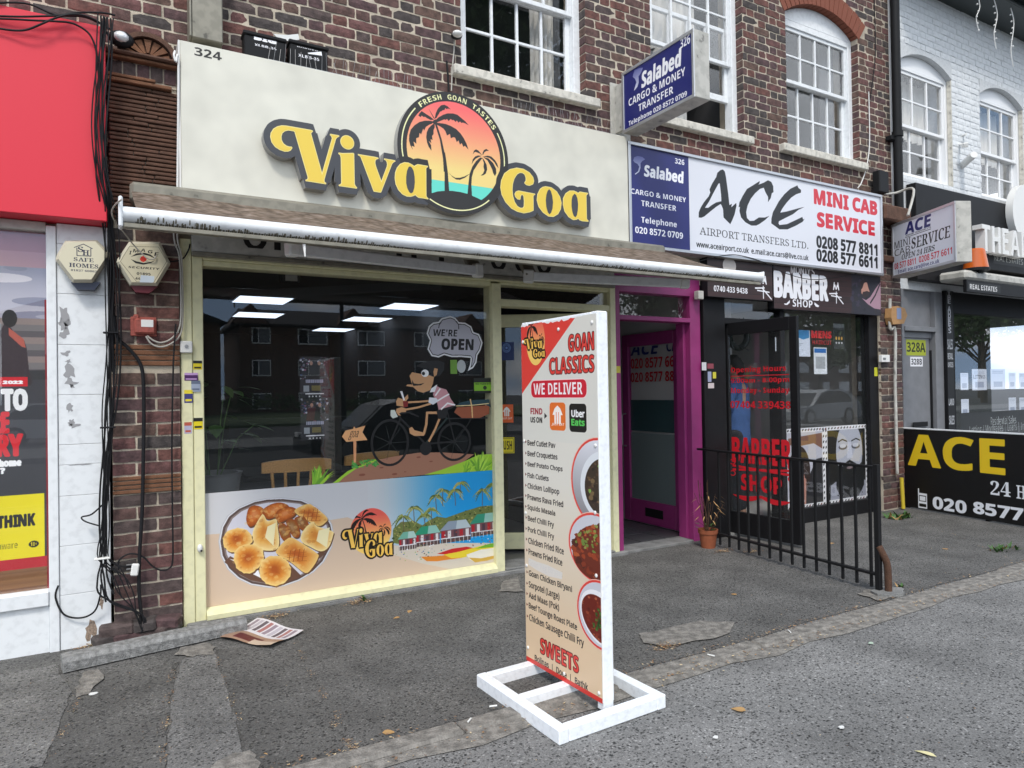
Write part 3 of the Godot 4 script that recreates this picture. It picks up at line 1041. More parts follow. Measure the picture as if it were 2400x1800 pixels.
func left_shop() -> void:
	var zf = 0.2
	var xr = -0.015
	var m = MB.new()
	m.box(-4.0, xr, 2.463, 3.589, -0.008, zf, 0.004)
	single("red_fascia", "plain bright red shop fascia panel with black cables looped across it", "sign", m, M.red_sign)
	var t = thing("white_shopfront", "white shopfront pillar and window covered by dark red and yellow posters", "shopfront", Vector3(-0.3, 0, 0.05))
	var xw = -0.319
	var xp = -0.268
	var xe = -0.015
	var y0 = 0.355
	part(t, "window_post", bx(xw, xp - 0.002, 0.0, 2.44, -0.1, 0.06, 0.004), M.white_paint)
	part(t, "head_rail", bx(-4, xw, 2.407, 2.46, -0.1, 0.05, 0.004), M.alu_paint)
	part(t, "window_sill", bx(-4, xw, y0 - 0.085, y0, -0.1, 0.07, 0.006), M.white_paint)
	part(t, "stall_riser", bx(-4, xw, 0.0, y0 - 0.087, -0.1, 0.045, 0.004), M.white_paint)
	part(t, "backing", bx(xp, xe, 0.0, 2.46, -0.1, 0.038), M.sill)
	var ys = [0.0]
	for p in [0.315, 0.597, 0.884, 1.063, 1.18, 1.468, 1.759, 2.054, 2.342, 2.46]: ys.append(p)
	for i in ys.size() - 1:
		part(t, "panel", bx(xp, xe, ys[i] + 0.001, ys[i + 1] - 0.001, 0.036, 0.05, 0.002), M.white_paint)
	var q = MB.new()
	for s in [[152, 740, 10, 22], [150, 762, 12, 12], [152, 785, 9, 14], [155, 830, 9, 6], [160, 848, 6, 5], [162, 875, 10, 18], [165, 898, 12, 10], [162, 958, 6, 10], [165, 990, 8, 8], [172, 998, 12, 6], [168, 905, 7, 5], [187, 1090, 22, 2]]:
		var pl = PackedVector2Array()
		var c = flat_at(s[0], s[1], 0.0515)
		var n = 13
		for i in n:
			var g = TAU * i / n
			pl.append(c + Vector2(cos(g) * s[2], sin(g) * s[3]) * 0.0028 * rng.randf_range(0.35, 1.25))
		q = MB.new()
		q.flat(pl, 0.0512)
		part(t, "adhesive_residue", q, mat(0.33, 0.33, 0.34, 0.9))
	for s in [[205, 1478, 12, 26], [232, 1420, 5, 18]]:
		var pl = PackedVector2Array()
		var c = flat_at(s[0], s[1], 0.0515)
		var n = 15
		for i in n:
			var g = TAU * i / n
			pl.append(c + Vector2(cos(g) * s[2], sin(g) * s[3]) * 0.0028 * rng.randf_range(0.4, 1.2))
		q = MB.new()
		q.flat(pl, 0.0514)
		part(t, "damp_stain", q, worn(mat(0.44, 0.33, 0.25, 0.9), "rough", 0.1))
	var cv = Cv.new(-1.6, y0, xw - 0.004, 2.41, 640, Color(0.24, 0.24, 0.26))
	var B = Color(0.2, 0.2, 0.22)
	cv.polys([[Vector2(-1.6, 1.874), Vector2(0, 1.874), Vector2(0, 2.5), Vector2(-1.6, 2.5)]], Color(0.80, 0.78, 0.80), Color(0.58, 0.58, 0.66), 1.85, 2.166)
	for i in 46: cv.ell(rng.randf_range(-1.6, -0.3), rng.randf_range(1.91, 2.215), rng.randf_range(0.05, 0.16), rng.randf_range(0.012, 0.03), Color(0.5, 0.5, 0.58).lerp(Color(0.86, 0.84, 0.86), rng.randf()))
	cv.rect(-1.6, 2.203, 0, 2.6, Color(0.74, 0.55, 0.58))
	cv.rect(-1.6, 2.293, 0, 2.6, Color(0.68, 0.48, 0.52))
	for i in 9: cv.rect(-1.6, lerpf(1.582, 1.91, i / 9.0), 0, lerpf(1.582, 1.91, (i + 1) / 9.0), [Color(0.36, 0.34, 0.35), Color(0.47, 0.45, 0.45), Color(0.56, 0.50, 0.48)][i % 3])
	cv.rect(-1.6, 1.558, 0, 1.611, Color(0.2, 0.2, 0.21))
	cv.poly(P([-0.502, 1.872, -0.483, 1.836, -0.433, 1.789, -0.42, 1.741, -0.409, 1.607, -0.393, 1.545, -0.405, 1.521, -0.421, 1.546, -0.429, 1.631, -0.429, 1.572, -0.543, 1.573, -0.62, 1.573, -0.628, 1.725, -0.59, 1.809, -0.541, 1.834, -0.525, 1.871]), Color(0.22, 0.17, 0.19))
	cv.poly(P([-0.502, 1.853, -0.483, 1.836, -0.433, 1.789, -0.424, 1.74, -0.444, 1.747, -0.502, 1.811]), Color(0.72, 0.36, 0.30))
	cv.ell(-0.498, 1.906, 0.035, 0.05, Color(0.13, 0.11, 0.11))
	cv.rect(-1.6, 1.52, -0.417, 1.575, Color(0.82, 0.10, 0.16))
	cv.txt("S 2022", -0.564, 1.536, -0.44, 1.552, Color.WHITE, "b", 0.0, 0.002)
	cv.txt("TO", -0.536, 1.387, -0.422, 1.502, Color(0.95, 0.95, 0.95), "b", 0.0, 0.006)
	cv.txt("RE", -0.581, 1.261, -0.508, 1.373, Color(0.86, 0.16, 0.2), "b", 0.0, 0.006)
	cv.txt("RY", -0.561, 1.129, -0.445, 1.246, Color(0.86, 0.16, 0.2), "b", 0.0, 0.006)
	cv.txt("home", -0.552, 1.07, -0.452, 1.11, Color.WHITE, "b", 0.0, 0.003)
	cv.txt("?", -0.547, 1.03, -0.527, 1.061, Color.WHITE, "b", 0.0, 0.003)
	var yy = [0.542, 0.904]
	cv.rect(-1.6, 0.458, 0, yy[0], Color(0.74, 0.12, 0.17))
	cv.rect(-1.6, yy[0], -0.343, yy[1], Color(0.93, 0.87, 0.10))
	cv.txt("TO THINK", -0.652, 0.726, -0.389, 0.79, Color(0.1, 0.1, 0.1), "b", 0.0, 0.003)
	cv.ell(-0.395, 0.617, 0.024, 0.019, Color(0.08, 0.08, 0.08))
	cv.txt("18+", -0.41, 0.606, -0.38, 0.628, Color(0.93, 0.87, 0.10))
	cv.txt("aware", -0.56, 0.604, -0.471, 0.632, Color(0.45, 0.42, 0.1), "r")
	for i in 12: cv.rect(-1.6, lerpf(y0, 0.482, i / 12.0), 0, lerpf(y0, 0.482, (i + 1) / 12.0), Color(0.44, 0.29, 0.19).lerp(Color(0.58, 0.42, 0.27), rng.randf()))
	cv.rect(-0.333, y0, 0, 2.02, Color(0.55, 0.09, 0.13))
	part(t, "window_poster", sheet(cv, -0.012), printed(cv, 0.35))
	part(t, "pane", bx(-4, xw, y0, 2.407, -0.004, 0.002), M.glass)
	part(t, "room_shell", bx(-4, xw, y0, 2.5, -0.3, -0.28), M.room_dark)
func flat_at(px: float, py: float, z: float) -> Vector2:
	return Vector2(-0.311 + (px - 115) * 0.002109, 2.342 + (py - 575) * -0.002486)
func alarm_box(label: String, poly: PackedVector2Array, lens: PackedVector2Array, z0: float, z1: float, lens_mat: Material, cv: Cv, inner: bool) -> Node3D:
	var c = Vector2.ZERO
	for p in poly: c += p / poly.size()
	var t = thing("alarm_box", label, "alarm box", Vector3(c.x, c.y, z0))
	var m = MB.new()
	m.prism(poly, z0, z1 - 0.02)
	var inset = PackedVector2Array()
	for p in poly: inset.append(c + (p - c) * 0.88)
	var n = poly.size()
	for i in n:
		var a = poly[i]
		var b = poly[(i + 1) % n]
		var d = inset[(i + 1) % n]
		var e = inset[i]
		var q = [Vector3(a.x, a.y, z1 - 0.02), Vector3(b.x, b.y, z1 - 0.02), Vector3(d.x, d.y, z1), Vector3(e.x, e.y, z1)]
		if (b - a).cross(d - a) > 0: m.quad(q[0], q[1], q[2], q[3])
		else: m.quad(q[3], q[2], q[1], q[0])
	part(t, "cover", m, M.cream_plastic)
	m = MB.new()
	m.flat(inset, z1)
	var uv = MB.new()
	var idx = Geometry2D.triangulate_polygon(inset)
	for i in range(0, idx.size(), 3):
		var w = []
		for j in 3: w.append(inset[idx[i + j]])
		if (w[1] - w[0]).cross(w[2] - w[0]) < 0: w = [w[0], w[2], w[1]]
		var tt = []
		for p in w: tt.append(Vector2((p.x - cv.x0) / (cv.x1 - cv.x0), (cv.y1 - p.y) / (cv.y1 - cv.y0)))
		uv.tri(Vector3(w[0].x, w[0].y, z1 + 0.0005), Vector3(w[1].x, w[1].y, z1 + 0.0005), Vector3(w[2].x, w[2].y, z1 + 0.0005), tt[0], tt[1], tt[2])
	part(t, "printed_face", uv, printed(cv, 0.45))
	m = MB.new()
	m.prism(lens, z0, z1 - 0.025)
	part(t, "strobe_lens", m, lens_mat)
	return t
func pier() -> void:
	var zf = 0.06
	var x0 = 0
	var x1 = 0.366
	var t = thing("brick_pier", "dark brick pier with ridged tile bands between the red sign and yellow shopfront", "pier", Vector3((x0 + x1) / 2, 0, 0))
	part(t, "core", bx(x0, x1, 0.0, 3.369, -0.3, zf - 0.009), M.mortar)
	var bands = [[1.636, 1.766], [0.867, 0.975]]
	var ytop = 2.511
	var list = []
	var y = 0.02
	var row = 0
	while y < ytop - 0.05:
		var skip = false
		for b in bands:
			if y + 0.04 > b[0] and y + 0.03 < b[1]:
				skip = true
				y = b[1] + 0.008
		if not skip:
			var w = x1 - x0
			var cut = w * 0.64 if row % 2 == 0 else w * 0.34
			list.append([x0, x0 + cut - 0.006, y, y + 0.0665])
			list.append([x0 + cut + 0.006, x1, y, y + 0.0665])
			y += 0.0775
			row += 1
	var bm = []
	for i in 7: bm.append(M["brick%d" % i])
	lay(t, list, zf, bm, M.brick_many, [Color(0.05, 0.03, 0.03)])
	for b in bands:
		var n = 4
		for i in n:
			var ya = lerpf(b[0], b[1], float(i) / n)
			var m = MB.new()
			m.box(x0, x1, ya + 0.003, lerpf(b[0], b[1], (i + 1.0) / n) - 0.003, -0.1, zf + 0.008 + rng.randf_range(-0.003, 0.003), 0.003)
			part(t, "tile", m, M.terracotta)
	var yb = ytop
	var yt = 3.325
	var n = int((yt - yb) / 0.0262)
	for i in n:
		var ya = lerpf(yb, yt, float(i) / n)
		var yc = lerpf(yb, yt, (i + 1.0) / n)
		var split = x0 + (x1 - x0) * rng.randf_range(0.25, 0.75)
		for s in 2:
			var a = x0 + rng.randf_range(-0.006, 0.002) if s == 0 else split + 0.0015
			var b = split - 0.0015 if s == 0 else x1
			var m = MB.new()
			m.box(a, b, ya + 0.004, yc - 0.003, -0.1, zf + 0.022 + rng.randf_range(-0.007, 0.006), 0.004)
			part(t, "tile", m, M.tile)
	part(t, "tile", bx(x0 - 0.035, x1 - 0.03, yt + 0.004, yt + 0.026, -0.1, zf + 0.05, 0.004), M.terracotta)
	part(t, "tile", bx(x0 - 0.035, x1 - 0.12, yt + 0.03, yt + 0.048, -0.1, zf + 0.055, 0.004), M.terracotta)
	var ys = yt + 0.05
	var yh = 3.471
	for i in 5:
		var a = lerpf(x0, x1, i / 5.0)
		list = [[a + 0.004, lerpf(x0, x1, (i + 1) / 5.0) - 0.004, ys + 0.004, yh - 0.004]]
		lay(t, list, zf + 0.01, [bm[3], bm[1], bm[6]], M.brick_many, [Color(0.05, 0.03, 0.03)])
	part(t, "frieze_core", bx(x0, x1, ys - 0.02, yh + 0.01, -0.1, zf), M.mortar)
	part(t, "cornice", bx(x0 - 0.045, x1 + 0.02, yh, yh + 0.018, -0.1, zf + 0.05, 0.005), M.terracotta)
	part(t, "cornice", bx(x0 - 0.05, x1 + 0.02, yh + 0.02, yh + 0.042, -0.1, zf + 0.075, 0.008), M.tile)
	var cx = 0.209
	var hy = yh + 0.044
	var half = PackedVector2Array()
	for i in 15: half.append(Vector2(cx + cos(PI * i / 14.0) * 0.165, hy + sin(PI * i / 14.0) * 0.15))
	var m2 = MB.new()
	m2.prism(half, -0.1, zf - 0.01)
	part(t, "fan_block", m2, M.tile)
	m2 = MB.new()
	for i in 14:
		var a = PI * i / 14.0
		var b = PI * (i + 1) / 14.0
		var pl = PackedVector2Array()
		for g in [[a, 0.165], [b, 0.165], [b, 0.135], [a, 0.135]]: pl.append(Vector2(cx + cos(g[0]) * g[1], hy + sin(g[0]) * g[1] * 0.91))
		m2.prism(pl, -0.1, zf + 0.03)
	part(t, "fan_rim", m2, M.tile)
	for i in 7:
		var g = PI * (i + 0.5) / 7.0
		var pl = PackedVector2Array()
		for s in [[-0.17, 0.035], [0.17, 0.035], [0.17, 0.125], [-0.17, 0.125]]: pl.append(Vector2(cx + cos(g + s[0]) * s[1], hy + sin(g + s[0]) * s[1] * 0.91))
		m2 = MB.new()
		m2.prism(pl, -0.1, zf + 0.006 + 0.008 * (i % 2))
		part(t, "fan_petal", m2, M.terracotta)
	for i in 7:
		var a = x0 - 0.05 + i * 0.062
		var m = MB.new()
		m.box(-0.09, 0.09, -0.033, 0.033, -0.06, 0.06, 0.012, Transform3D(Basis.from_euler(Vector3(rng.randf_range(-0.1, 0.1), rng.randf_range(-0.4, 0.4), rng.randf_range(-0.12, 0.12))), Vector3(clampf(a, x0 - 0.02, x1 - 0.1), 0.035 + 0.05 * (i % 2), zf + 0.03)))
		part(t, "brick", m, bm[[3, 1, 6][i % 3]])
	var cv = Cv.new(-0.273, 2.074, -0.004, 2.353, 320, Color(0.83, 0.80, 0.70))
	var ink = Color(0.13, 0.14, 0.24)
	cv.line(P([-0.18, 2.309, -0.134, 2.333, -0.089, 2.31]), 0.004, ink)
	cv.line(P([-0.166, 2.31, -0.166, 2.264, -0.098, 2.266, -0.098, 2.311]), 0.004, ink)
	cv.txt("S", -0.162, 2.286, -0.134, 2.317, ink, "fb")
	cv.txt("H", -0.139, 2.269, -0.105, 2.299, ink, "fb")
	cv.txt("SAFE", -0.182, 2.232, -0.085, 2.254, ink, "fb")
	cv.txt("HOMES", -0.204, 2.197, -0.061, 2.22, ink, "fb")
	cv.txt("01827 60082", -0.196, 2.174, -0.068, 2.185, ink, "fb")
	alarm_box("cream hexagonal alarm box reading SAFE HOMES on the white pillar", P([-0.224, 2.348, -0.066, 2.366, -0.005, 2.298, -0.006, 2.27, -0.091, 2.116, -0.187, 2.11, -0.27, 2.235, -0.263, 2.265]), P([-0.198, 2.114, -0.051, 2.123, -0.083, 2.076, -0.168, 2.074]), 0.051, 0.14, mat(0.03, 0.035, 0.06, 0.3), cv, false)
	cv = Cv.new(0.022, 2.071, 0.317, 2.373, 320, Color(0.80, 0.77, 0.66))
	ink = Color(0.1, 0.1, 0.1)
	cv.line(P([0.098, 2.339, 0.251, 2.349, 0.294, 2.266, 0.224, 2.135, 0.133, 2.132, 0.05, 2.246, 0.098, 2.339]), 0.003, Color(0.5, 0.47, 0.4))
	var lt = ["I", "M", "A", "G", "E"]
	var sp = [[1115, 505, 1140, 540], [1148, 490, 1200, 525], [1215, 485, 1262, 515], [1275, 500, 1320, 530], [1335, 520, 1370, 555]]
	cv.txt("I", 0.095, 2.292, 0.11, 2.313, ink, "b", 0.2)
	cv.txt("M", 0.115, 2.306, 0.147, 2.325, ink, "b", 0.2)
	cv.txt("A", 0.156, 2.313, 0.183, 2.332, ink, "b", 0.2)
	cv.txt("G", 0.192, 2.307, 0.22, 2.327, ink, "b", 0.2)
	cv.txt("E", 0.227, 2.293, 0.252, 2.316, ink, "b", 0.2)
	cv.poly(P([0.104, 2.278, 0.134, 2.301, 0.177, 2.308, 0.207, 2.3, 0.238, 2.275, 0.201, 2.291, 0.17, 2.297, 0.14, 2.291]), ink)
	cv.poly(P([0.104, 2.264, 0.128, 2.242, 0.17, 2.236, 0.207, 2.248, 0.235, 2.268, 0.207, 2.255, 0.17, 2.247, 0.134, 2.253]), ink)
	cv.poly(P([0.169, 2.289, 0.181, 2.284, 0.187, 2.271, 0.181, 2.258, 0.169, 2.251, 0.157, 2.256, 0.151, 2.268, 0.157, 2.282]), Color(0.82, 0.2, 0.13))
	cv.txt("SECURITY", 0.09, 2.211, 0.256, 2.223, ink, "b", 0.2)
	cv.txt("01895", 0.134, 2.174, 0.207, 2.189, ink)
	cv.txt("44", 0.126, 2.145, 0.152, 2.159, ink)
	cv.poly(P([0.156, 2.173, 0.227, 2.171, 0.224, 2.138, 0.205, 2.12, 0.149, 2.13]), Color(0.78, 0.82, 0.86))
	alarm_box("cream hexagonal alarm box with red eye emblem reading IMAGE SECURITY", P([0.096, 2.37, 0.261, 2.385, 0.316, 2.257, 0.242, 2.117, 0.099, 2.112, 0.025, 2.244]), P([0.102, 2.111, 0.246, 2.115, 0.199, 2.071, 0.126, 2.074]), 0.061, 0.15, mat(0.12, 0.02, 0.03, 0.35), cv, true)
	var jb = thing("junction_box", "faded red plastic junction box with white label on the brick pier", "junction box", Vector3(0.166, 1.888, 0.07))
	var jx = [0.1, 0.24]
	var jy = [1.816, 1.932]
	part(jb, "back_plate", bx(jx[0], jx[1], jy[0], jy[1], 0.058, 0.075, 0.004), M.red_plastic)
	part(jb, "cover", bx(jx[0] + 0.02, jx[1] - 0.008, jy[0] + 0.012, jy[1] - 0.012, 0.075, 0.115, 0.01), M.red_plastic)
	part(jb, "spout", bx(jx[0] + 0.015, jx[0] + 0.045, jy[1] - 0.02, jy[1] + 0.012, 0.06, 0.1, 0.006), M.red_plastic)
	part(jb, "sticker", bx(jx[0] + 0.055, jx[1] - 0.02, (jy[0] + jy[1]) / 2 - 0.005, jy[1] - 0.02, 0.115, 0.1165), M.white_plastic)
var L := {}
func letter_shapes() -> void:
	if L.size(): return
	L.V = [P([1.159, 3.181, 1.148, 3.17, 1.146, 3.161, 1.218, 2.898, 1.291, 3.155, 1.286, 3.169, 1.276, 3.179, 1.3, 3.179, 1.335, 3.179, 1.32, 3.169, 1.31, 3.155, 1.229, 2.871, 1.229, 2.855, 1.243, 2.845, 1.11, 2.848, 1.125, 2.857, 1.128, 2.871, 1.047, 3.156, 1.041, 3.162, 1.004, 3.162, 0.981, 3.153, 0.963, 3.136, 0.956, 3.112, 0.957, 3.088, 0.969, 3.066, 0.989, 3.053, 1.01, 3.05, 1.023, 3.052, 1.022, 3.045, 1.013, 3.032, 0.999, 3.024, 0.979, 3.02, 0.949, 3.026, 0.922, 3.04, 0.902, 3.065, 0.894, 3.098, 0.898, 3.123, 0.913, 3.15, 0.937, 3.169, 0.964, 3.18, 0.991, 3.183, 1.143, 3.183])]
	var dot = PackedVector2Array()
	var dc = Vector2(1.391, 3.145)
	for i in 24: dot.append(dc + Vector2(cos(TAU * i / 24), sin(TAU * i / 24)) * 0.0435)
	L.i = [P([1.331, 3.062, 1.357, 3.063, 1.433, 3.076, 1.434, 2.871, 1.439, 2.857, 1.452, 2.844, 1.33, 2.845, 1.345, 2.853, 1.35, 2.866, 1.349, 3.034, 1.344, 3.053]), dot]
	L.v = [P([1.464, 3.074, 1.484, 3.073, 1.583, 3.073, 1.608, 3.071, 1.592, 3.065, 1.583, 3.053, 1.581, 3.035, 1.586, 3.012, 1.627, 2.905, 1.671, 3.019, 1.675, 3.037, 1.672, 3.055, 1.663, 3.068, 1.649, 3.072, 1.678, 3.072, 1.73, 3.071, 1.716, 3.063, 1.704, 3.048, 1.621, 2.839, 1.574, 2.839, 1.487, 3.059, 1.478, 3.069])]
	L.a = [P([1.976, 3.069, 1.965, 3.063, 1.96, 3.053, 1.958, 2.858, 1.963, 2.844, 1.976, 2.836, 1.929, 2.839, 1.903, 2.838, 1.887, 2.847, 1.879, 2.856, 1.864, 2.847, 1.841, 2.838, 1.813, 2.836, 1.781, 2.847, 1.753, 2.873, 1.735, 2.909, 1.729, 2.95, 1.733, 2.99, 1.746, 3.024, 1.769, 3.053, 1.8, 3.069, 1.829, 3.07, 1.851, 3.063, 1.874, 3.052, 1.887, 3.063, 1.9, 3.07])]
	L.a_hole = P([1.84, 3.05, 1.854, 3.043, 1.867, 3.021, 1.874, 2.98, 1.875, 2.941, 1.87, 2.901, 1.86, 2.869, 1.845, 2.858, 1.832, 2.864, 1.817, 2.891, 1.809, 2.926, 1.81, 2.974, 1.817, 3.014, 1.829, 3.043])
	L.G = [P([2.882, 2.986, 2.867, 2.978, 2.862, 2.968, 2.862, 2.858, 2.826, 2.841, 2.778, 2.828, 2.721, 2.833, 2.666, 2.852, 2.616, 2.894, 2.585, 2.946, 2.575, 2.996, 2.583, 3.052, 2.611, 3.108, 2.659, 3.146, 2.719, 3.166, 2.78, 3.166, 2.832, 3.147, 2.863, 3.117, 2.871, 3.088, 2.862, 3.064, 2.83, 3.049, 2.804, 3.051, 2.789, 3.062, 2.802, 3.079, 2.803, 3.102, 2.792, 3.13, 2.771, 3.14, 2.745, 3.138, 2.718, 3.121, 2.692, 3.082, 2.678, 3.039, 2.673, 2.994, 2.678, 2.943, 2.693, 2.9, 2.718, 2.869, 2.748, 2.858, 2.77, 2.863, 2.781, 2.877, 2.784, 2.919, 2.78, 2.956, 2.77, 2.969, 2.759, 2.97, 2.748, 2.957, 2.743, 2.929, 2.723, 2.93, 2.704, 2.946, 2.7, 2.964, 2.711, 2.982, 2.733, 2.991])]
	L.o = [P([2.982, 3.058, 3.033, 3.057, 3.083, 3.033, 3.114, 2.994, 3.127, 2.95, 3.119, 2.898, 3.093, 2.857, 3.051, 2.831, 3.005, 2.829, 2.956, 2.852, 2.916, 2.893, 2.901, 2.941, 2.907, 2.987, 2.932, 3.032, 2.955, 3.049])]
	L.o_hole = P([3.014, 3.044, 3.03, 3.03, 3.043, 2.993, 3.049, 2.944, 3.043, 2.893, 3.029, 2.857, 3.012, 2.842, 2.997, 2.857, 2.984, 2.898, 2.98, 2.951, 2.986, 2.993, 2.998, 3.026])
	L.a2 = [P([3.394, 3.058, 3.379, 3.048, 3.374, 3.035, 3.375, 2.849, 3.382, 2.838, 3.394, 2.83, 3.333, 2.827, 3.309, 2.832, 3.293, 2.844, 3.271, 2.832, 3.242, 2.827, 3.2, 2.845, 3.163, 2.884, 3.148, 2.937, 3.151, 2.987, 3.176, 3.029, 3.214, 3.054, 3.252, 3.059, 3.28, 3.053, 3.297, 3.045, 3.314, 3.059])]
	L.a2_hole = P([3.259, 3.039, 3.275, 3.03, 3.287, 3.004, 3.293, 2.958, 3.289, 2.907, 3.279, 2.866, 3.264, 2.847, 3.248, 2.855, 3.234, 2.888, 3.227, 2.934, 3.229, 2.982, 3.237, 3.014])
	L.c = Vector2(2.196, 3.196)
	L.r = 0.448
	L.palm = [P([2.036, 3.424, 2.045, 3.464, 2.063, 3.503, 2.089, 3.532, 2.115, 3.541, 2.14, 3.534, 2.164, 3.517, 2.144, 3.519, 2.131, 3.512, 2.123, 3.519, 2.114, 3.501, 2.101, 3.499, 2.092, 3.489, 2.079, 3.483, 2.07, 3.465, 2.06, 3.451, 2.053, 3.435]),
		P([2.044, 3.417, 2.07, 3.442, 2.105, 3.466, 2.139, 3.482, 2.183, 3.49, 2.218, 3.487, 2.253, 3.467, 2.284, 3.449, 2.31, 3.426, 2.279, 3.436, 2.261, 3.437, 2.252, 3.431, 2.239, 3.441, 2.226, 3.43, 2.213, 3.444, 2.204, 3.431, 2.187, 3.443, 2.173, 3.439, 2.165, 3.447, 2.147, 3.428, 2.134, 3.44, 2.121, 3.431, 2.113, 3.434, 2.091, 3.422, 2.07, 3.41, 2.052, 3.399]),
		P([2.044, 3.398, 2.078, 3.4, 2.121, 3.402, 2.164, 3.394, 2.207, 3.379, 2.242, 3.353, 2.268, 3.322, 2.29, 3.285, 2.305, 3.244, 2.276, 3.267, 2.263, 3.257, 2.25, 3.283, 2.236, 3.269, 2.224, 3.298, 2.21, 3.284, 2.197, 3.314, 2.184, 3.316, 2.162, 3.304, 2.156, 3.335, 2.132, 3.319, 2.12, 3.348, 2.103, 3.365, 2.078, 3.376, 2.052, 3.383]),
		P([2.035, 3.392, 2.01, 3.372, 1.988, 3.348, 1.973, 3.315, 1.968, 3.279, 1.974, 3.241, 1.986, 3.212, 2.007, 3.188, 2.005, 3.227, 1.987, 3.255, 2.007, 3.241, 2.002, 3.269, 2.018, 3.268, 2.013, 3.294, 2.026, 3.312, 2.026, 3.34, 2.035, 3.361]),
		P([2.027, 3.402, 1.993, 3.402, 1.96, 3.396, 1.918, 3.379, 1.88, 3.349, 1.851, 3.313, 1.838, 3.272, 1.836, 3.233, 1.845, 3.2, 1.865, 3.171, 1.855, 3.198, 1.878, 3.194, 1.87, 3.231, 1.891, 3.219, 1.891, 3.258, 1.912, 3.269, 1.917, 3.301, 1.929, 3.292, 1.946, 3.337, 1.952, 3.323, 1.967, 3.353, 1.993, 3.373, 2.014, 3.384]),
		P([2.031, 3.415, 2.002, 3.433, 1.969, 3.446, 1.936, 3.461, 1.919, 3.441, 1.91, 3.424, 1.927, 3.415, 1.935, 3.428, 1.952, 3.42, 1.96, 3.425, 1.977, 3.417, 2.002, 3.409]),
		P([1.99, 3.489, 2.027, 3.426, 2.038, 3.424]), P([2.031, 3.415, 2.044, 3.421, 2.052, 3.399, 2.035, 3.384, 2.014, 3.392]),
		P([2.035, 3.392, 2.05, 3.395, 2.089, 3.284, 2.119, 3.151, 2.128, 3.053, 2.102, 3.05, 2.097, 3.147, 2.074, 3.281]),
		P([2.099, 3.19, 2.114, 3.193, 2.121, 3.15, 2.134, 3.05, 2.143, 2.909, 2.106, 2.904, 2.108, 3.06, 2.102, 3.14])]
	L.palm2 = [P([2.402, 3.2, 2.422, 3.2, 2.382, 3.149, 2.346, 3.095, 2.33, 3.044, 2.325, 2.985, 2.329, 2.899, 2.291, 2.908, 2.302, 2.999, 2.311, 3.062, 2.335, 3.121, 2.367, 3.167]),
		P([2.42, 3.217, 2.407, 3.232, 2.388, 3.25, 2.368, 3.256, 2.351, 3.243, 2.341, 3.215, 2.354, 3.231, 2.364, 3.236, 2.376, 3.234, 2.395, 3.231]),
		P([2.422, 3.221, 2.425, 3.242, 2.435, 3.261, 2.455, 3.273, 2.478, 3.263, 2.454, 3.257, 2.438, 3.244, 2.428, 3.225]),
		P([2.414, 3.213, 2.387, 3.214, 2.36, 3.201, 2.34, 3.177, 2.33, 3.137, 2.343, 3.16, 2.363, 3.184, 2.383, 3.197]),
		P([2.422, 3.21, 2.466, 3.224, 2.497, 3.222, 2.529, 3.199, 2.548, 3.174, 2.558, 3.143, 2.54, 3.158, 2.524, 3.181, 2.505, 3.195, 2.481, 3.209, 2.446, 3.211]),
		P([2.426, 3.208, 2.473, 3.204, 2.512, 3.175, 2.536, 3.137, 2.539, 3.102, 2.526, 3.077, 2.511, 3.098, 2.503, 3.125, 2.488, 3.151, 2.465, 3.186]),
		P([2.418, 3.203, 2.437, 3.185, 2.456, 3.153, 2.46, 3.118, 2.447, 3.085, 2.423, 3.068, 2.404, 3.065, 2.424, 3.082, 2.436, 3.108, 2.429, 3.135, 2.433, 3.163])]
	L.hammock = [P([2.134, 3.054, 2.163, 3.031, 2.193, 3.018, 2.23, 3.023, 2.269, 3.039, 2.315, 3.066, 2.272, 3.029, 2.23, 3.008, 2.2, 3.007, 2.17, 3.022])]
func box_of(list: Array) -> Rect2:
	var lo = Vector2(1e9, 1e9)
	var hi = -lo
	for pl in list:
		for p in pl:
			lo = lo.min(p); hi = hi.max(p)
	return Rect2(lo, hi - lo)
func fit(a: Rect2, x0: float, y0: float, x1: float, y1: float) -> Transform2D:
	var s = Vector2((x1 - x0) / a.size.x, (y1 - y0) / a.size.y)
	return Transform2D(Vector2(s.x, 0), Vector2(0, s.y), Vector2(x0, y0) - a.position * s)
func moved(list: Array, xf: Transform2D) -> Array:
	var o = []
	for pl in list:
		var q = PackedVector2Array()
		for p in pl: q.append(xf * p)
		o.append(q)
	return o
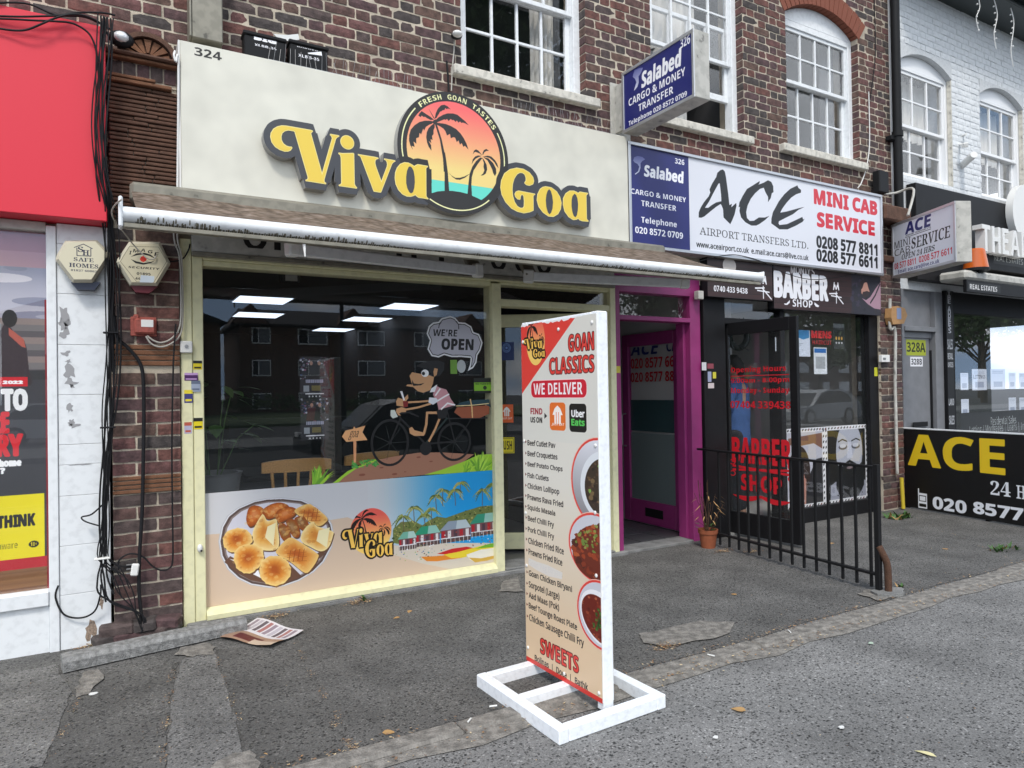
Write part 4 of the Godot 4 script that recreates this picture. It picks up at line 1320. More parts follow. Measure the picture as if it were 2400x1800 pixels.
func small_logo(cv: Cv, sun: Vector2, rx: float, ry: float, viva: Array, goa: Array, rim: float) -> void:
	letter_shapes()
	cv.polys([cv.oval(sun.x, sun.y, rx, ry)], Color(0.96, 0.80, 0.42), Color(0.91, 0.38, 0.33), sun.y - ry * 0.5, sun.y + ry * 0.7)
	var k = Transform2D(Vector2(rx / L.r * 1.18, 0), Vector2(0, ry / L.r * 1.18), Vector2.ZERO)
	var to = Transform2D(k.x, k.y, sun - Vector2(L.c.x * k.x.x, L.c.y * k.y.y) + Vector2(0, ry * 0.05))
	for s in [L.palm, L.palm2]:
		for pl in moved(s, to): cv.poly(pl, Color(0.12, 0.09, 0.08))
	for word in [[[L.V[0], L.i[0], L.i[1], L.v[0], L.a[0]], [L.a_hole], viva], [[L.G[0], L.o[0], L.a2[0]], [L.o_hole, L.a2_hole], goa]]:
		var to2 = fit(box_of(word[0]), word[2][0], word[2][1], word[2][2], word[2][3])
		var ls = moved(word[0], to2)
		for pl in ls:
			for o in Geometry2D.offset_polygon(pl, rim, Geometry2D.JOIN_ROUND): cv.poly(o, Color(0.1, 0.08, 0.07))
		for pl in ls: cv.poly(pl, Color(0.96, 0.77, 0.36))
		for pl in moved(word[1], to2): cv.poly(pl, Color(0.1, 0.08, 0.07))
func goan_signs() -> void:
	letter_shapes()
	var zs = 0.16
	var x0 = 0.381
	var x1 = 3.877
	var y0 = 2.682
	var y1 = 3.629
	var t = thing("cafe_fascia", "long cream fascia sign carrying raised Viva Goa lettering and palm emblem", "sign", Vector3((x0 + x1) / 2, y0, 0.08))
	part(t, "panel", bx(x0, x1, y0, y1, 0.004, zs, 0.003), M.cream_sign)
	part(t, "edge_trim", bx(x0 - 0.012, x0 - 0.0005, y0, y1 + 0.004, 0.004, zs - 0.01, 0.002), M.white_plastic)
	var cv = Cv.new(0.447, 3.545, 0.629, 3.612, 160, Color(0, 0, 0, 0))
	cv.txt("324", 0.46, 3.553, 0.616, 3.605, Color(0.16, 0.15, 0.14))
	part(t, "street_number", sheet(cv, zs + 0.001), printed(cv, 0.5, true))
	var disc = PackedVector2Array()
	for i in 72: disc.append(L.c + Vector2(cos(TAU * i / 72), sin(TAU * i / 72)) * L.r)
	var outline: PackedVector2Array = disc
	var grown = []
	for k in ["a", "v", "i", "V", "G", "o", "a2"]:
		for pl in L[k]:
			for g in Geometry2D.offset_polygon(pl, 0.046, Geometry2D.JOIN_ROUND):
				grown.append(g)
				var best = 0.0
				var pick = outline
				for o in Geometry2D.merge_polygons(outline, g):
					var ar = 0.0
					for i in o.size(): ar += o[i].cross(o[(i + 1) % o.size()])
					if absf(ar) > best:
						best = absf(ar)
						pick = o
				outline = pick
	var m = MB.new()
	m.prism(outline, zs - 0.002, 0.229)
	part(t, "letter_returns", m, M.letter_side)
	m = MB.new()
	m.flat(outline, 0.2296)
	part(t, "letter_backing", m, M.charcoal)
	cv = Cv.new(L.c.x - L.r, L.c.y - L.r, L.c.x + L.r, L.c.y + L.r, 720, Color(0.2, 0.2, 0.21))
	var ink = Color(0.17, 0.165, 0.165)
	var ri: float = L.r * 0.845
	cv.ell(L.c.x, L.c.y, L.r, L.r, ink)
	var sea: float = 2.981
	cv.polys([cv.oval(L.c.x, L.c.y, ri, ri, 0.0, 72)], Color(0.93, 0.83, 0.52), Color(0.95, 0.42, 0.42), L.c.y - 0.12, L.c.y + ri * 0.9)
	var wet = PackedVector2Array()
	for i in 73:
		var p = Vector2(cos(TAU * i / 72), sin(TAU * i / 72)) * ri + L.c
		wet.append(Vector2(p.x, minf(p.y, sea)))
	cv.poly(wet, Color(0.40, 0.85, 0.78))
	cv.poly(P([1.933, 2.749, 1.971, 2.867, 1.996, 2.877, 2.05, 2.899, 2.117, 2.913, 2.176, 2.919, 2.229, 2.919, 2.289, 2.913, 2.331, 2.903, 2.377, 2.891, 2.406, 2.881, 2.38, 2.802, 2.151, 2.741]), ink)
	for s in [L.palm, L.palm2, L.hammock]:
		for pl in s: cv.poly(pl, ink)
	for i in 120:
		var a = TAU * i / 120
		var b = TAU * (i + 1.05) / 120
		cv.poly([L.c + Vector2(cos(a), sin(a)) * ri, L.c + Vector2(cos(b), sin(b)) * ri, L.c + Vector2(cos(b), sin(b)) * L.r * 1.02, L.c + Vector2(cos(a), sin(a)) * L.r * 1.02], ink)
	var pale = Color(0.93, 0.93, 0.70)
	cv.ring_text("FRESH GOAN TASTES", L.c.x, L.c.y, L.r * 0.918, L.r * 0.082, deg_to_rad(133), deg_to_rad(35), pale)
	for arc in [[138, 197], [31, -8], [-48, -130]]:
		var pl = PackedVector2Array()
		for i in 25:
			var g = deg_to_rad(lerpf(arc[0], arc[1], i / 24.0))
			pl.append(L.c + Vector2(cos(g), sin(g)) * L.r * 0.925)
		cv.line(pl, 0.009, pale)
	for g in grown: cv.poly(g, ink)
	m = MB.new()
	for i in 72:
		var a = disc[i]
		var b = disc[(i + 1) % 72]
		var uv = func(p: Vector2) -> Vector2: return Vector2((p.x - cv.x0) / (cv.x1 - cv.x0), (cv.y1 - p.y) / (cv.y1 - cv.y0))
		m.tri(Vector3(L.c.x, L.c.y, 0.2304), Vector3(a.x, a.y, 0.2304), Vector3(b.x, b.y, 0.2304), Vector2(0.5, 0.5), uv.call(a), uv.call(b))
	part(t, "palm_emblem", m, printed(cv, 0.4))
	for k in ["V", "i", "v", "a", "G", "o", "a2"]:
		m = MB.new()
		for pl in L[k]:
			for o in Geometry2D.offset_polygon(pl, 0.0045, Geometry2D.JOIN_ROUND): m.prism(o, 0.2298, 0.2312, Transform3D.IDENTITY, false)
		var e = part(t, "letter", m, M.gold_edge)
		m = MB.new()
		for pl in L[k]: m.flat(pl, 0.2318)
		part(e, "letter_face", m, M.gold)
		if L.has(k + "_hole"):
			m = MB.new()
			m.flat(L[k + "_hole"], 0.2324)
			part(e, "counter", m, M.charcoal)
func goan_shopfront() -> void:
	var t = thing("yellow_shopfront", "yellow framed cafe shopfront with a big printed window and open door", "shopfront", Vector3(2.1, 0, 0))
	var zf = 0.03
	var xl = 0.373
	var xa = 0.441
	var xb = 0.505
	var xm0 = 2.595
	var xm1 = 2.672
	var xr = 3.822
	var yh = 2.281
	var yt = 2.379
	part(t, "jamb", bx(xl, xa - 0.001, 0.0, yt + 0.06, -0.12, zf + 0.008, 0.004), M.yellow)
	part(t, "jamb", bx(xa + 0.001, xb, 0.0, yt + 0.06, -0.12, zf, 0.004), M.yellow)
	part(t, "jamb", bx(xr - 0.06, xr, 0.0, yt + 0.06, -0.12, zf, 0.004), M.yellow)
	part(t, "mullion", bx(xm0, xm1, 0.0, yh + 0.02, -0.12, zf + 0.004, 0.004), M.yellow)
	part(t, "head_rail", bx(xb, xr - 0.06, yh + 0.035, yt + 0.06, -0.12, zf - 0.004, 0.004), M.yellow)
	part(t, "head_rail", bx(xb, xm0, yh, yh + 0.034, -0.12, zf - 0.016, 0.004), M.yellow)
	part(t, "head_rail", bx(xm1, xr - 0.06, yh + 0.015, yh + 0.034, -0.12, zf - 0.014, 0.004), M.yellow)
	var ty = 2.181
	part(t, "transom_bar", bx(xm1, xr - 0.06, ty - 0.055, ty, -0.12, zf - 0.006, 0.004), M.yellow)
	var cill = MB.new()
	var cp = PackedVector2Array([Vector2(-0.12, 0.036), Vector2(0.058, 0.036), Vector2(0.06, 0.066), Vector2(0.035, 0.082), Vector2(-0.002, 0.100), Vector2(-0.12, 0.100)])
	cill.prism(cp, xb + 0.001, xm0 - 0.001, Transform3D(Basis(Vector3(0, 0, 1), Vector3(0, 1, 0), Vector3(1, 0, 0)), Vector3.ZERO))
	part(t, "cill", cill, M.yellow)
	part(t, "threshold", bx(xm1, xr - 0.06, 0.034, 0.05, -0.2, 0.05, 0.004), M.concrete)
	part(t, "pane", bx(xb, xm0, 0.10, yh, -0.026, -0.020), M.glass)
	part(t, "pane", bx(xm1, xr - 0.06, ty, yh + 0.016, -0.026, -0.020), M.glass)
	var hinge = Vector3(xr - 0.07, 0.0, -0.06)
	var wd = 1.02
	var turn = Transform3D(Basis(Vector3.UP, deg_to_rad(-31)), hinge)
	var door = Node3D.new()
	door.name = "door"
	t.add_child(door, true)
	var top = ty - 0.06
	var leaf = func(a: float, b: float, c: float, d: float, th := 0.022) -> MB:
		var q = MB.new()
		q.box(-b, -a, c, d, -th, th, 0.003, turn)
		return q
	part(door, "stile", leaf.call(0.0, 0.09, 0.06, top), M.yellow)
	part(door, "stile", leaf.call(wd - 0.09, wd, 0.06, top), M.yellow)
	part(door, "rail", leaf.call(0.09, wd - 0.09, top - 0.11, top), M.yellow)
	part(door, "rail", leaf.call(0.09, wd - 0.09, 0.06, 0.2), M.yellow)
	part(door, "pane", leaf.call(0.09, wd - 0.09, 0.2, top - 0.11, 0.003), M.glass)
	var q = MB.new()
	q.tube([turn * Vector3(-wd + 0.045, 0.9, 0.03), turn * Vector3(-wd + 0.045, 0.9, 0.065), turn * Vector3(-wd + 0.045, 1.2, 0.065), turn * Vector3(-wd + 0.045, 1.2, 0.03)], 0.009, 8)
	part(door, "handle", q, M.steel)
	var st = func(u0: float, u1: float, v0: float, v1: float, cv: Cv) -> void:
		var s = MB.new()
		s.quad(turn * Vector3(-u1, v0, 0.005), turn * Vector3(-u0, v0, 0.005), turn * Vector3(-u0, v1, 0.005), turn * Vector3(-u1, v1, 0.005))
		part(door, "sticker", s, printed(cv, 0.4))
	var cv = Cv.new(0, 0, 1, 1.1, 96, Color(0.05, 0.17, 0.42))
	for r in [0.28, 0.2]:
		cv.ell(0.5, 0.75, r, r, Color(0.45, 0.60, 0.85))
		cv.ell(0.5, 0.75, r - 0.04, r - 0.04, Color(0.05, 0.17, 0.42))
	cv.ell(0.5, 0.75, 0.08, 0.08, Color(0.45, 0.60, 0.85))
	st.call(wd - 0.23, wd - 0.1, 1.72, 1.88, cv)
	cv = Cv.new(0, 0, 1, 1.2, 128, Color(0.92, 0.40, 0.16))
	house_mark(cv, 0.5, 0.72, 0.30)
	cv.txt("JUST EAT", 0.1, 0.18, 0.9, 0.34, Color(0.98, 0.9, 0.85), "b", 0.15)
	st.call(wd - 0.215, wd - 0.1, 1.17, 1.33, cv)
	cv = Cv.new(0, 0, 1, 0.9, 128, Color(0.91, 0.84, 0.13))
	cv.line([Vector2(0.06, 0.06), Vector2(0.94, 0.06), Vector2(0.94, 0.84), Vector2(0.06, 0.84), Vector2(0.06, 0.06)], 0.02, Color(0.1, 0.1, 0.05))
	cv.txt("PUSH", 0.14, 0.2, 0.86, 0.7, Color(0.08, 0.08, 0.05))
	st.call(wd - 0.22, wd - 0.08, 0.9, 1.04, cv)
	window_prints(t)
	for s in [
		[0.444, 1.616, 0.496, 1.672, Color(0.86, 0.78, 0.1), Color(0.1, 0.1, 0.08)], [0.393, 1.546, 0.47, 1.595, Color(0.30, 0.12, 0.36), Color(0.75, 0.6, 0.8)], [0.431, 1.476, 0.484, 1.546, Color(0.62, 0.66, 0.74), Color(0.4, 0.44, 0.52)],
		[0.391, 1.407, 0.439, 1.488, Color(0.24, 0.24, 0.48), Color(0.9, 0.82, 0.2)], [0.389, 1.215, 0.432, 1.286, Color(0.70, 0.68, 0.78), Color(0.72, 0.35, 0.28)], [0.443, 1.239, 0.496, 1.311, Color(0.88, 0.80, 0.1), Color(0.1, 0.1, 0.08)]]:
		cv = Cv.new(s[0], s[1], s[2], s[3], 48, s[4])
		var hh: float = s[3] - s[1]
		cv.rect(s[0], s[3] - hh * 0.3, s[2], s[3], s[5])
		cv.rect(s[0] + 0.006, s[1] + hh * 0.12, s[2] - 0.006, s[1] + hh * 0.3, s[5])
		part(t, "sticker", sheet(cv, zf + 0.009 if s[0] < xa else zf + 0.0012), printed(cv, 0.4))
	var ob = thing("old_sign_board", "grey white old signboard with black letters half hidden by the awning", "sign", Vector3(2, yt + 0.05, 0.05))
	var oy0 = 2.358
	part(ob, "board", bx(0.441, 3.791, oy0, 2.715, 0.038, 0.06, 0.003), M.alu_paint)
	part(ob, "bottom_rail", bx(0.441, 3.791, oy0 - 0.03, oy0 - 0.001, 0.035, 0.075, 0.004), M.galv)
	cv = Cv.new(0.457, 2.409, 3.605, 2.543, 900, Color(0, 0, 0, 0))
	var k = Color(0.07, 0.07, 0.07)
	var yb = oy0 + 0.035
	for g in [[0.82, 0.075], [2.639, 0.07], [2.857, 0.07], [3.064, 0.07]]:
		cv.polys([cv.oval(g[0], yb + 0.085, g[1], 0.085), cv.oval(g[0], yb + 0.085, g[1] - 0.035, 0.052)], k)
	for g in [0.96, 1.813, 1.929, 2.148, 2.438]: cv.rect(g - 0.02, yb, g + 0.022, yb + 0.2, k)
	part(ob, "lettering", sheet(cv, 0.0612), printed(cv, 0.5, true))
	var ks = thing("key_switch", "small white square key switch fixed to the yellow jamb", "switch", Vector3(0.403, 1.752, 0.05))
	part(ks, "box", bx(0.369, 0.439, 1.719, 1.793, 0.038, 0.068, 0.005), M.white_plastic)
	q = MB.new()
	q.tube([Vector3(0.404, 1.759, 0.066), Vector3(0.404, 1.759, 0.066) + Vector3(0, 0, 0.007)], 0.011, 10)
	part(ks, "lock", q, M.steel)
	var ca = thing("round_sensor", "little white round sensor on the yellow jamb beside the plate picture", "sensor", Vector3(0.473, 0.491, 0.04))
	q = MB.new()
	q.ball(Vector3(0.47, 0.493, 0.045), Vector3(0.017, 0.026, 0.016))
	part(ca, "body", q, M.white_plastic)
	q = MB.new()
	q.ball(Vector3(0.476, 0.479, 0.062), Vector3(0.006, 0.007, 0.005), 8, 5)
	part(ca, "lens", q, M.black_plastic)
func house_mark(cv: Cv, x: float, y: float, s: float) -> void:
	var w = Color(0.99, 0.96, 0.93)
	cv.poly([Vector2(x - s, y), Vector2(x - s * 0.55, y + s * 0.75), Vector2(x, y + s * 1.1), Vector2(x + s * 0.55, y + s * 0.75), Vector2(x + s, y), Vector2(x + s * 0.62, y), Vector2(x + s * 0.62, y - s), Vector2(x - s * 0.62, y - s), Vector2(x - s * 0.62, y)], w)
	var bg = cv.im.get_pixel(2, 2)
	cv.rect(x - s * 0.3, y - s, x - s * 0.18, y + s * 0.35, Color(0.92, 0.42, 0.18))
	cv.rect(x + s * 0.15, y - s, x + s * 0.27, y + s * 0.35, Color(0.92, 0.42, 0.18))
func window_prints(t: Node3D) -> void:
	var z = -0.0145
	var cv = Cv.new(0.509, 0.098, 2.625, 0.819, 1400, Color(0.80, 0.80, 0.815))
	cv.y0 = 0.0
	var y0 = 0.101
	cv = Cv.new(0.504, y0, 2.624, 0.825, 1400, Color(0.80, 0.80, 0.815))
	var sk0 = 1.579
	for i in 60:
		var a = lerpf(sk0, cv.x1, i / 60.0)
		cv.rect(a, y0, lerpf(sk0, cv.x1, (i + 1.02) / 60.0), 1.0, Color(0.80, 0.81, 0.82).lerp(Color(0.10, 0.60, 0.86), smoothstep(0.0, 0.75, i / 60.0)))
	cv.poly(P([0.491, 0.564, 0.665, 0.556, 0.894, 0.551, 1.134, 0.558, 1.336, 0.572, 1.43, 0.577, 1.546, 0.518, 1.707, 0.362, 1.876, 0.298, 2.231, 0.208, 2.679, 0.195, 2.667, -0.5, 0.484, -0.081]), Color(0.83, 0.735, 0.645))
	cv.poly(P([1.685, 0.333, 1.876, 0.33, 2.232, 0.297, 2.68, 0.241, 2.677, 0.056, 2.353, 0.056, 1.99, 0.174, 1.762, 0.27]), Color(0.82, 0.78, 0.72))
	var r = RandomNumberGenerator.new()
	r.seed = 3
	var grove = P([1.763, 0.355, 1.765, 0.451, 1.822, 0.498, 1.925, 0.498, 1.995, 0.457, 2.042, 0.485, 2.114, 0.51, 2.187, 0.492, 2.361, 0.53, 2.489, 0.551, 2.646, 0.547, 2.643, 0.408, 2.358, 0.383, 2.112, 0.378, 1.876, 0.32])
	cv.poly(grove, Color(0.42, 0.46, 0.25))
	cv.speckle(box_of([grove]).position.x, box_of([grove]).position.y, box_of([grove]).end.x, box_of([grove]).end.y, 500, 0.004, 0.012, [Color(0.30, 0.37, 0.16), Color(0.55, 0.56, 0.30), Color(0.66, 0.64, 0.38), Color(0.22, 0.28, 0.14), Color(0.48, 0.47, 0.30)], 5, grove)
	for c in [Vector2(1.927, 0.595), Vector2(2.008, 0.532), Vector2(2.105, 0.666), Vector2(2.166, 0.705), Vector2(2.315, 0.748), Vector2(2.264, 0.696), Vector2(2.504, 0.676), Vector2(2.596, 0.714), Vector2(2.067, 0.57), Vector2(1.845, 0.539)]:
		cv.line([c, c + Vector2(r.randf_range(-0.01, 0.02), -0.12)], 0.006, Color(0.40, 0.34, 0.25))
		for i in 17:
			var g = r.randf_range(-0.6, PI + 0.6)
			var l = r.randf_range(0.05, 0.085)
			var col: Color = [Color(0.34, 0.42, 0.17), Color(0.60, 0.62, 0.30), Color(0.72, 0.70, 0.40), Color(0.26, 0.33, 0.15), Color(0.50, 0.55, 0.25)][r.randi() % 5]
			var last: Vector2 = c
			for k in 7:
				var f = (k + 1) / 7.0
				var p: Vector2 = c + Vector2(cos(g), sin(g) * 0.75) * l * f - Vector2(0, 0.055 * f * f)
				cv.line([last, p], 0.004, col)
				cv.line([p, p + Vector2(cos(g) * 0.006, -0.016 * (1.2 - f))], 0.0035, col)
				cv.line([p, p + Vector2(cos(g) * 0.010, 0.004 - 0.010 * f)], 0.003, col.lightened(0.1))
				last = p
	for hh in [[2.398, 0.352, 2.629, 0.492, Color(0.20, 0.56, 0.45)], [2.144, 0.333, 2.395, 0.463, Color(0.55, 0.60, 0.66)], [1.936, 0.331, 2.135, 0.448, Color(0.18, 0.58, 0.44)], [1.809, 0.322, 1.946, 0.424, Color(0.45, 0.68, 0.60)]]:
		var a: float = hh[0]
		var b: float = hh[2]
		var c: float = hh[1]
		var d: float = hh[3]
		for i in 7: cv.line([Vector2(lerpf(a, b, (i + 0.3) / 7.0), c - 0.03), Vector2(lerpf(a, b, (i + 0.3) / 7.0), c + 0.02)], 0.004, Color(0.88, 0.86, 0.84))
		cv.rect(a, c - 0.03, b, c, Color(0.34, 0.27, 0.26))
		for i in 7: cv.line([Vector2(lerpf(a, b, (i + 0.3) / 7.0), c - 0.04), Vector2(lerpf(a, b, (i + 0.3) / 7.0), c + 0.02)], 0.004, Color(0.85, 0.82, 0.80))
		cv.rect(a, c, b, lerpf(c, d, 0.5), Color(0.46, 0.30, 0.32))
		for i in 5: cv.rect(lerpf(a, b, (i + 0.15) / 5.0), c + 0.006, lerpf(a, b, (i + 0.7) / 5.0), lerpf(c, d, 0.45), [Color(0.68, 0.14, 0.18), Color(0.86, 0.84, 0.84), Color(0.30, 0.22, 0.26)][i % 3])
		cv.rect(a, c, b, c + 0.007, Color(0.88, 0.88, 0.9))
		cv.poly([Vector2(a - 0.01, lerpf(c, d, 0.5)), Vector2(b + 0.005, lerpf(c, d, 0.5)), Vector2(lerpf(a, b, 0.85), d), Vector2(lerpf(a, b, 0.25), d)], hh[4])
		cv.poly([Vector2(lerpf(a, b, 0.5), lerpf(c, d, 0.5)), Vector2(b + 0.005, lerpf(c, d, 0.5)), Vector2(lerpf(a, b, 0.85), d), Vector2(lerpf(a, b, 0.55), d)], Color(0.82, 0.88, 0.88).lerp(hh[4], 0.4))
	cv.speckle(1.786, 0.202, 2.626, 0.384, 130, 0.003, 0.008, [Color(0.9, 0.9, 0.92), Color(0.3, 0.4, 0.6), Color(0.75, 0.3, 0.2), Color(0.35, 0.28, 0.25), Color(0.62, 0.68, 0.4), Color(0.2, 0.55, 0.55)], 9)
	cv.poly(P([1.979, 0.225, 2.109, 0.213, 2.355, 0.208, 2.483, 0.209, 2.33, 0.172, 2.109, 0.174, 2.026, 0.186]), Color(0.86, 0.52, 0.18))
	cv.poly(P([2.11, 0.229, 2.232, 0.252, 2.356, 0.253, 2.419, 0.234, 2.355, 0.214, 2.206, 0.211]), Color(0.78, 0.16, 0.16))
	cv.poly(P([2.164, 0.217, 2.293, 0.222, 2.483, 0.243, 2.641, 0.252, 2.64, 0.212, 2.483, 0.197, 2.33, 0.172, 2.23, 0.18]), Color(0.90, 0.80, 0.22))
	cv.poly(P([2.432, 0.227, 2.535, 0.248, 2.641, 0.252, 2.64, 0.217]), Color(0.45, 0.68, 0.2))
	cv.poly(P([2.355, 0.191, 2.483, 0.214, 2.64, 0.212, 2.638, 0.136, 2.533, 0.122, 2.43, 0.122, 2.386, 0.148]), Color(0.92, 0.90, 0.84))
	cv.poly(P([2.374, 0.166, 2.482, 0.146, 2.639, 0.154, 2.638, 0.135, 2.533, 0.12, 2.43, 0.121]), Color(0.82, 0.66, 0.30))
	var tray = P([0.584, 0.511, 0.602, 0.603, 0.64, 0.67, 0.703, 0.716, 0.803, 0.752, 0.887, 0.761, 0.991, 0.756, 1.117, 0.73, 1.216, 0.675, 1.285, 0.602, 1.32, 0.543, 1.333, 0.47, 1.318, 0.38, 1.261, 0.286, 1.19, 0.225, 1.09, 0.18, 0.993, 0.16, 0.898, 0.162, 0.779, 0.2, 0.698, 0.254, 0.636, 0.325, 0.597, 0.415])
	var cc = Vector2.ZERO
	for p in tray: cc += p / tray.size()
	for s in [[1.0, Color(0.74, 0.74, 0.76)], [0.985, Color(0.86, 0.86, 0.88)], [0.965, Color(0.36, 0.29, 0.27)], [0.925, Color(0.54, 0.48, 0.46)], [0.895, Color(0.83, 0.82, 0.86)]]:
		var q = PackedVector2Array()
		for p in tray: q.append(cc + (p - cc) * s[0])
		cv.poly(q, s[1])
	cv.poly(P([0.619, 0.374, 0.689, 0.298, 0.779, 0.232, 0.899, 0.191, 1.013, 0.184, 1.11, 0.207, 1.024, 0.309, 0.863, 0.311, 0.735, 0.349, 0.655, 0.407]), Color(0.42, 0.30, 0.24))
	cv.poly(P([1.19, 0.285, 1.261, 0.336, 1.298, 0.433, 1.31, 0.503, 1.262, 0.377, 1.131, 0.304]), Color(0.40, 0.29, 0.23))
	cv.poly(P([0.65, 0.389, 0.708, 0.352, 0.77, 0.286, 0.843, 0.237, 0.826, 0.297, 0.753, 0.356]), Color(0.95, 0.95, 0.97))
	var crust = [Color(0.87, 0.60, 0.28), Color(0.93, 0.73, 0.42), Color(0.80, 0.46, 0.17), Color(0.95, 0.80, 0.52), Color(0.72, 0.36, 0.13)]
	var pieces = [
		[P([0.757, 0.653, 0.775, 0.709, 0.821, 0.719, 0.867, 0.69, 0.867, 0.651, 0.829, 0.607, 0.783, 0.583, 0.76, 0.604]), Color(0.80, 0.42, 0.16), 0],
		[P([0.858, 0.681, 0.905, 0.715, 0.962, 0.725, 1.01, 0.71, 1.029, 0.684, 0.98, 0.649, 0.913, 0.622, 0.876, 0.631]), Color(0.84, 0.46, 0.18), 0],
		[P([0.942, 0.614, 0.947, 0.662, 0.99, 0.687, 1.048, 0.687, 1.082, 0.659, 1.057, 0.621, 0.999, 0.598, 0.96, 0.587]), Color(0.82, 0.44, 0.17), 0],
		[P([1.072, 0.669, 1.151, 0.697, 1.196, 0.677, 1.285, 0.592, 1.275, 0.558, 1.224, 0.538, 1.135, 0.593, 1.077, 0.639]), Color(0.85, 0.52, 0.24), 2],
		[P([1.066, 0.61, 1.125, 0.614, 1.159, 0.56, 1.164, 0.53, 1.124, 0.519, 1.08, 0.559]), Color(0.56, 0.36, 0.19), 0],
		[P([1.008, 0.587, 1.047, 0.608, 1.085, 0.569, 1.099, 0.497, 1.074, 0.475, 1.041, 0.504]), Color(0.60, 0.40, 0.21), 0],
		[P([0.96, 0.573, 0.994, 0.581, 1.022, 0.546, 1.036, 0.485, 1.007, 0.464, 0.973, 0.492]), Color(0.58, 0.38, 0.20), 0],
		[P([0.796, 0.552, 0.848, 0.648, 0.867, 0.651, 0.89, 0.61, 0.942, 0.616, 0.953, 0.573, 0.958, 0.426, 0.873, 0.415, 0.8, 0.455]), Color(0.90, 0.68, 0.34), 3],
		[P([1.104, 0.477, 1.134, 0.533, 1.189, 0.572, 1.214, 0.539, 1.32, 0.492, 1.326, 0.46, 1.293, 0.383, 1.237, 0.362, 1.162, 0.405, 1.118, 0.435]), Color(0.91, 0.70, 0.36), 3],
		[P([0.612, 0.498, 0.625, 0.558, 0.684, 0.584, 0.746, 0.572, 0.782, 0.535, 0.791, 0.485, 0.754, 0.452, 0.691, 0.426, 0.637, 0.447]), Color(0.90, 0.62, 0.28), 1],
		[P([0.677, 0.414, 0.7, 0.454, 0.754, 0.471, 0.809, 0.459, 0.855, 0.419, 0.859, 0.361, 0.826, 0.307, 0.77, 0.277, 0.707, 0.305, 0.681, 0.356]), Color(0.91, 0.63, 0.28), 1],
		[P([0.944, 0.408, 1.026, 0.481, 1.094, 0.448, 1.211, 0.353, 1.221, 0.322, 1.18, 0.257, 1.13, 0.229, 1.034, 0.317, 0.958, 0.372]), Color(0.89, 0.62, 0.29), 2],
		[P([0.835, 0.296, 0.854, 0.352, 0.91, 0.373, 0.977, 0.359, 1.024, 0.309, 1.038, 0.247, 1.013, 0.197, 0.955, 0.171, 0.889, 0.186, 0.843, 0.237]), Color(0.88, 0.58, 0.25), 1]]
	var sd = 40
	for pc in pieces:
		var bb = box_of([pc[0]])
		var mid = bb.get_center()
		var q = PackedVector2Array()
		var nn: int = pc[0].size()
		for i in nn:
			for j in 4:
				var p: Vector2 = pc[0][i].cubic_interpolate(pc[0][(i + 1) % nn], pc[0][(i + nn - 1) % nn], pc[0][(i + 2) % nn], j / 4.0)
				q.append(p + (Vector2.from_angle(sd + j * 2.3) * 0.003 if pc[2] == 1 else Vector2.ZERO))
		var sh = PackedVector2Array()
		for p in q: sh.append(p + Vector2(0.006, -0.010))
		cv.poly(sh, Color(0.40, 0.28, 0.20))
		cv.poly(q, pc[1])
		sd += 1
		var sets = [[Color(0.62, 0.30, 0.10), pc[1], pc[1].lightened(0.18)], [Color(0.95, 0.80, 0.50), Color(0.86, 0.55, 0.22), Color(0.70, 0.35, 0.13)], [Color(0.94, 0.77, 0.46), Color(0.87, 0.57, 0.25), Color(0.74, 0.38, 0.15)], [Color(0.97, 0.86, 0.60), Color(0.90, 0.66, 0.32), Color(0.82, 0.52, 0.22)]]
		var st = sets[pc[2]]
		for k in 12:
			var f = k / 11.0
			var inn = PackedVector2Array()
			for i in q.size(): inn.append(mid + (q[i] - mid) * (1.0 - 0.8 * f) + Vector2(-0.006, 0.010) * f + Vector2.from_angle(i * 1.9 + sd) * 0.0035 * sin(f * PI))
			var cc2: Color = st[0].lerp(st[1], f * 2.0) if f < 0.5 else st[1].lerp(st[2], f * 2.0 - 1.0)
			cv.poly(inn, cc2)
		cv.speckle(bb.position.x, bb.position.y, bb.end.x, bb.end.y, 26, 0.006, 0.02, [Color(0.95, 0.78, 0.46, 0.3), Color(0.62, 0.30, 0.10, 0.25), Color(0.98, 0.88, 0.62, 0.3)], sd, q)
		if pc[2] == 2:
			for i in 4: cv.line([mid + Vector2(-0.06 + 0.03 * i, -0.04), mid + Vector2(-0.045 + 0.03 * i, 0.04)], 0.004, Color(0.60, 0.28, 0.10))
			for i in 3: cv.line([mid + Vector2(-0.07, -0.03 + 0.025 * i), mid + Vector2(0.06, -0.045 + 0.03 * i)], 0.003, Color(0.66, 0.34, 0.14))
		elif pc[2] == 3:
			cv.poly([mid + Vector2(-0.005, -0.03), bb.position + bb.size * Vector2(0.8, 0.1), bb.position + bb.size * Vector2(0.9, 0.75), mid + Vector2(0.012, 0.04)], Color(0.96, 0.91, 0.72))
	var sun = Vector2(1.599, 0.459)
	small_logo(cv, sun, 0.155, 0.165, [1.39, 0.352, 1.685, 0.489], [1.555, 0.27, 1.762, 0.397], 0.012)
	part(t, "window_print", sheet(cv, z), printed(cv, 0.35))
	var vx = [1.187, cv.y1 + 0.001, 2.643, 2.048]
	cv = Cv.new(vx[0], vx[1], vx[2], vx[3], 1100, Color(0.5, 0.5, 0.5, 0))
	var K = Color(0.07, 0.07, 0.075)
	var skin = Color(0.80, 0.60, 0.42)
	var lime = Color(0.62, 0.80, 0.22)
	cv.poly(P([1.327, 0.818, 1.494, 0.918, 1.633, 0.962, 1.784, 0.985, 1.975, 1, 2.155, 0.992, 2.436, 0.96, 2.34, 0.906, 2.153, 0.858, 2.017, 0.832, 1.631, 0.825]), Color(0.63, 0.44, 0.35))
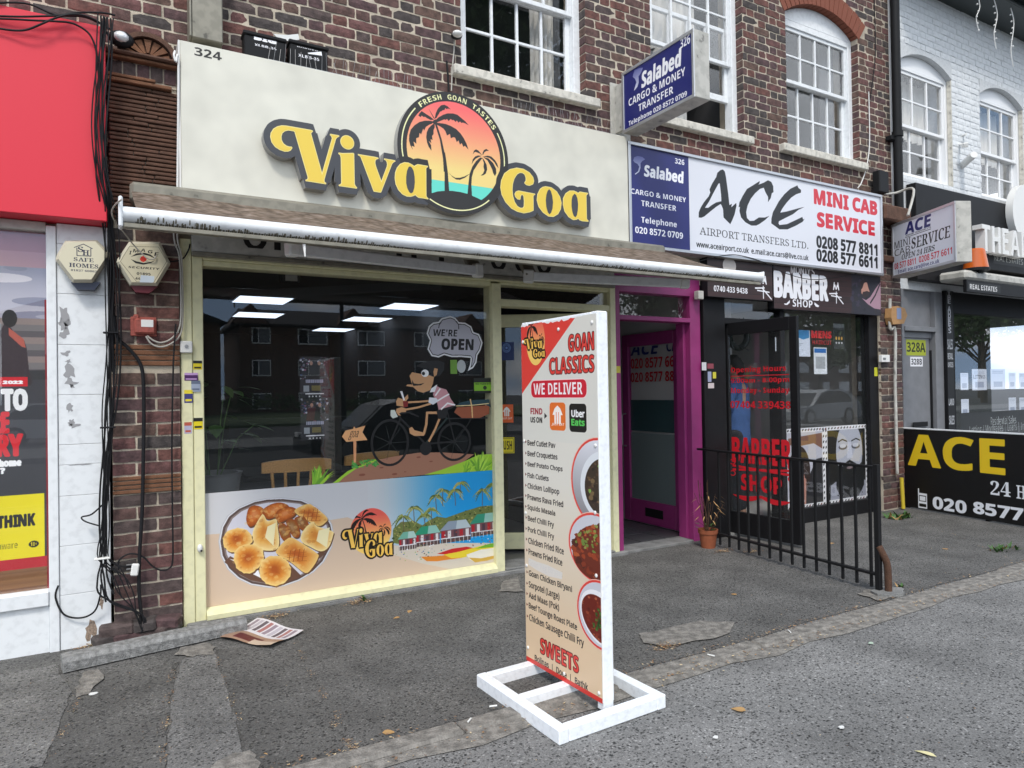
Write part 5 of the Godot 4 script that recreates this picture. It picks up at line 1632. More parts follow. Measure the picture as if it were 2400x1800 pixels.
	cv.poly(P([1.319, 0.819, 1.438, 0.903, 1.534, 0.939, 1.641, 0.972, 1.658, 0.963, 1.494, 0.913, 1.405, 0.858, 1.358, 0.816]), lime)
	cv.poly(P([2.017, 0.832, 2.153, 0.858, 2.34, 0.908, 2.475, 0.953, 2.632, 0.953, 2.63, 0.817, 2.338, 0.821]), lime)
	cv.speckle(1.47, 0.919, 1.657, 0.971, 60, 0.006, 0.014, [Color(0.25, 0.55, 0.24), Color(0.33, 0.64, 0.28)], 4)
	for s in [[160, 1497, 30], [430, 1512, 26], [520, 1500, 12], [640, 1385, 22], [320, 1450, 20], [750, 1428, 18]]:
		var p = Vector2(1.395 + s[0] * 0.000904, 2.089)
		cv.ell(p.x, 0.895 - (s[1] - 1466) * 0.00088, s[2] * 0.0008, s[2] * 0.0003, Color(0.52, 0.30, 0.23))
	for g in [[1.226, 0.10, 26, 0.95], [2.498, 0.11, 30, 1.0], [2.375, 0.06, 14, 0.9]]:
		for i in g[2]:
			var a: float = lerpf(-1.15, 1.15, i / float(g[2] - 1)) + r.randf_range(-0.1, 0.1)
			var l: float = g[1] * r.randf_range(0.8, 1.35)
			var b = Vector2(g[0] + r.randf_range(-0.03, 0.03), vx[1] - 0.01)
			var tip = b + Vector2(sin(a) * l, cos(a) * l * 1.15 + 0.01)
			cv.poly([b + Vector2(-0.011, 0), b + Vector2(0.011, 0), b.lerp(tip, 0.55) + Vector2(0.008, 0.012), tip, b.lerp(tip, 0.55) + Vector2(-0.008, 0.012)], [lime, Color(0.50, 0.72, 0.2), Color(0.70, 0.86, 0.3), Color(0.40, 0.62, 0.18)][r.randi() % 4])
	cv.poly(P([1.479, 1.115, 1.501, 1.114, 1.498, 0.957, 1.48, 0.959]), Color(0.86, 0.60, 0.42))
	cv.poly(P([1.398, 1.147, 1.424, 1.188, 1.478, 1.198, 1.486, 1.215, 1.498, 1.201, 1.569, 1.218, 1.547, 1.171, 1.582, 1.114, 1.429, 1.108]), Color(0.90, 0.66, 0.45))
	cv.txt("goa", 1.44, 1.119, 1.527, 1.184, Color(0.15, 0.08, 0.05), "f", 0.35)
	for wc in [[Vector2(1.752, 1.086), 0.147, 0.172], [Vector2(2.269, 1.067), 0.143, 0.149]]:
		cv.polys([cv.oval(wc[0].x, wc[0].y, wc[1], wc[2]), cv.oval(wc[0].x, wc[0].y, wc[1] - 0.018, wc[2] - 0.018)], K)
		for i in 7: cv.line([wc[0], wc[0] + Vector2(cos(i * 0.9), sin(i * 0.9)) * (wc[1] - 0.02)], 0.0025, Color(0.16, 0.18, 0.17))
		cv.ell(wc[0].x, wc[0].y, 0.014, 0.014, K)
	var fr = Color(0.08, 0.16, 0.15)
	cv.line(P([1.835, 1.26, 1.882, 1.214, 2.029, 1.063, 2.272, 1.067]), 0.014, K)
	cv.line(P([2.029, 1.063, 2.214, 1.252]), 0.014, fr)
	cv.line(P([2.215, 1.294, 2.272, 1.067]), 0.010, K)
	cv.line(P([1.752, 1.086, 1.835, 1.26, 1.823, 1.297, 1.901, 1.303, 1.979, 1.268]), 0.012, K)
	cv.line(P([2.214, 1.245, 2.558, 1.24]), 0.010, K)
	cv.line(P([2.417, 1.24, 2.392, 1.203, 2.305, 1.095]), 0.006, K)
	cv.ell(2.031, 1.027, 0.047, 0.05, K)
	cv.poly(P([2.271, 1.292, 2.295, 1.33, 2.443, 1.334, 2.58, 1.34, 2.573, 1.27, 2.49, 1.241, 2.336, 1.246]), Color(0.60, 0.32, 0.20))
	cv.poly(P([2.291, 1.347, 2.329, 1.367, 2.424, 1.382, 2.576, 1.386, 2.591, 1.322, 2.54, 1.345, 2.443, 1.343]), Color(0.10, 0.24, 0.28))
	cv.line(P([2.29, 1.34, 2.443, 1.343, 2.575, 1.353]), 0.007, Color(0.92, 0.82, 0.6))
	cv.line(P([2.41, 1.391, 2.423, 1.331, 2.427, 1.244]), 0.010, Color(0.90, 0.74, 0.5))
	cv.line(P([2.141, 1.292, 2.047, 1.295, 2.039, 1.208, 2.017, 1.134]), 0.019, skin)
	cv.line(P([2.15, 1.254, 2.112, 1.171, 2.057, 1.078]), 0.017, skin)
	cv.poly(P([1.901, 1.184, 1.925, 1.194, 1.943, 1.169, 2.024, 1.146, 2.02, 1.124, 1.942, 1.126, 1.907, 1.146]), skin)
	cv.poly(P([2.123, 1.305, 2.197, 1.336, 2.263, 1.364, 2.283, 1.343, 2.253, 1.322, 2.22, 1.315, 2.205, 1.252, 2.141, 1.244]), K)
	cv.poly(P([2.118, 1.502, 2.154, 1.482, 2.209, 1.467, 2.245, 1.394, 2.281, 1.347, 2.197, 1.328, 2.142, 1.314, 2.132, 1.363, 2.097, 1.431]), Color(0.80, 0.58, 0.60))
	for s in [P([2.158, 1.476, 2.116, 1.422]), P([2.231, 1.433, 2.18, 1.408, 2.129, 1.38]), P([2.281, 1.347, 2.216, 1.363, 2.16, 1.316])]: cv.line(s, 0.012, Color(0.95, 0.93, 0.93))
	cv.poly(P([2.134, 1.507, 2.112, 1.451, 2.072, 1.448, 2.083, 1.477]), Color(0.95, 0.95, 0.95))
	cv.line(P([1.885, 1.377, 1.981, 1.379, 2.08, 1.385]), 0.014, skin)
	cv.line(P([1.858, 1.321, 1.98, 1.338, 2.079, 1.364]), 0.015, skin)
	cv.poly(P([2.066, 1.41, 2.125, 1.405, 2.141, 1.38, 2.097, 1.354, 2.059, 1.372]), Color(0.90, 0.90, 0.92))
	cv.poly(P([1.803, 1.387, 1.818, 1.413, 1.859, 1.4, 1.894, 1.436, 1.899, 1.408, 1.874, 1.377, 1.867, 1.345, 1.807, 1.354]), skin)
	cv.poly(P([1.834, 1.46, 1.853, 1.461, 1.872, 1.394, 1.861, 1.39]), Color(0.93, 0.93, 0.93))
	cv.poly(P([1.855, 1.386, 1.898, 1.385, 1.893, 1.344, 1.86, 1.341]), Color(0.52, 0.12, 0.10))
	cv.poly(P([1.76, 1.323, 1.791, 1.324, 1.816, 1.273, 1.776, 1.261, 1.758, 1.283]), Color(0.82, 0.84, 0.80))
	cv.poly(P([1.805, 1.332, 1.845, 1.343, 1.886, 1.33, 1.877, 1.305, 1.845, 1.306, 1.825, 1.297, 1.84, 1.28, 1.819, 1.283, 1.801, 1.31]), skin)
	cv.poly(P([1.932, 1.6, 1.985, 1.59, 2.065, 1.577, 2.108, 1.564, 2.098, 1.514, 2.074, 1.464, 2.018, 1.446, 1.974, 1.458, 1.939, 1.489, 1.882, 1.498, 1.894, 1.51, 1.93, 1.508, 1.918, 1.549, 1.911, 1.573]), skin)
	cv.poly(P([1.931, 1.544, 1.944, 1.516, 1.983, 1.511, 2.028, 1.519, 2.001, 1.502, 1.939, 1.498, 1.93, 1.516]), K)
	cv.poly(P([1.963, 1.647, 2.021, 1.673, 2.075, 1.686, 2.148, 1.688, 2.196, 1.674, 2.191, 1.615, 2.155, 1.571, 2.108, 1.566, 2.074, 1.598, 2.065, 1.624, 2.003, 1.635]), K)
	cv.poly(P([2.112, 1.631, 2.14, 1.625, 2.13, 1.579, 2.108, 1.564, 2.103, 1.602]), skin)
	cv.ell(2.035, 1.592, 0.030, 0.028, Color(0.96, 0.96, 0.95))
	cv.ell(2.022, 1.59, 0.013, 0.013, K)
	var bub = P([2.251, 2.032, 2.293, 2.019, 2.322, 1.986, 2.377, 1.984, 2.429, 1.958, 2.448, 1.913, 2.496, 1.9, 2.527, 1.832, 2.507, 1.771, 2.479, 1.732, 2.47, 1.675, 2.44, 1.632, 2.392, 1.609, 2.412, 1.658, 2.42, 1.711, 2.339, 1.717, 2.259, 1.715, 2.195, 1.731, 2.148, 1.711, 2.09, 1.721, 2.057, 1.773, 2.078, 1.84, 2.052, 1.889, 2.071, 1.948, 2.107, 1.976, 2.153, 1.984, 2.176, 2.011])
	var bcn = Vector2(2.28, 1.849)
	cv.poly(bub, Color(0.93, 0.93, 0.94))
	for s in [[0.012, Color(0.08, 0.08, 0.08)], [0.018, Color(0.74, 0.73, 0.77)]]:
		for o in Geometry2D.offset_polygon(bub, -s[0], Geometry2D.JOIN_ROUND): cv.poly(o, s[1])
	cv.line(P([2.176, 1.985, 2.157, 1.959, 2.152, 1.934]), 0.006, K)
	cv.line(P([2.302, 1.994, 2.32, 1.965, 2.321, 1.931]), 0.006, K)
	cv.txt("WE'RE", 2.102, 1.874, 2.309, 1.926, K, "b", 0.12)
	cv.txt("OPEN", 2.174, 1.774, 2.446, 1.855, K, "b", 0.06, 0.003)
	cv.rect(2.443, 1.435, 2.619, 1.554, Color(0.06, 0.08, 0.05))
	cv.rect(2.446, 1.453, 2.617, 1.52, Color(0.50, 0.72, 0.16))
	cv.txt("FOOD HYGIENE RATING", 2.456, 1.501, 2.607, 1.516, Color(0.1, 0.2, 0.05))
	cv.ell(2.541, 1.477, 0.016, 0.016, Color(0.1, 0.2, 0.05))
	cv.ell(2.338, 1.645, 0.038, 0.05, Color(0.72, 0.74, 0.74))
	cv.rect(2.245, 1.587, 2.302, 1.695, Color(0.44, 0.62, 0.22))
	part(t, "window_vinyl", sheet(cv, z), printed(cv, 0.4, true))
	for i in 2:
		var a = 1.117
		var b = 1.311
		var hi = 1.708
		var lo = 1.129
		var d = (hi - lo) / 2
		var c = Cv.new(a, hi - d * (i + 1) + 0.004, b, hi - d * i, 160, Color(0.10, 0.10, 0.13))
		var w = b - a
		var o = Vector2(a, c.y0)
		c.speckle(a, c.y0 + d * 0.45, b, c.y1, 90, 0.004, 0.012, [Color(0.4, 0.4, 0.46), Color(0.5, 0.3, 0.4), Color(0.2, 0.25, 0.4), Color(0.7, 0.7, 0.75), Color(0.35, 0.3, 0.25)], 70 + i)
		for s in [0.40, 0.68]:
			c.poly([o + Vector2(w * (s - 0.2), d * 0.46), o + Vector2(w * (s + 0.2), d * 0.46), o + Vector2(w * (s + 0.14), d * 0.78), o + Vector2(w * (s - 0.14), d * 0.78)], Color(0.06, 0.05, 0.06) if i == 0 else (Color(0.26, 0.08, 0.10) if s < 0.5 else Color(0.07, 0.06, 0.07)))
			c.ell(a + w * s, c.y0 + d * 0.83, w * 0.055, d * 0.05, Color(0.66, 0.50, 0.42))
		c.rect(a + w * 0.2, c.y0 + d * 0.36, a + w * 0.82, c.y0 + d * 0.44, Color(0.62, 0.62, 0.70))
		for j in 9: c.rect(a + w * (0.24 + 0.065 * j), c.y0 + d * 0.355, a + w * (0.25 + 0.065 * j), c.y0 + d * 0.445, Color(0.10, 0.10, 0.13))
		c.rect(a + w * 0.12, c.y0 + d * 0.15, a + w * 0.32, c.y0 + d * 0.30, Color(0.58, 0.60, 0.62))
		c.rect(a + w * 0.4, c.y0 + d * 0.17, a + w * 0.72, c.y0 + d * 0.30, Color(0.45, 0.40, 0.2))
		c.rect(a + w * 0.18, c.y0 + d * 0.09, a + w * 0.84, c.y0 + d * 0.115, Color(0.88, 0.88, 0.88))
		for j in 4: c.rect(a + w * (0.3 + 0.12 * j), c.y0 + d * 0.02, a + w * (0.345 + 0.12 * j), c.y0 + d * 0.055, Color(0.8, 0.8, 0.8))
		part(t, "concert_bill", sheet(c, -0.03), printed(c, 0.4))
func goan_inside() -> void:
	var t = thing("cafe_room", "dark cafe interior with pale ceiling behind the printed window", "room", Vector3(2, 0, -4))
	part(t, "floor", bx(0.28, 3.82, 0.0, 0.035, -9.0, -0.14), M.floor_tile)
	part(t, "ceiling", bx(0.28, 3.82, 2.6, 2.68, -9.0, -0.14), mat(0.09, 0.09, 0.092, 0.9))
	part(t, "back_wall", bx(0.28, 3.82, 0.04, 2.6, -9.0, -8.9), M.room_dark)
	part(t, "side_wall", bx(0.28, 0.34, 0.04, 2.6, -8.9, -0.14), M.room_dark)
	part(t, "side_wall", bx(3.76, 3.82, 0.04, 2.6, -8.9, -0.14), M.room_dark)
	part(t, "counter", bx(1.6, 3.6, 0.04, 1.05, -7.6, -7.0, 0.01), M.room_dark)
	var k = 0
	for p in [Vector3(1.59, 2.6, -3.952), Vector3(1.83, 2.6, -5.612), Vector3(3.636, 2.6, -3.887), Vector3(3.585, 2.6, -5.628), Vector3(3.56, 2.6, -7.538)]:
		var c: Vector3 = p
		c.x = minf(c.x, 3.45)
		var l = thing("ceiling_light", "square white ceiling light panel inside the cafe, %s" % ["nearest on the window's left", "second row on the left", "nearest beside the door", "second row near the middle", "farthest back"][k], "ceiling light", c, "cafe ceiling lights")
		part(l, "diffuser", bx(c.x - 0.3, c.x + 0.3, 2.592, 2.5995, c.z - 0.3, c.z + 0.3), M.lamp)
		part(l, "frame", bx(c.x - 0.32, c.x + 0.32, 2.5965, 2.5999, c.z - 0.32, c.z + 0.32), M.white_plastic)
		var al = AreaLight3D.new()
		al.name = "panel_light"
		l.add_child(al)
		al.position = Vector3(0, -0.02, 0)
		al.rotation_degrees = Vector3(-90, 0, 0)
		al.area_size = Vector2(0.58, 0.58)
		al.light_energy = 0.09
		al.light_color = Color(0.9, 0.95, 1.0)
		al.shadow_enabled = true
		k += 1
	chair(Vector3(1.174, 0.943, -0.42), 0.0, "wooden spindle back chair close behind the shop window")
	chair(Vector3(1.811, 0.954, -0.62), 0.25, "second wooden spindle back chair partly behind the window print")
	var tb2 = thing("cafe_table", "dark cafe table between the chairs inside the window", "table", Vector3(1.45, 0.035, -1.9))
	part(tb2, "top", bx(1.0, 1.95, 0.72, 0.75, -2.3, -1.5, 0.005), M.room_dark)
	part(tb2, "leg", bx(1.43, 1.5, 0.06, 0.72, -1.94, -1.87), M.black_metal)
	part(tb2, "foot", bx(1.2, 1.75, 0.035, 0.06, -2.15, -1.65, 0.005), M.black_metal)
	var pt = thing("potted_plant", "leafy green plant in a grey pot behind the window's corner", "plant", Vector3(0.62, 0.035, -0.55))
	var m = MB.new()
	m.lathe([Vector2(0, 0.0), Vector2(0.14, 0.0), Vector2(0.19, 0.38), Vector2(0.2, 0.4), Vector2(0.17, 0.4), Vector2(0.16, 0.36), Vector2(0, 0.36)], 18, Transform3D(Basis.IDENTITY, Vector3(0.62, 0.5, -0.55)))
	part(pt, "pot", m, mat(0.16, 0.17, 0.18, 0.5))
	part(pt, "stand", bx(0.5, 0.74, 0.035, 0.5, -0.67, -0.43, 0.01), M.room_dark)
	for i in 46:
		var a = rng.randf() * TAU
		var up = rng.randf_range(0.1, 0.75)
		var o = Vector3(0.62, 0.88, -0.55) + Vector3(cos(a) * 0.05, 0, sin(a) * 0.05)
		var tip = o + Vector3(cos(a) * rng.randf_range(0.08, 0.3), up, sin(a) * rng.randf_range(0.08, 0.28))
		if i < 14:
			m = MB.new()
			m.tube([o, o.lerp(tip, 0.5) + Vector3(0, 0.08, 0), tip], 0.004, 5)
			part(pt, "stem", m, M.leaf)
		m = MB.new()
		leaf_blade(m, tip, Vector3(cos(a), rng.randf_range(-0.6, 0.2), sin(a)).normalized(), rng.randf_range(0.09, 0.16), 0.62)
		part(pt, "leaf", m, M.leaf)
	var fl = thing("floodlight", "small black floodlight hanging at the top inside the window", "lamp", Vector3(1.081, 2.268, -0.15))
	part(fl, "body", bx(1.023, 1.154, 2.23, 2.305, -0.2, -0.14, 0.006), M.black_plastic)
	part(fl, "reflector", bx(1.052, 1.133, 2.242, 2.284, -0.139, -0.136), M.steel)
	part(fl, "bracket", bx(1.075, 1.099, 2.305, 2.352, -0.18, -0.16), M.black_metal)
func leaf_blade(m: MB, at: Vector3, dir: Vector3, l: float, w: float) -> void:
	var side = dir.cross(Vector3.UP)
	if side.length() < 0.1: side = dir.cross(Vector3.RIGHT)
	side = side.normalized()
	var up = side.cross(dir).normalized()
	var pts = []
	for i in 6:
		var s = i / 5.0
		var ww = sin(pow(s, 0.7) * PI) * l * w * 0.5
		var c = at + dir * l * s - up * 0.25 * l * s * s
		pts.append([c - side * ww, c + up * -0.12 * ww, c + side * ww])
	for i in 5:
		m.quad(pts[i][0], pts[i][1], pts[i + 1][1], pts[i + 1][0])
		m.quad(pts[i][1], pts[i][2], pts[i + 1][2], pts[i + 1][1])
func chair(at: Vector3, turn: float, label: String) -> void:
	var c = Vector3(at.x, 0.035, at.z)
	var t = thing("spindle_chair", label, "chair", c, "wooden cafe chairs")
	var xf = Transform3D(Basis(Vector3.UP, turn), c)
	var m = MB.new()
	m.box(-0.21, 0.21, 0.42, 0.46, -0.42, 0.0, 0.012, xf)
	part(t, "seat", m, M.wood)
	for s in [-1, 1]:
		for z in [-0.37, -0.04]:
			m = MB.new()
			m.tube([xf * Vector3(s * 0.21, 0, z + (0.04 if z > -0.1 else -0.04)), xf * Vector3(s * 0.17, 0.42, z)], 0.018, 8)
			part(t, "leg", m, M.wood)
	for i in 5:
		var x = -0.17 + i * 0.085
		m = MB.new()
		var a = xf * Vector3(x * 0.85, 0.46, -0.02)
		var b = xf * Vector3(x * 1.1, 0.86, 0.06)
		m.tube([a, a.lerp(b, 0.25), a.lerp(b, 0.4), a.lerp(b, 0.5), a.lerp(b, 0.65), b], 0.012, 8)
		part(t, "spindle", m, M.wood)
	m = MB.new()
	var prev = []
	for i in 13:
		var s = lerpf(-1, 1, i / 12.0)
		var p = Vector3(s * 0.25, 0.86 - 0.015 * s * s * 0, 0.06 - 0.05 * s * s)
		var hgt = 0.085 - 0.02 * pow(absf(s), 3.0)
		var ring = [xf * (p + Vector3(0, -0.01, 0.014)), xf * (p + Vector3(0, hgt, 0.024)), xf * (p + Vector3(0, hgt, 0.0)), xf * (p + Vector3(0, -0.01, -0.012))]
		if i > 0:
			for j in 4: m.quad(prev[j], ring[j], ring[(j + 1) % 4], prev[(j + 1) % 4])
		prev = ring
		if i == 0: m.quad(ring[0], ring[1], ring[2], ring[3])
		if i == 12: m.quad(ring[3], ring[2], ring[1], ring[0])
	part(t, "crest_rail", m, M.wood)
func awning() -> void:
	var zb = 1.165
	var xl = 0.051
	var xr = 4.329
	var yb = 2.293
	var t = thing("awning", "grubby retractable awning, half open, with dirty white front bar below the cafe sign", "awning", Vector3(2, 2.6, 0.1))
	part(t, "cassette", bx(xl + 0.05, xr - 0.06, 2.60, 2.718, 0.062, 0.2, 0.02), M.galv)
	var m = MB.new()
	var nx = 40
	var nz = 12
	var g = []
	for i in nx + 1:
		var row = []
		for j in nz + 1:
			var s = j / float(nz)
			var x = lerpf(xl + 0.06, xr - 0.02, i / float(nx))
			row.append(Vector3(x, lerpf(2.655, yb + 0.028, s) - 0.022 * sin(s * PI) + 0.006 * sin(x * 5.0 + s * 3.0), lerpf(0.19, zb - 0.01, s)))
		g.append(row)
	for i in nx:
		for j in nz:
			m.quad(g[i][j + 1], g[i + 1][j + 1], g[i + 1][j], g[i][j])
	var fab = detail(worn(mat(0.28, 0.225, 0.19, 0.95), "dirt", 0.9), "blotch", 0.7)
	part(t, "fabric", m, fab)
	var bar = MB.new()
	var prof = []
	for i in 14:
		var a = TAU * i / 14.0
		prof.append(Vector2(cos(a) * 0.034, sin(a) * (0.034 if sin(a) > 0 else 0.040)))
	for i in 14:
		var a: Vector2 = prof[i]
		var b: Vector2 = prof[(i + 1) % 14]
		var na = Vector3(0, a.y, a.x).normalized()
		var nb = Vector3(0, b.y, b.x).normalized()
		bar.quad_n(Vector3(xr, yb + a.y, zb + a.x), Vector3(xr, yb + b.y, zb + b.x), Vector3(xl, yb + b.y, zb + b.x), Vector3(xl, yb + a.y, zb + a.x), na, nb, nb, na)
	for e in [xl, xr]:
		for i in range(1, 13):
			var q = [Vector3(e, yb + prof[0].y, zb + prof[0].x), Vector3(e, yb + prof[i].y, zb + prof[i].x), Vector3(e, yb + prof[i + 1].y, zb + prof[i + 1].x)]
			if e == xl: bar.tri(q[0], q[2], q[1])
			else: bar.tri(q[0], q[1], q[2])
	part(t, "front_bar", bar, M.white_paint)
	part(t, "bar_lip", bx(xl, xr - 0.02, yb - 0.064, yb - 0.042, zb - 0.02, zb + 0.018, 0.003), M.galv)
	var gm = MB.new()
	var x = xl + 0.05
	while x < xr - 0.1:
		var w = rng.randf_range(0.003, 0.012)
		var thick = clampf(0.5 + 0.5 * sin(x * 2.3 + 0.4) + 0.4 * sin(x * 7.1), 0.0, 1.2) * (1.0 if x < 2.6 else 0.55)
		var top = -0.036 + 0.024 * thick * pow(rng.randf(), 1.6)
		for i in 2:
			var y0 = lerpf(-0.0415, top, i / 2.0)
			var y1 = lerpf(-0.0415, top, (i + 1) / 2.0)
			var z0 = zb + 0.0350 * sqrt(maxf(0.0, 1.0 - pow(y0 / 0.0418, 2))) + 0.0008
			var z1 = zb + 0.0350 * sqrt(maxf(0.0, 1.0 - pow(y1 / 0.0418, 2))) + 0.0008
			gm.quad(Vector3(x, yb + y0, z0), Vector3(x + w, yb + y0, z0), Vector3(x + w * 0.8, yb + y1, z1), Vector3(x + w * 0.2, yb + y1, z1))
		x += w * rng.randf_range(0.5, 1.6)
	part(t, "grime", gm, worn(mat(0.20, 0.18, 0.13, 0.95), "rough", 0.08))
	part(t, "end_cap", bx(xl - 0.018, xl, yb - 0.066, yb + 0.075, zb - 0.05, zb + 0.034, 0.006), M.white_paint)
	part(t, "end_cap", bx(xr, xr + 0.012, yb - 0.045, yb + 0.04, zb - 0.04, zb + 0.034, 0.006), M.white_paint)
	for a in [[Vector3(0.87, 2.24, 0.95), Vector3(2.288, 2.325, 0.35), Vector3(0.776, 2.256, 1.12)], [Vector3(3.729, 2.239, 0.95), Vector3(2.76, 2.314, 0.35), Vector3(3.615, 2.244, 1.12)]]:
		var p: Vector3 = a[0]
		var q: Vector3 = a[1]
		var d = (q - p).normalized()
		var s = d.cross(Vector3.UP).normalized()
		var u = s.cross(d).normalized()
		var ar = MB.new()
		ar.box(0, p.distance_to(q), -0.034, 0.034, -0.017, 0.017, 0.006, Transform3D(Basis(d, u, s), p))
		part(t, "arm", ar, M.white_paint)
		ar = MB.new()
		ar.box(-0.05, 0.02, -0.04, 0.04, -0.03, 0.03, 0.01, Transform3D(Basis(d, u, s), p))
		part(t, "elbow", ar, M.white_plastic)
		ar = MB.new()
		ar.tube([p + u * 0.03, a[2]], 0.016, 8)
		part(t, "arm_link", ar, M.white_plastic)
		ar = MB.new()
		ar.box(-0.02, 0.06, -0.05, 0.05, -0.03, 0.03, 0.01, Transform3D(Basis(d, u, s), q))
		part(t, "elbow", ar, M.white_plastic)
		ar = MB.new()
		ar.box(-0.05, 0.05, 0, q.distance_to(Vector3(q.x, 2.6, 0.12)), -0.02, 0.02, 0.004, Transform3D(Basis(Vector3.RIGHT, (Vector3(q.x, 2.6, 0.12) - q).normalized(), Vector3.RIGHT.cross((Vector3(q.x, 2.6, 0.12) - q).normalized())), q))
		part(t, "shoulder", ar, M.galv)
	var hk = MB.new()
	hk.tube([Vector3(0.87, yb - 0.06, zb), Vector3(0.87 + 0.004, yb - 0.13, zb + 0.005)], 0.010, 7, 0.35)
	part(t, "pull_hook", hk, M.white_plastic)
func cab_office() -> void:
	var t = thing("magenta_shopfront", "narrow magenta framed doorway with its glass door standing open", "shopfront", Vector3(4.4, 0, 0))
	var x0 = 3.802
	var x1 = 3.878
	var x2 = 4.734
	var x3 = 4.867
	var yh = 2.312
	var yt = 2.359
	var yb0 = 2.064
	var yb1 = 2.106
	part(t, "jamb", bx(x0, x1, 0.0, 2.6, -0.12, 0.02, 0.004), M.magenta)
	part(t, "jamb", bx(x2, x3, 0.0, 2.6, -0.16, 0.0, 0.004), M.magenta)
	part(t, "door_stop", bx(x2 - 0.035, x2 - 0.001, 0.0, yb0, -0.16, -0.06, 0.003), M.magenta)
	part(t, "head_rail", bx(x1, x2, yh, 2.6, -0.12, 0.012, 0.004), M.magenta)
	part(t, "transom_bar", bx(x1, x2, yb0, yb1, -0.12, 0.012, 0.004), M.magenta)
	part(t, "pane", bx(x1, x2, yb1, yh, -0.05, -0.045), M.glass)
	part(t, "threshold", bx(x1, x2 - 0.04, 0.0, 0.03, -0.16, 0.04, 0.005), M.concrete)
	var xd = 4.855
	var zn = -0.185
	var zf = -1.165
	var top = yb0 - 0.03
	var door = Node3D.new()
	door.name = "door"
	t.add_child(door, true)
	var z1 = -0.37
	part(door, "stile", bx(xd, xd + 0.045, 0.03, top, z1, zn, 0.004), M.magenta)
	part(door, "stile", bx(xd, xd + 0.045, 0.03, top, zf, zf + 0.1, 0.004), M.magenta)
	part(door, "rail", bx(xd, xd + 0.045, 0.03, 0.27, zf + 0.1, z1, 0.004), M.magenta)
	part(door, "rail", bx(xd, xd + 0.045, top - 0.13, top, zf + 0.1, z1, 0.004), M.magenta)
	part(door, "pane", bx(xd + 0.018, xd + 0.024, 0.27, top - 0.13, zf + 0.1, z1), M.glass)
	part(door, "letter_plate", bx(xd - 0.006, xd, 0.11, 0.2, -0.82, -0.55, 0.002), M.black_metal)
	var q = MB.new()
	q.tube(smooth([Vector3(xd, 0.83, zf + 0.05), Vector3(xd - 0.05, 0.84, zf + 0.05), Vector3(xd - 0.055, 0.9, zf + 0.05), Vector3(xd - 0.055, 1.12, zf + 0.05), Vector3(xd - 0.05, 1.17, zf + 0.05), Vector3(xd, 1.18, zf + 0.05)]), 0.009, 8)
	part(door, "handle", q, M.steel)
	part(door, "frosted_film", bx(xd + 0.0245, xd + 0.0255, 0.27, 0.98, zf + 0.1, z1), mat(0.16, 0.20, 0.20, 0.8))
	part(door, "teal_film", bx(xd + 0.0245, xd + 0.0255, 1.0, 1.33, zf + 0.1, z1), mat(0.012, 0.055, 0.065, 0.6))
	var cv = Cv.new(zf + 0.1, 1.32, z1 + 0.0, top - 0.14, 420, Color(0, 0, 0, 0))
	cv.txt("ACE", -1.041, 1.807, -0.579, 1.95, Color(0.10, 0.13, 0.38), "b", 0.3)
	cv.txt("CAB", -0.477, 1.82, -0.246, 1.935, Color(0.10, 0.13, 0.38))
	cv.txt("020 8577 6611", -1.037, 1.665, -0.25, 1.775, Color(0.72, 0.10, 0.14))
	cv.txt("020 8577 8811", -1.041, 1.522, -0.254, 1.624, Color(0.72, 0.10, 0.14))
	part(door, "lettering", sheet_x(cv, xd + 0.0165), printed(cv, 0.5, true))
	part(t, "lobby_floor", bx(x0, 5.0, 0.0, 0.012, -3, -0.16), M.room_dark)
	for i in 5:
		for j in 3:
			part(t, "floor_tile", bx(3.97 + j * 0.3, 4.26 + j * 0.3, 0.012, 0.02, -0.5 - i * 0.3, -0.21 - i * 0.3, 0.002), M.floor_tile)
	part(t, "lobby_wall", bx(x0 + 0.06, 4.9, 0.0, 2.69, -3.1, -3.0), M.room_dark)
	part(t, "sticker", bx(3.818, 3.87, 1.591, 1.651, 0.02, 0.0212), mat(0.6, 0.5, 0.05, 0.5))
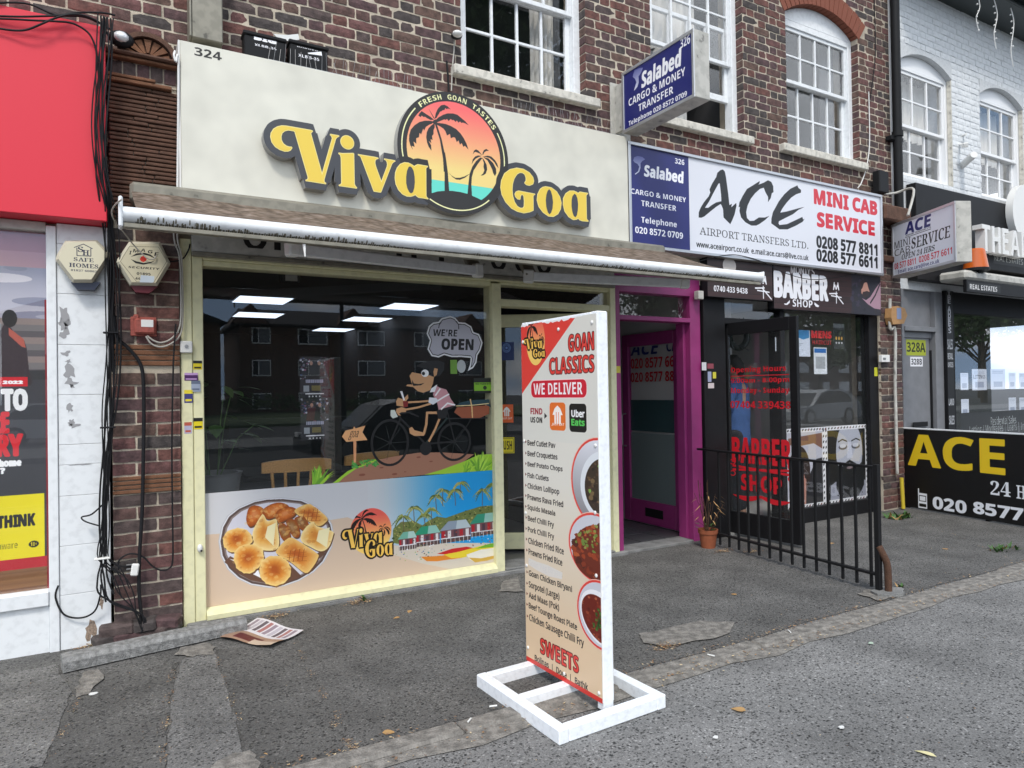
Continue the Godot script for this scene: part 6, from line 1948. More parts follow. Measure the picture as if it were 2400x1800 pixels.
func cab_signs() -> void:
	var z = 0.16
	var x0 = 3.886
	var x1 = 7.567
	var y0 = 2.681
	var y1 = 3.598
	var t = thing("cab_fascia", "white and blue fascia sign reading ACE mini cab service", "sign", Vector3((x0 + x1) / 2, y0, 0.08))
	part(t, "light_box", bx(x0, x1, y0, y1, 0.004, z - 0.012, 0.004), M.alu_paint)
	var b = 0.028
	for f in [[x0, x1, y0, y0 + b], [x0, x1, y1 - b, y1], [x0, x0 + b, y0 + b, y1 - b], [x1 - b, x1, y0 + b, y1 - b]]:
		part(t, "frame", bx(f[0], f[1], f[2], f[3], z - 0.012, z + 0.006, 0.003), M.alu)
	var cv = Cv.new(x0 + b, y0 + b, x1 - b, y1 - b, 2000, Color(0.86, 0.87, 0.90))
	var xs = 4.604
	var navy = Color(0.12, 0.14, 0.42)
	var wh = Color(0.95, 0.95, 0.97)
	cv.rect(x0, y0, xs, y1, navy)
	cv.txt("326", 4.438, 3.488, 4.553, 3.537, wh)
	salabed(cv, P([3.949, 3.438, 3.961, 3.469, 3.999, 3.486, 4.052, 3.487, 4.086, 3.471, 4.051, 3.448, 4.032, 3.428, 4.031, 3.386, 4.015, 3.349, 3.972, 3.319, 3.965, 3.324, 4.003, 3.353, 4.016, 3.396, 3.997, 3.417, 3.967, 3.424]), [4.073, 3.321, 4.539, 3.425])
	cv.txt("CARGO & MONEY", 3.917, 3.147, 4.566, 3.193, wh)
	cv.txt("TRANSFER", 4.031, 3.053, 4.444, 3.103, wh)
	cv.txt("Telephone", 4.028, 2.888, 4.446, 2.961, wh)
	cv.txt("020 8572 0709", 3.958, 2.808, 4.519, 2.866, wh)
	var ink = Color(0.08, 0.09, 0.10)
	cv.polys([P([5.05, 3.522, 5.075, 3.505, 5.088, 3.455, 5.113, 3.309, 5.128, 3.192, 5.162, 3.209, 5.153, 3.174, 5.221, 3.224, 5.224, 3.198, 5.196, 3.112, 5.165, 3.056, 5.134, 3.009, 5.045, 3.064, 5.04, 3.145, 5.023, 3.174, 5.009, 3.188, 4.951, 3.155, 4.879, 3.106, 4.794, 3.046, 4.752, 3.028, 4.721, 3.027, 4.722, 3.073, 4.747, 3.121, 4.79, 3.176, 4.854, 3.24, 4.876, 3.278, 4.867, 3.307, 4.9, 3.363, 4.958, 3.437, 4.974, 3.48, 5.017, 3.512]), P([5.003, 3.384, 4.985, 3.377, 4.919, 3.284, 4.86, 3.195, 4.803, 3.127, 4.845, 3.132, 4.894, 3.164, 4.952, 3.196, 5.02, 3.215, 5.018, 3.276])], ink)
	cv.poly(P([5.558, 3.482, 5.554, 3.46, 5.538, 3.444, 5.608, 3.47, 5.68, 3.507, 5.728, 3.497, 5.755, 3.458, 5.757, 3.398, 5.732, 3.384, 5.715, 3.333, 5.674, 3.288, 5.676, 3.339, 5.637, 3.383, 5.615, 3.423, 5.56, 3.405, 5.489, 3.353, 5.426, 3.291, 5.378, 3.217, 5.357, 3.151, 5.367, 3.095, 5.404, 3.07, 5.465, 3.079, 5.536, 3.119, 5.622, 3.128, 5.69, 3.152, 5.621, 3.101, 5.542, 3.055, 5.495, 3.034, 5.426, 3.027, 5.343, 3.05, 5.284, 3.091, 5.263, 3.151, 5.272, 3.194, 5.253, 3.186, 5.266, 3.235, 5.312, 3.303, 5.375, 3.38, 5.452, 3.422]), ink)
	cv.poly(P([6.126, 3.516, 6.138, 3.493, 6.18, 3.476, 6.179, 3.448, 6.102, 3.421, 6.026, 3.378, 5.949, 3.313, 5.882, 3.245, 5.852, 3.203, 5.947, 3.225, 6.038, 3.252, 6.132, 3.28, 6.23, 3.306, 6.131, 3.263, 6.045, 3.209, 5.945, 3.165, 5.829, 3.113, 5.824, 3.091, 5.836, 3.076, 5.951, 3.097, 6.086, 3.153, 6.193, 3.198, 6.205, 3.171, 6.231, 3.185, 6.195, 3.148, 6.092, 3.098, 5.958, 3.045, 5.835, 3.032, 5.771, 3.058, 5.716, 3.079, 5.717, 3.123, 5.743, 3.196, 5.776, 3.238, 5.835, 3.316, 5.919, 3.397, 6.012, 3.465]), ink)
	cv.txt("AIRPORT TRANSFERS LTD.", 4.729, 2.873, 6.277, 2.943, Color(0.12, 0.12, 0.14), "f")
	cv.txt("www.aceairport.co.uk", 4.686, 2.738, 5.381, 2.804, ink, "r", 0.0, 0.002)
	cv.txt("e.mail:ace.cars@live.co.uk", 5.421, 2.749, 6.275, 2.807, ink, "r", 0.0, 0.002)
	var red = Color(0.80, 0.13, 0.21)
	cv.txt("MINI CAB", 6.39, 3.364, 7.483, 3.509, red, "b", 0.0, 0.008)
	cv.txt("SERVICE", 6.433, 3.127, 7.429, 3.273, red, "b", 0.0, 0.008)
	cv.txt("0208 577 8811", 6.414, 2.904, 7.476, 3.027, ink, "b", 0.0, 0.004)
	cv.txt("0208 577 6611", 6.41, 2.759, 7.471, 2.885, ink, "b", 0.0, 0.004)
	part(t, "printed_face", sheet(cv, z - 0.011), printed(cv, 0.35))
	var sx = 3.8447
	var p = thing("projecting_sign", "blue double sided projecting sign reading Salabed cargo and money transfer", "sign", Vector3(sx, 3.66, 0.1))
	var sy0 = 3.655
	var sy1 = 4.178
	part(p, "box", bx(sx + 0.002, sx + 0.16, sy0, sy1, 0.145, 1.0, 0.006), M.alu_paint)
	for f in [[sy0, sy0 + 0.025, 0.145, 1.0], [sy1 - 0.025, sy1, 0.145, 1.0], [sy0 + 0.025, sy1 - 0.025, 0.145, 0.17], [sy0 + 0.025, sy1 - 0.025, 0.975, 1.0]]:
		part(p, "frame", bx(sx - 0.008, sx + 0.002, f[0], f[1], f[2], f[3], 0.002), M.alu)
	part(p, "wall_plate", bx(sx - 0.03, sx + 0.19, sy0 - 0.02, sy1 - 0.03, 0.005, 0.02, 0.003), M.alu_paint)
	part(p, "bracket", bx(sx + 0.02, sx + 0.06, sy0 + 0.05, sy1 - 0.06, 0.02, 0.145), M.alu_paint)
	cv = Cv.new(0.17, sy0 + 0.025, 0.975, sy1 - 0.025, 760, navy)
	cv.txt("326", 0.852, 4.083, 0.957, 4.156, wh)
	salabed(cv, P([0.293, 4.114, 0.309, 4.142, 0.361, 4.136, 0.418, 4.117, 0.389, 4.085, 0.359, 4.068, 0.36, 4.019, 0.342, 3.987, 0.297, 3.97, 0.312, 3.999, 0.331, 4.03, 0.314, 4.066, 0.285, 4.093]), [0.395, 3.955, 0.86, 4.09])
	cv.txt("CARGO & MONEY", 0.226, 3.862, 0.9, 3.925, wh)
	cv.txt("TRANSFER", 0.35, 3.772, 0.766, 3.832, wh)
	cv.txt("Telephone 020 8572 0709", 0.222, 3.682, 0.913, 3.738, wh)
	part(p, "printed_face", sheet_x(cv, sx + 0.0005), printed(cv, 0.35))
	var a0 = Vector3(7.89, 0, 0.0)
	var dir = Vector3(7.42 - 7.82, 0, 0.99 - 0.15).normalized()
	var o = Vector3(7.82, 0, 0.15)
	var lf = dir.cross(Vector3.UP)
	if lf.x > 0: lf = -lf
	var k = thing("corner_sign", "white light box sign reading ACE mini cab service open 24 hrs", "sign", Vector3(7.8, 2.7, 0.5))
	var ya = 2.68
	var yb = 3.30
	var u0 = -0.06
	var u1 = 0.97
	var xf = Transform3D(Basis(dir, Vector3.UP, dir.cross(Vector3.UP)), o)
	var sgn = -1.0 if (xf.basis.z.x > 0) else 1.0
	var m = MB.new()
	m.box(u0, u1, ya, yb, sgn * -0.002, sgn * -0.17, 0.006, xf)
	part(k, "box", m, M.alu_paint)
	for f in [[u0, u1, ya, ya + 0.03], [u0, u1, yb - 0.03, yb], [u0, u0 + 0.03, ya + 0.03, yb - 0.03], [u1 - 0.03, u1, ya + 0.03, yb - 0.03]]:
		m = MB.new()
		m.box(f[0], f[1], f[2], f[3], sgn * -0.002, sgn * 0.008, 0.002, xf)
		part(k, "frame", m, M.alu)
	cv = Cv.new(u0 + 0.03, ya + 0.03, u1 - 0.03, yb - 0.03, 640, Color(0.87, 0.88, 0.91))
	var W_ = 0.97
	var fx = func(v: float) -> float: return lerpf(u0 + 0.0, u1, (v - 290) / 715.0)
	var blue = Color(0.13, 0.14, 0.40)
	cv.txt("ACE", fx.call(458), 3.135, fx.call(752), 3.26, blue, "b", 0.12, 0.004)
	cv.txt("AIRPORT TRANSFERS LTD", fx.call(460), 3.11, fx.call(750), 3.127, ink)
	cv.rect(fx.call(455), 3.097, fx.call(750), 3.103, ink)
	cv.txt("MINI", fx.call(322), 3.01, fx.call(518), 3.09, ink, "r")
	cv.txt("CAB", fx.call(322), 2.925, fx.call(510), 3.0, ink, "r")
	cv.txt("SERVICE", fx.call(525), 2.95, fx.call(952), 3.07, ink, "fb", 0.1)
	cv.txt("OPEN 24 HRS", fx.call(405), 2.862, fx.call(790), 2.922, ink, "fb", 0.2)
	cv.txt("0208 577 8811", fx.call(262), 2.775, fx.call(575), 2.845, red)
	cv.txt("0208 577 6611", fx.call(610), 2.775, fx.call(962), 2.845, red)
	cv.txt("Email: ace.cars@live.co.uk", fx.call(360), 2.715, fx.call(830), 2.762, blue)
	m = MB.new()
	var e = sgn * 0.0005
	var qa = [xf * Vector3(cv.x0, cv.y0, e), xf * Vector3(cv.x1, cv.y0, e), xf * Vector3(cv.x1, cv.y1, e), xf * Vector3(cv.x0, cv.y1, e)]
	m.quad(qa[0], qa[1], qa[2], qa[3])
	part(k, "printed_face", m, printed(cv, 0.35))
	for i in 2:
		var g = [[0.76, 3.688, 1.017, 3.805], [1.046, 3.665, 1.297, 3.815]][i]
		var bs = thing("battery_box", ["black box printed BIG XLBB-35 on top of the cafe fascia", "black box printed XLB 5-35 beside another on the cafe fascia"][i], "box", Vector3((g[0] + g[2]) / 2, g[1], 0.1), "black boxes on the fascia")
		part(bs, "case", bx(g[0], g[2], y_top(), g[3] - 0.025, 0.02, 0.119, 0.006), M.black_plastic)
		part(bs, "lid", bx(g[0] - 0.008, g[2] + 0.008, g[3] - 0.025, g[3], 0.012, 0.128, 0.006), M.black_plastic)
		cv = Cv.new(g[0] + 0.01, g[1] + 0.03, g[2] - 0.01, g[3] - 0.03, 200, Color(0, 0, 0, 0))
		if i == 0:
			cv.txt("BIG", 0.821, 3.759, 0.959, 3.779, wh, "b", 0.15, 0.004)
			cv.txt("XLBB-35", 0.821, 3.716, 0.958, 3.732, wh)
		else:
			cv.txt("BURGER", 1.093, 3.778, 1.232, 3.772, wh, "b", 0.3)
			cv.poly(P([1.162, 3.749, 1.255, 3.778, 1.259, 3.75, 1.165, 3.742]), wh)
			cv.txt("XLB 5-35", 1.1, 3.709, 1.239, 3.729, wh)
		part(bs, "lettering", sheet(cv, 0.1196), printed(cv, 0.5, true))
	var pn = thing("paper_scrap", "crumpled white paper stuck behind the two black boxes", "paper", Vector3(1.04, 3.871, 0.03))
	m = MB.new()
	m.prism(P([0.953, 3.854, 1.043, 3.868, 1.116, 3.894, 1.123, 3.856, 1.043, 3.829, 0.983, 3.83]), 0.05, 0.056)
	part(pn, "sheet", m, M.white_plastic)
	for s in 3:
		var sp = MB.new()
		var xa = [0.9, 1.55, 2.75][s]
		var xb = [1.5, 1.9, 3.8][s]
		var x = xa
		while x < xb:
			var h = rng.randf_range(0.09, 0.13)
			sp.tube([Vector3(x, y_top(), 0.14), Vector3(x + rng.randf_range(-0.02, 0.02), y_top() + h, 0.14 + rng.randf_range(-0.03, 0.04))], 0.0012, 4)
			x += 0.035
		sp.box(xa, xb, y_top(), y_top() + 0.006, 0.13, 0.15)
		var bt = single("bird_spike", "thin wire bird spike strip on the fascia top, %s" % ["left of the black boxes", "beside the second black box", "under the projecting blue sign"][s], "bird spikes", sp, M.steel, "bird spike strips")
func y_top() -> float: return 3.629
func salabed(cv: Cv, swoosh: PackedVector2Array, b: Array) -> void:
	var a = box_of([swoosh])
	cv.polys([swoosh], Color(0.85, 0.86, 0.92), Color(0.36, 0.38, 0.62), a.position.y, a.end.y)
	cv.txt("Salabed", b[0], b[1], b[2], b[3], Color(0.95, 0.95, 0.97), "b", 0.08, 0.004)
func barber() -> void:
	var t = thing("barber_shopfront", "black framed barber shopfront with open glass door and poster window", "shopfront", Vector3(6.3, 0, 0))
	var xa = 4.878
	var xb = 5.17
	var xw = 6.05
	var xc = 7.479
	var xd = 7.74
	part(t, "pillar", bx(xa + 0.002, xb, 0.0, 2.75, -0.14, 0.03, 0.006), M.black_paint)
	part(t, "pillar", bx(xc, xd - 0.003, 0.0, 2.75, -0.14, 0.03, 0.006), M.black_paint)
	part(t, "pillar", bx(xw - 0.07, xw, 0.0, 2.75, -0.14, 0.02, 0.006), M.black_paint)
	var ysill = 0.16
	part(t, "stall_riser", bx(xw, xc, 0.0, ysill, -0.14, 0.02, 0.006), M.black_paint)
	var yhd = 2.24
	part(t, "head_rail", bx(xb, xc, 2.36, 2.75, -0.14, 0.01, 0.004), M.black_paint)
	part(t, "transom_bar", bx(xb, xw - 0.07, 2.07, 2.13, -0.14, 0.015, 0.004), M.black_paint)
	part(t, "pane", bx(xw, xc, ysill, 2.36, -0.03, -0.024), M.glass)
	part(t, "pane", bx(xb, xw - 0.07, 2.13, 2.36, -0.03, -0.024), M.glass)
	part(t, "doorstep", bx(xb, xw - 0.07, 0.0, 0.03, -0.2, 0.03, 0.005), M.concrete)
	part(t, "room_floor", bx(5.04, 8.05, 0.0, 0.012, -5, -0.15), mat(0.5, 0.5, 0.5, 0.5))
	part(t, "room_ceiling", bx(5.04, 8.05, 2.55, 2.6, -5, -0.15), mat(0.75, 0.75, 0.75, 0.9))
	part(t, "room_wall", bx(5.04, 8.05, 0.0, 2.55, -3.1, -3.0), mat(0.6, 0.6, 0.62, 0.9))
	part(t, "room_column", bx(6.52, 6.62, 0.0, 2.5, -1.3, -1.2, 0.01), M.white_paint)
	part(t, "wall_cabinet", bx(5.04, 5.25, 0.0, 1.5, -2.9, -1.5, 0.01), M.room_dark)
	part(t, "back_counter", bx(5.6, 7.9, 0.0, 0.95, -2.9, -2.5, 0.01), M.room_dark)
	part(t, "wall_board", bx(6.7, 7.7, 1.2, 2.1, -2.99, -2.95), mat(0.5, 0.5, 0.5, 0.6))
	var dr = Node3D.new()
	dr.name = "door"
	t.add_child(dr, true)
	var o = Vector3(5.26, 0, 0.02)
	var d = Vector3(0.05, 0, 0.70).normalized()
	var xf = Transform3D(Basis(d, Vector3.UP, d.cross(Vector3.UP)), o)
	var wl = 0.72
	var s0 = -0.10
	var lf = func(a: float, b: float, c: float, e: float, th := 0.02) -> MB:
		var q = MB.new()
		q.box(a, b, c, e, -th, th, 0.003, xf)
		return q
	var tp = 2.08
	part(dr, "stile", lf.call(s0, s0 + 0.07, 0.03, tp), M.black_paint)
	part(dr, "stile", lf.call(wl - 0.075, wl, 0.03, tp), M.black_paint)
	part(dr, "rail", lf.call(s0 + 0.07, wl - 0.075, 0.03, 0.24), M.black_paint)
	part(dr, "rail", lf.call(s0 + 0.07, wl - 0.075, tp - 0.12, tp), M.black_paint)
	part(dr, "pane", lf.call(s0 + 0.07, wl - 0.075, 0.24, tp - 0.12, 0.003), M.glass)
	var cv = Cv.new(s0 + 0.07, 0.24, wl - 0.075, tp - 0.13, 520, Color(0.5, 0.1, 0.1, 0))
	var red = Color(0.82, 0.12, 0.17)
	var u0 = s0 + 0.09
	var u1 = wl - 0.09
	cv.txt("Opening Hours", u0, 1.575, u1 - 0.03, 1.645, red)
	cv.rect(u0, 1.553, u1, 1.56, red)
	cv.txt("9:00am - 8:00pm", u0, 1.475, u1, 1.535, red)
	cv.txt("Monday - Sunday", u0, 1.375, u1, 1.445, red)
	cv.txt("07404 339438", u0 - 0.01, 1.245, u1 + 0.01, 1.315, red)
	cv.txt("BARBER", u0 + 0.0, 0.72, u1 + 0.005, 0.96, red, "b", 0.0, 0.004)
	for s in [-1, 1]:
		cv.line([Vector2(u0, 0.665 + s * 0.02), Vector2(u1, 0.665 - s * 0.02)], 0.022, red)
		for sd in [u0 - 0.0, u1 + 0.0]:
			cv.polys([cv.oval(sd, 0.665 + s * 0.055, 0.035, 0.028), cv.oval(sd, 0.665 + s * 0.055, 0.024, 0.018)], red)
	cv.txt("SHOP", u0 + 0.10, 0.46, u1 - 0.10, 0.61, red, "b", 0.0, 0.004)
	var mst = PackedVector2Array()
	for i in 21: mst.append(Vector2(lerpf(u0, u1, i / 20.0), 0.40 - 0.045 * absf(sin(i / 20.0 * TAU)) ))
	for i in range(20, -1, -1): mst.append(Vector2(lerpf(u0, u1, i / 20.0), 0.425 - 0.012 * absf(sin(i / 20.0 * TAU)) - 0.02 * absf(i / 10.0 - 1.0)))
	cv.poly(mst, red)
	var m = MB.new()
	var side = -0.006 if xf.basis.z.x > 0 else 0.006
	m.quad(xf * Vector3(cv.x0, cv.y0, side), xf * Vector3(cv.x1, cv.y0, side), xf * Vector3(cv.x1, cv.y1, side), xf * Vector3(cv.x0, cv.y1, side))
	part(dr, "lettering", m, printed(cv, 0.5, true))
	m = MB.new()
	m.tube([xf * Vector3(wl - 0.04, 0.95, -0.02), xf * Vector3(wl - 0.04, 0.95, -0.06), xf * Vector3(wl - 0.04, 1.2, -0.06), xf * Vector3(wl - 0.04, 1.2, -0.02)], 0.008, 7)
	part(dr, "handle", m, M.steel)
	var zz = -0.034
	cv = Cv.new(6.235, 1.766, 6.521, 2.049, 128, Color(0.80, 0.83, 0.88))
	var w = cv.x1 - cv.x0
	var h = cv.y1 - cv.y0
	cv.poly([Vector2(cv.x0 + w * 0.3, cv.y1), Vector2(cv.x1 - w * 0.05, cv.y1), Vector2(cv.x1 - w * 0.05, cv.y1 - h * 0.28), Vector2(cv.x0 + w * 0.62, cv.y1 - h * 0.36), Vector2(cv.x0 + w * 0.3, cv.y1 - h * 0.28)], Color(0.20, 0.50, 0.70))
	for i in 9: cv.rect(cv.x0 + w * 0.06, cv.y0 + h * (0.06 + 0.06 * i), cv.x0 + w * (0.3 + 0.1 * (i % 4)), cv.y0 + h * (0.08 + 0.06 * i), Color(0.6, 0.63, 0.68))
	part(t, "notice", sheet(cv, zz), printed(cv, 0.6))
	cv = Cv.new(6.579, 1.577, 6.801, 1.867, 96, Color(0.84, 0.86, 0.88))
	w = cv.x1 - cv.x0
	h = cv.y1 - cv.y0
	cv.rect(cv.x0 + w * 0.05, cv.y1 - h * 0.2, cv.x1 - w * 0.05, cv.y1 - h * 0.04, Color(0.13, 0.40, 0.68))
	cv.rect(cv.x0 + w * 0.14, cv.y0 + h * 0.2, cv.x1 - w * 0.14, cv.y0 + h * 0.66, Color(0.62, 0.64, 0.66))
	part(t, "notice", sheet(cv, zz), printed(cv, 0.6))
	cv = Cv.new(5.963, 1.818, 6.078, 1.961, 64, Color(0.76, 0.80, 0.84))
	for i in 6: cv.rect(cv.x0 + 0.01, cv.y0 + 0.02 + 0.028 * i, cv.x1 - 0.015, cv.y0 + 0.028 + 0.028 * i, Color(0.6, 0.62, 0.66))
	part(t, "notice", sheet(cv, zz), printed(cv, 0.6))
	cv = Cv.new(6.534, 1.893, 6.9, 2.059, 160, Color(0, 0, 0, 0))
	cv.txt("MENS", 6.55, 1.972, 6.885, 2.045, Color(0.80, 0.10, 0.14), "b", 0.0, 0.006)
	cv.txt("HAIRCUT", 6.561, 1.899, 6.888, 1.948, Color(0.68, 0.10, 0.13))
	part(t, "lettering", sheet(cv, zz), printed(cv, 0.5, true))
	cv = Cv.new(6.946, 1.858, 7.141, 2.141, 64, Color(0.22, 0.22, 0.23))
	w = cv.x1 - cv.x0
	h = cv.y1 - cv.y0
	cv.rect(cv.x0, cv.y1 - h * 0.16, cv.x1, cv.y1, Color(0.45, 0.46, 0.47))
	cv.rect(cv.x0 + w * 0.1, cv.y0 + h * 0.22, cv.x1 - w * 0.05, cv.y0 + h * 0.75, Color(0.06, 0.06, 0.06))
	for i in 3:
		cv.ell(cv.x0 + w * (0.25 + 0.25 * i), cv.y0 + h * 0.42, w * 0.08, h * 0.07, Color(0.85, 0.65, 0.3))
		cv.ell(cv.x0 + w * (0.25 + 0.25 * i), cv.y0 + h * 0.24, w * 0.08, h * 0.04, Color(0.8, 0.8, 0.82))
	part(t, "notice", sheet(cv, -0.05), printed(cv, 0.6))
	for i in 2:
		var px = [6.067, 6.735, 7.501]
		var a: float = px[i]
		var b: float = px[i + 1]
		var lo = 0.145
		var hi = 1.002
		cv = Cv.new(a, lo, b, hi, 300, Color(0.10, 0.09, 0.09))
		w = b - a
		h = hi - lo
		var bw = 0.045
		if i == 0:
			cv.rect(a, lo, b, hi, Color(0.74, 0.74, 0.78))
			cv.poly([Vector2(a + w * 0.42, lo), Vector2(b, lo), Vector2(b, lo + h * 0.62), Vector2(a + w * 0.78, lo + h * 0.60), Vector2(a + w * 0.5, lo + h * 0.3)], Color(0.14, 0.13, 0.15))
			cv.ell(a + w * 0.36, lo + h * 0.46, w * 0.26, h * 0.32, Color(0.20, 0.14, 0.12))
			cv.poly([Vector2(a + w * 0.12, lo), Vector2(a + w * 0.5, lo), Vector2(a + w * 0.52, lo + h * 0.36), Vector2(a + w * 0.34, lo + h * 0.46), Vector2(a + w * 0.1, lo + h * 0.40)], Color(0.72, 0.52, 0.46))
			cv.ell(a + w * 0.44, lo + h * 0.38, w * 0.04, h * 0.06, Color(0.78, 0.56, 0.50))
			cv.poly([Vector2(a + w * 0.1, lo + h * 0.88), Vector2(b, lo + h * 0.93), Vector2(b, lo + h * 0.70), Vector2(a + w * 0.72, lo + h * 0.80), Vector2(a + w * 0.4, lo + h * 0.78), Vector2(a + w * 0.12, lo + h * 0.80)], Color(0.50, 0.35, 0.29))
			cv.poly([Vector2(a, lo), Vector2(a + w * 0.42, lo), Vector2(a + w * 0.48, lo + h * 0.10), Vector2(a, lo + h * 0.14)], Color(0.88, 0.88, 0.90))
		else:
			cv.poly([Vector2(a + w * 0.1, lo), Vector2(b, lo), Vector2(b, lo + h * 0.25), Vector2(a + w * 0.4, lo + h * 0.34), Vector2(a + w * 0.12, lo + h * 0.24)], Color(0.60, 0.61, 0.66))
			cv.poly(cv.oval(a + w * 0.56, lo + h * 0.66, w * 0.31, h * 0.40), Color(0.70, 0.71, 0.76))
			cv.poly([Vector2(a + w * 0.25, lo + h * 0.52), Vector2(a + w * 0.34, lo + h * 0.46), Vector2(a + w * 0.56, lo + h * 0.50), Vector2(a + w * 0.78, lo + h * 0.46), Vector2(a + w * 0.87, lo + h * 0.52), Vector2(a + w * 0.9, lo + h * 0.2), Vector2(a + w * 0.76, lo + h * 0.06), Vector2(a + w * 0.36, lo + h * 0.06), Vector2(a + w * 0.24, lo + h * 0.2)], Color(0.09, 0.09, 0.10))
			for s in [-1, 1]:
				cv.ell(a + w * (0.56 + s * 0.15), lo + h * 0.72, w * 0.1, h * 0.035, Color(0.34, 0.34, 0.38))
				cv.ell(a + w * (0.56 + s * 0.15), lo + h * 0.735, w * 0.075, h * 0.026, Color(0.78, 0.79, 0.83))
				cv.line([Vector2(a + w * (0.56 + s * 0.05), lo + h * 0.79), Vector2(a + w * (0.56 + s * 0.16), lo + h * 0.82), Vector2(a + w * (0.56 + s * 0.26), lo + h * 0.79)], 0.014, Color(0.1, 0.1, 0.1))
			cv.poly([Vector2(a + w * 0.53, lo + h * 0.78), Vector2(a + w * 0.60, lo + h * 0.78), Vector2(a + w * 0.64, lo + h * 0.57), Vector2(a + w * 0.50, lo + h * 0.57)], Color(0.78, 0.79, 0.84))
			cv.line([Vector2(a + w * 0.40, lo + h * 0.47), Vector2(a + w * 0.56, lo + h * 0.53), Vector2(a + w * 0.72, lo + h * 0.47)], 0.03, Color(0.08, 0.08, 0.09))
			cv.ell(a + w * 0.56, lo + h * 0.445, w * 0.07, h * 0.018, Color(0.52, 0.46, 0.48))
			cv.speckle(a + w * 0.25, lo + h * 0.05, a + w * 0.88, lo + h * 0.4, 160, 0.003, 0.012, [Color(0.05, 0.05, 0.06), Color(0.16, 0.16, 0.17), Color(0.12, 0.12, 0.13)], 12)
		cv.rect(a, lo, b, lo + bw, Color(0.90, 0.90, 0.91))
		cv.rect(a, hi - bw, b, hi, Color(0.90, 0.90, 0.91))
		cv.rect(a, lo, a + bw, hi, Color(0.90, 0.90, 0.91))
		cv.rect(b - bw, lo, b, hi, Color(0.90, 0.90, 0.91))
		var nst = 14
		for j in nst:
			for yy in [lo + 0.012, hi - 0.034]:
				var x0 = lerpf(a, b, j / float(nst))
				cv.poly([Vector2(x0, yy), Vector2(x0 + 0.022, yy), Vector2(x0 + 0.036, yy + 0.022), Vector2(x0 + 0.014, yy + 0.022)], Color(0.10, 0.10, 0.12) if j % 4 else Color(0.38, 0.10, 0.12))
			for xx in [a + 0.012, b - 0.034]:
				var y0 = lerpf(lo, hi, j / float(nst))
				cv.poly([Vector2(xx, y0), Vector2(xx + 0.022, y0 + 0.014), Vector2(xx + 0.022, y0 + 0.038), Vector2(xx, y0 + 0.024)], Color(0.10, 0.10, 0.12))
		part(t, "window_poster", sheet(cv, zz), printed(cv, 0.4))
	m = MB.new()
	var rp = []
	var wc = Vector3(5.937, 2.018, -0.5)
	for i in 25: rp.append(wc + Vector3(cos(TAU * i / 24), sin(TAU * i / 24), 0) * 0.14)
	m.tube(rp, 0.035, 7)
	var wr = thing("wreath", "dark bushy wreath hanging inside the barber door", "wreath", wc)
	part(wr, "ring", m, M.dark_green)
	for i in 60:
		var g = rng.randf() * TAU
		m = MB.new()
		leaf_blade(m, wc + Vector3(cos(g), sin(g), 0) * rng.randf_range(0.11, 0.17) + Vector3(0, 0, 0.03), Vector3(cos(g + 0.8), sin(g + 0.8), 0.4).normalized(), 0.05, 0.4)
		if i < 40: part(wr, "leaf", m, M.dark_green)
	var k = 0
	for s in [[4.785, 1.614, 4.844, 1.691, 0.6, 0.6, 0.62], [4.857, 1.631, 4.94, 1.679, 0.25, 0.05, 0.07], [4.861, 1.505, 4.908, 1.602, 0.32, 0.35, 0.5], [4.928, 1.537, 4.971, 1.598, 0.6, 0.55, 0.05], [4.863, 1.443, 4.941, 1.493, 0.6, 0.52, 0.52]]:
		part(t, "sticker", bx(s[0] + 0.06, s[2] + 0.06, s[1], s[3], 0.03, 0.0312), mat(s[4], s[5], s[6], 0.5))
	part(t, "sticker", bx(xc + 0.08, xc + 0.14, 1.55, 1.65, 0.03, 0.0312), mat(0.55, 0.55, 0.03, 0.5))
	var f = thing("barber_fascia", "dark brown wood effect board reading Monty's barber shop with bearded man photo", "sign", Vector3(6.9, 2.4, 0.1))
	var zf = 0.11
	var ybt = 2.257
	var ytp = 2.755
	cv = Cv.new(5.782, ybt - 0.02, 7.583, ytp, 900, Color(0.20, 0.13, 0.12))
	wood_print(cv)
	var wh = Color(0.90, 0.90, 0.92)
	cv.txt("MONTY'S", 6.047, 2.613, 6.421, 2.69, Color(0.80, 0.78, 0.78), "r", 0.0, 0.003)
	cv.txt("BARBER", 5.794, 2.361, 6.637, 2.611, wh, "b", 0.0, 0.012)
	cv.txt("SHOP", 6.064, 2.269, 6.38, 2.346, wh)
	cv.poly(P([5.931, 2.295, 5.967, 2.295, 6.023, 2.334, 6.019, 2.305, 5.982, 2.282, 5.943, 2.281]), wh)
	cv.poly(P([6.412, 2.33, 6.456, 2.31, 6.49, 2.296, 6.472, 2.281, 6.43, 2.287, 6.411, 2.308]), wh)
	scissor_mark(cv, Vector2(6.78, 2.465), wh)
	var pb = [7.051, 2.306, 7.577, 2.668]
	cv.rect(pb[0], ybt - 0.1, pb[2] + 0.1, ytp, Color(0.14, 0.13, 0.17))
	cv.speckle(pb[0], ybt, pb[2], ytp, 60, 0.01, 0.05, [Color(0.10, 0.10, 0.13), Color(0.20, 0.18, 0.24), Color(0.16, 0.14, 0.16)], 6)
	cv.poly(P([7.219, 2.565, 7.277, 2.609, 7.333, 2.595, 7.354, 2.539, 7.377, 2.5, 7.338, 2.451, 7.271, 2.431, 7.225, 2.474]), Color(0.70, 0.52, 0.46))
	cv.poly(P([7.202, 2.598, 7.278, 2.629, 7.343, 2.608, 7.276, 2.589, 7.246, 2.532, 7.217, 2.508]), Color(0.15, 0.11, 0.12))
	cv.poly(P([7.25, 2.487, 7.33, 2.503, 7.383, 2.492, 7.347, 2.446, 7.29, 2.426, 7.238, 2.446]), Color(0.19, 0.13, 0.13))
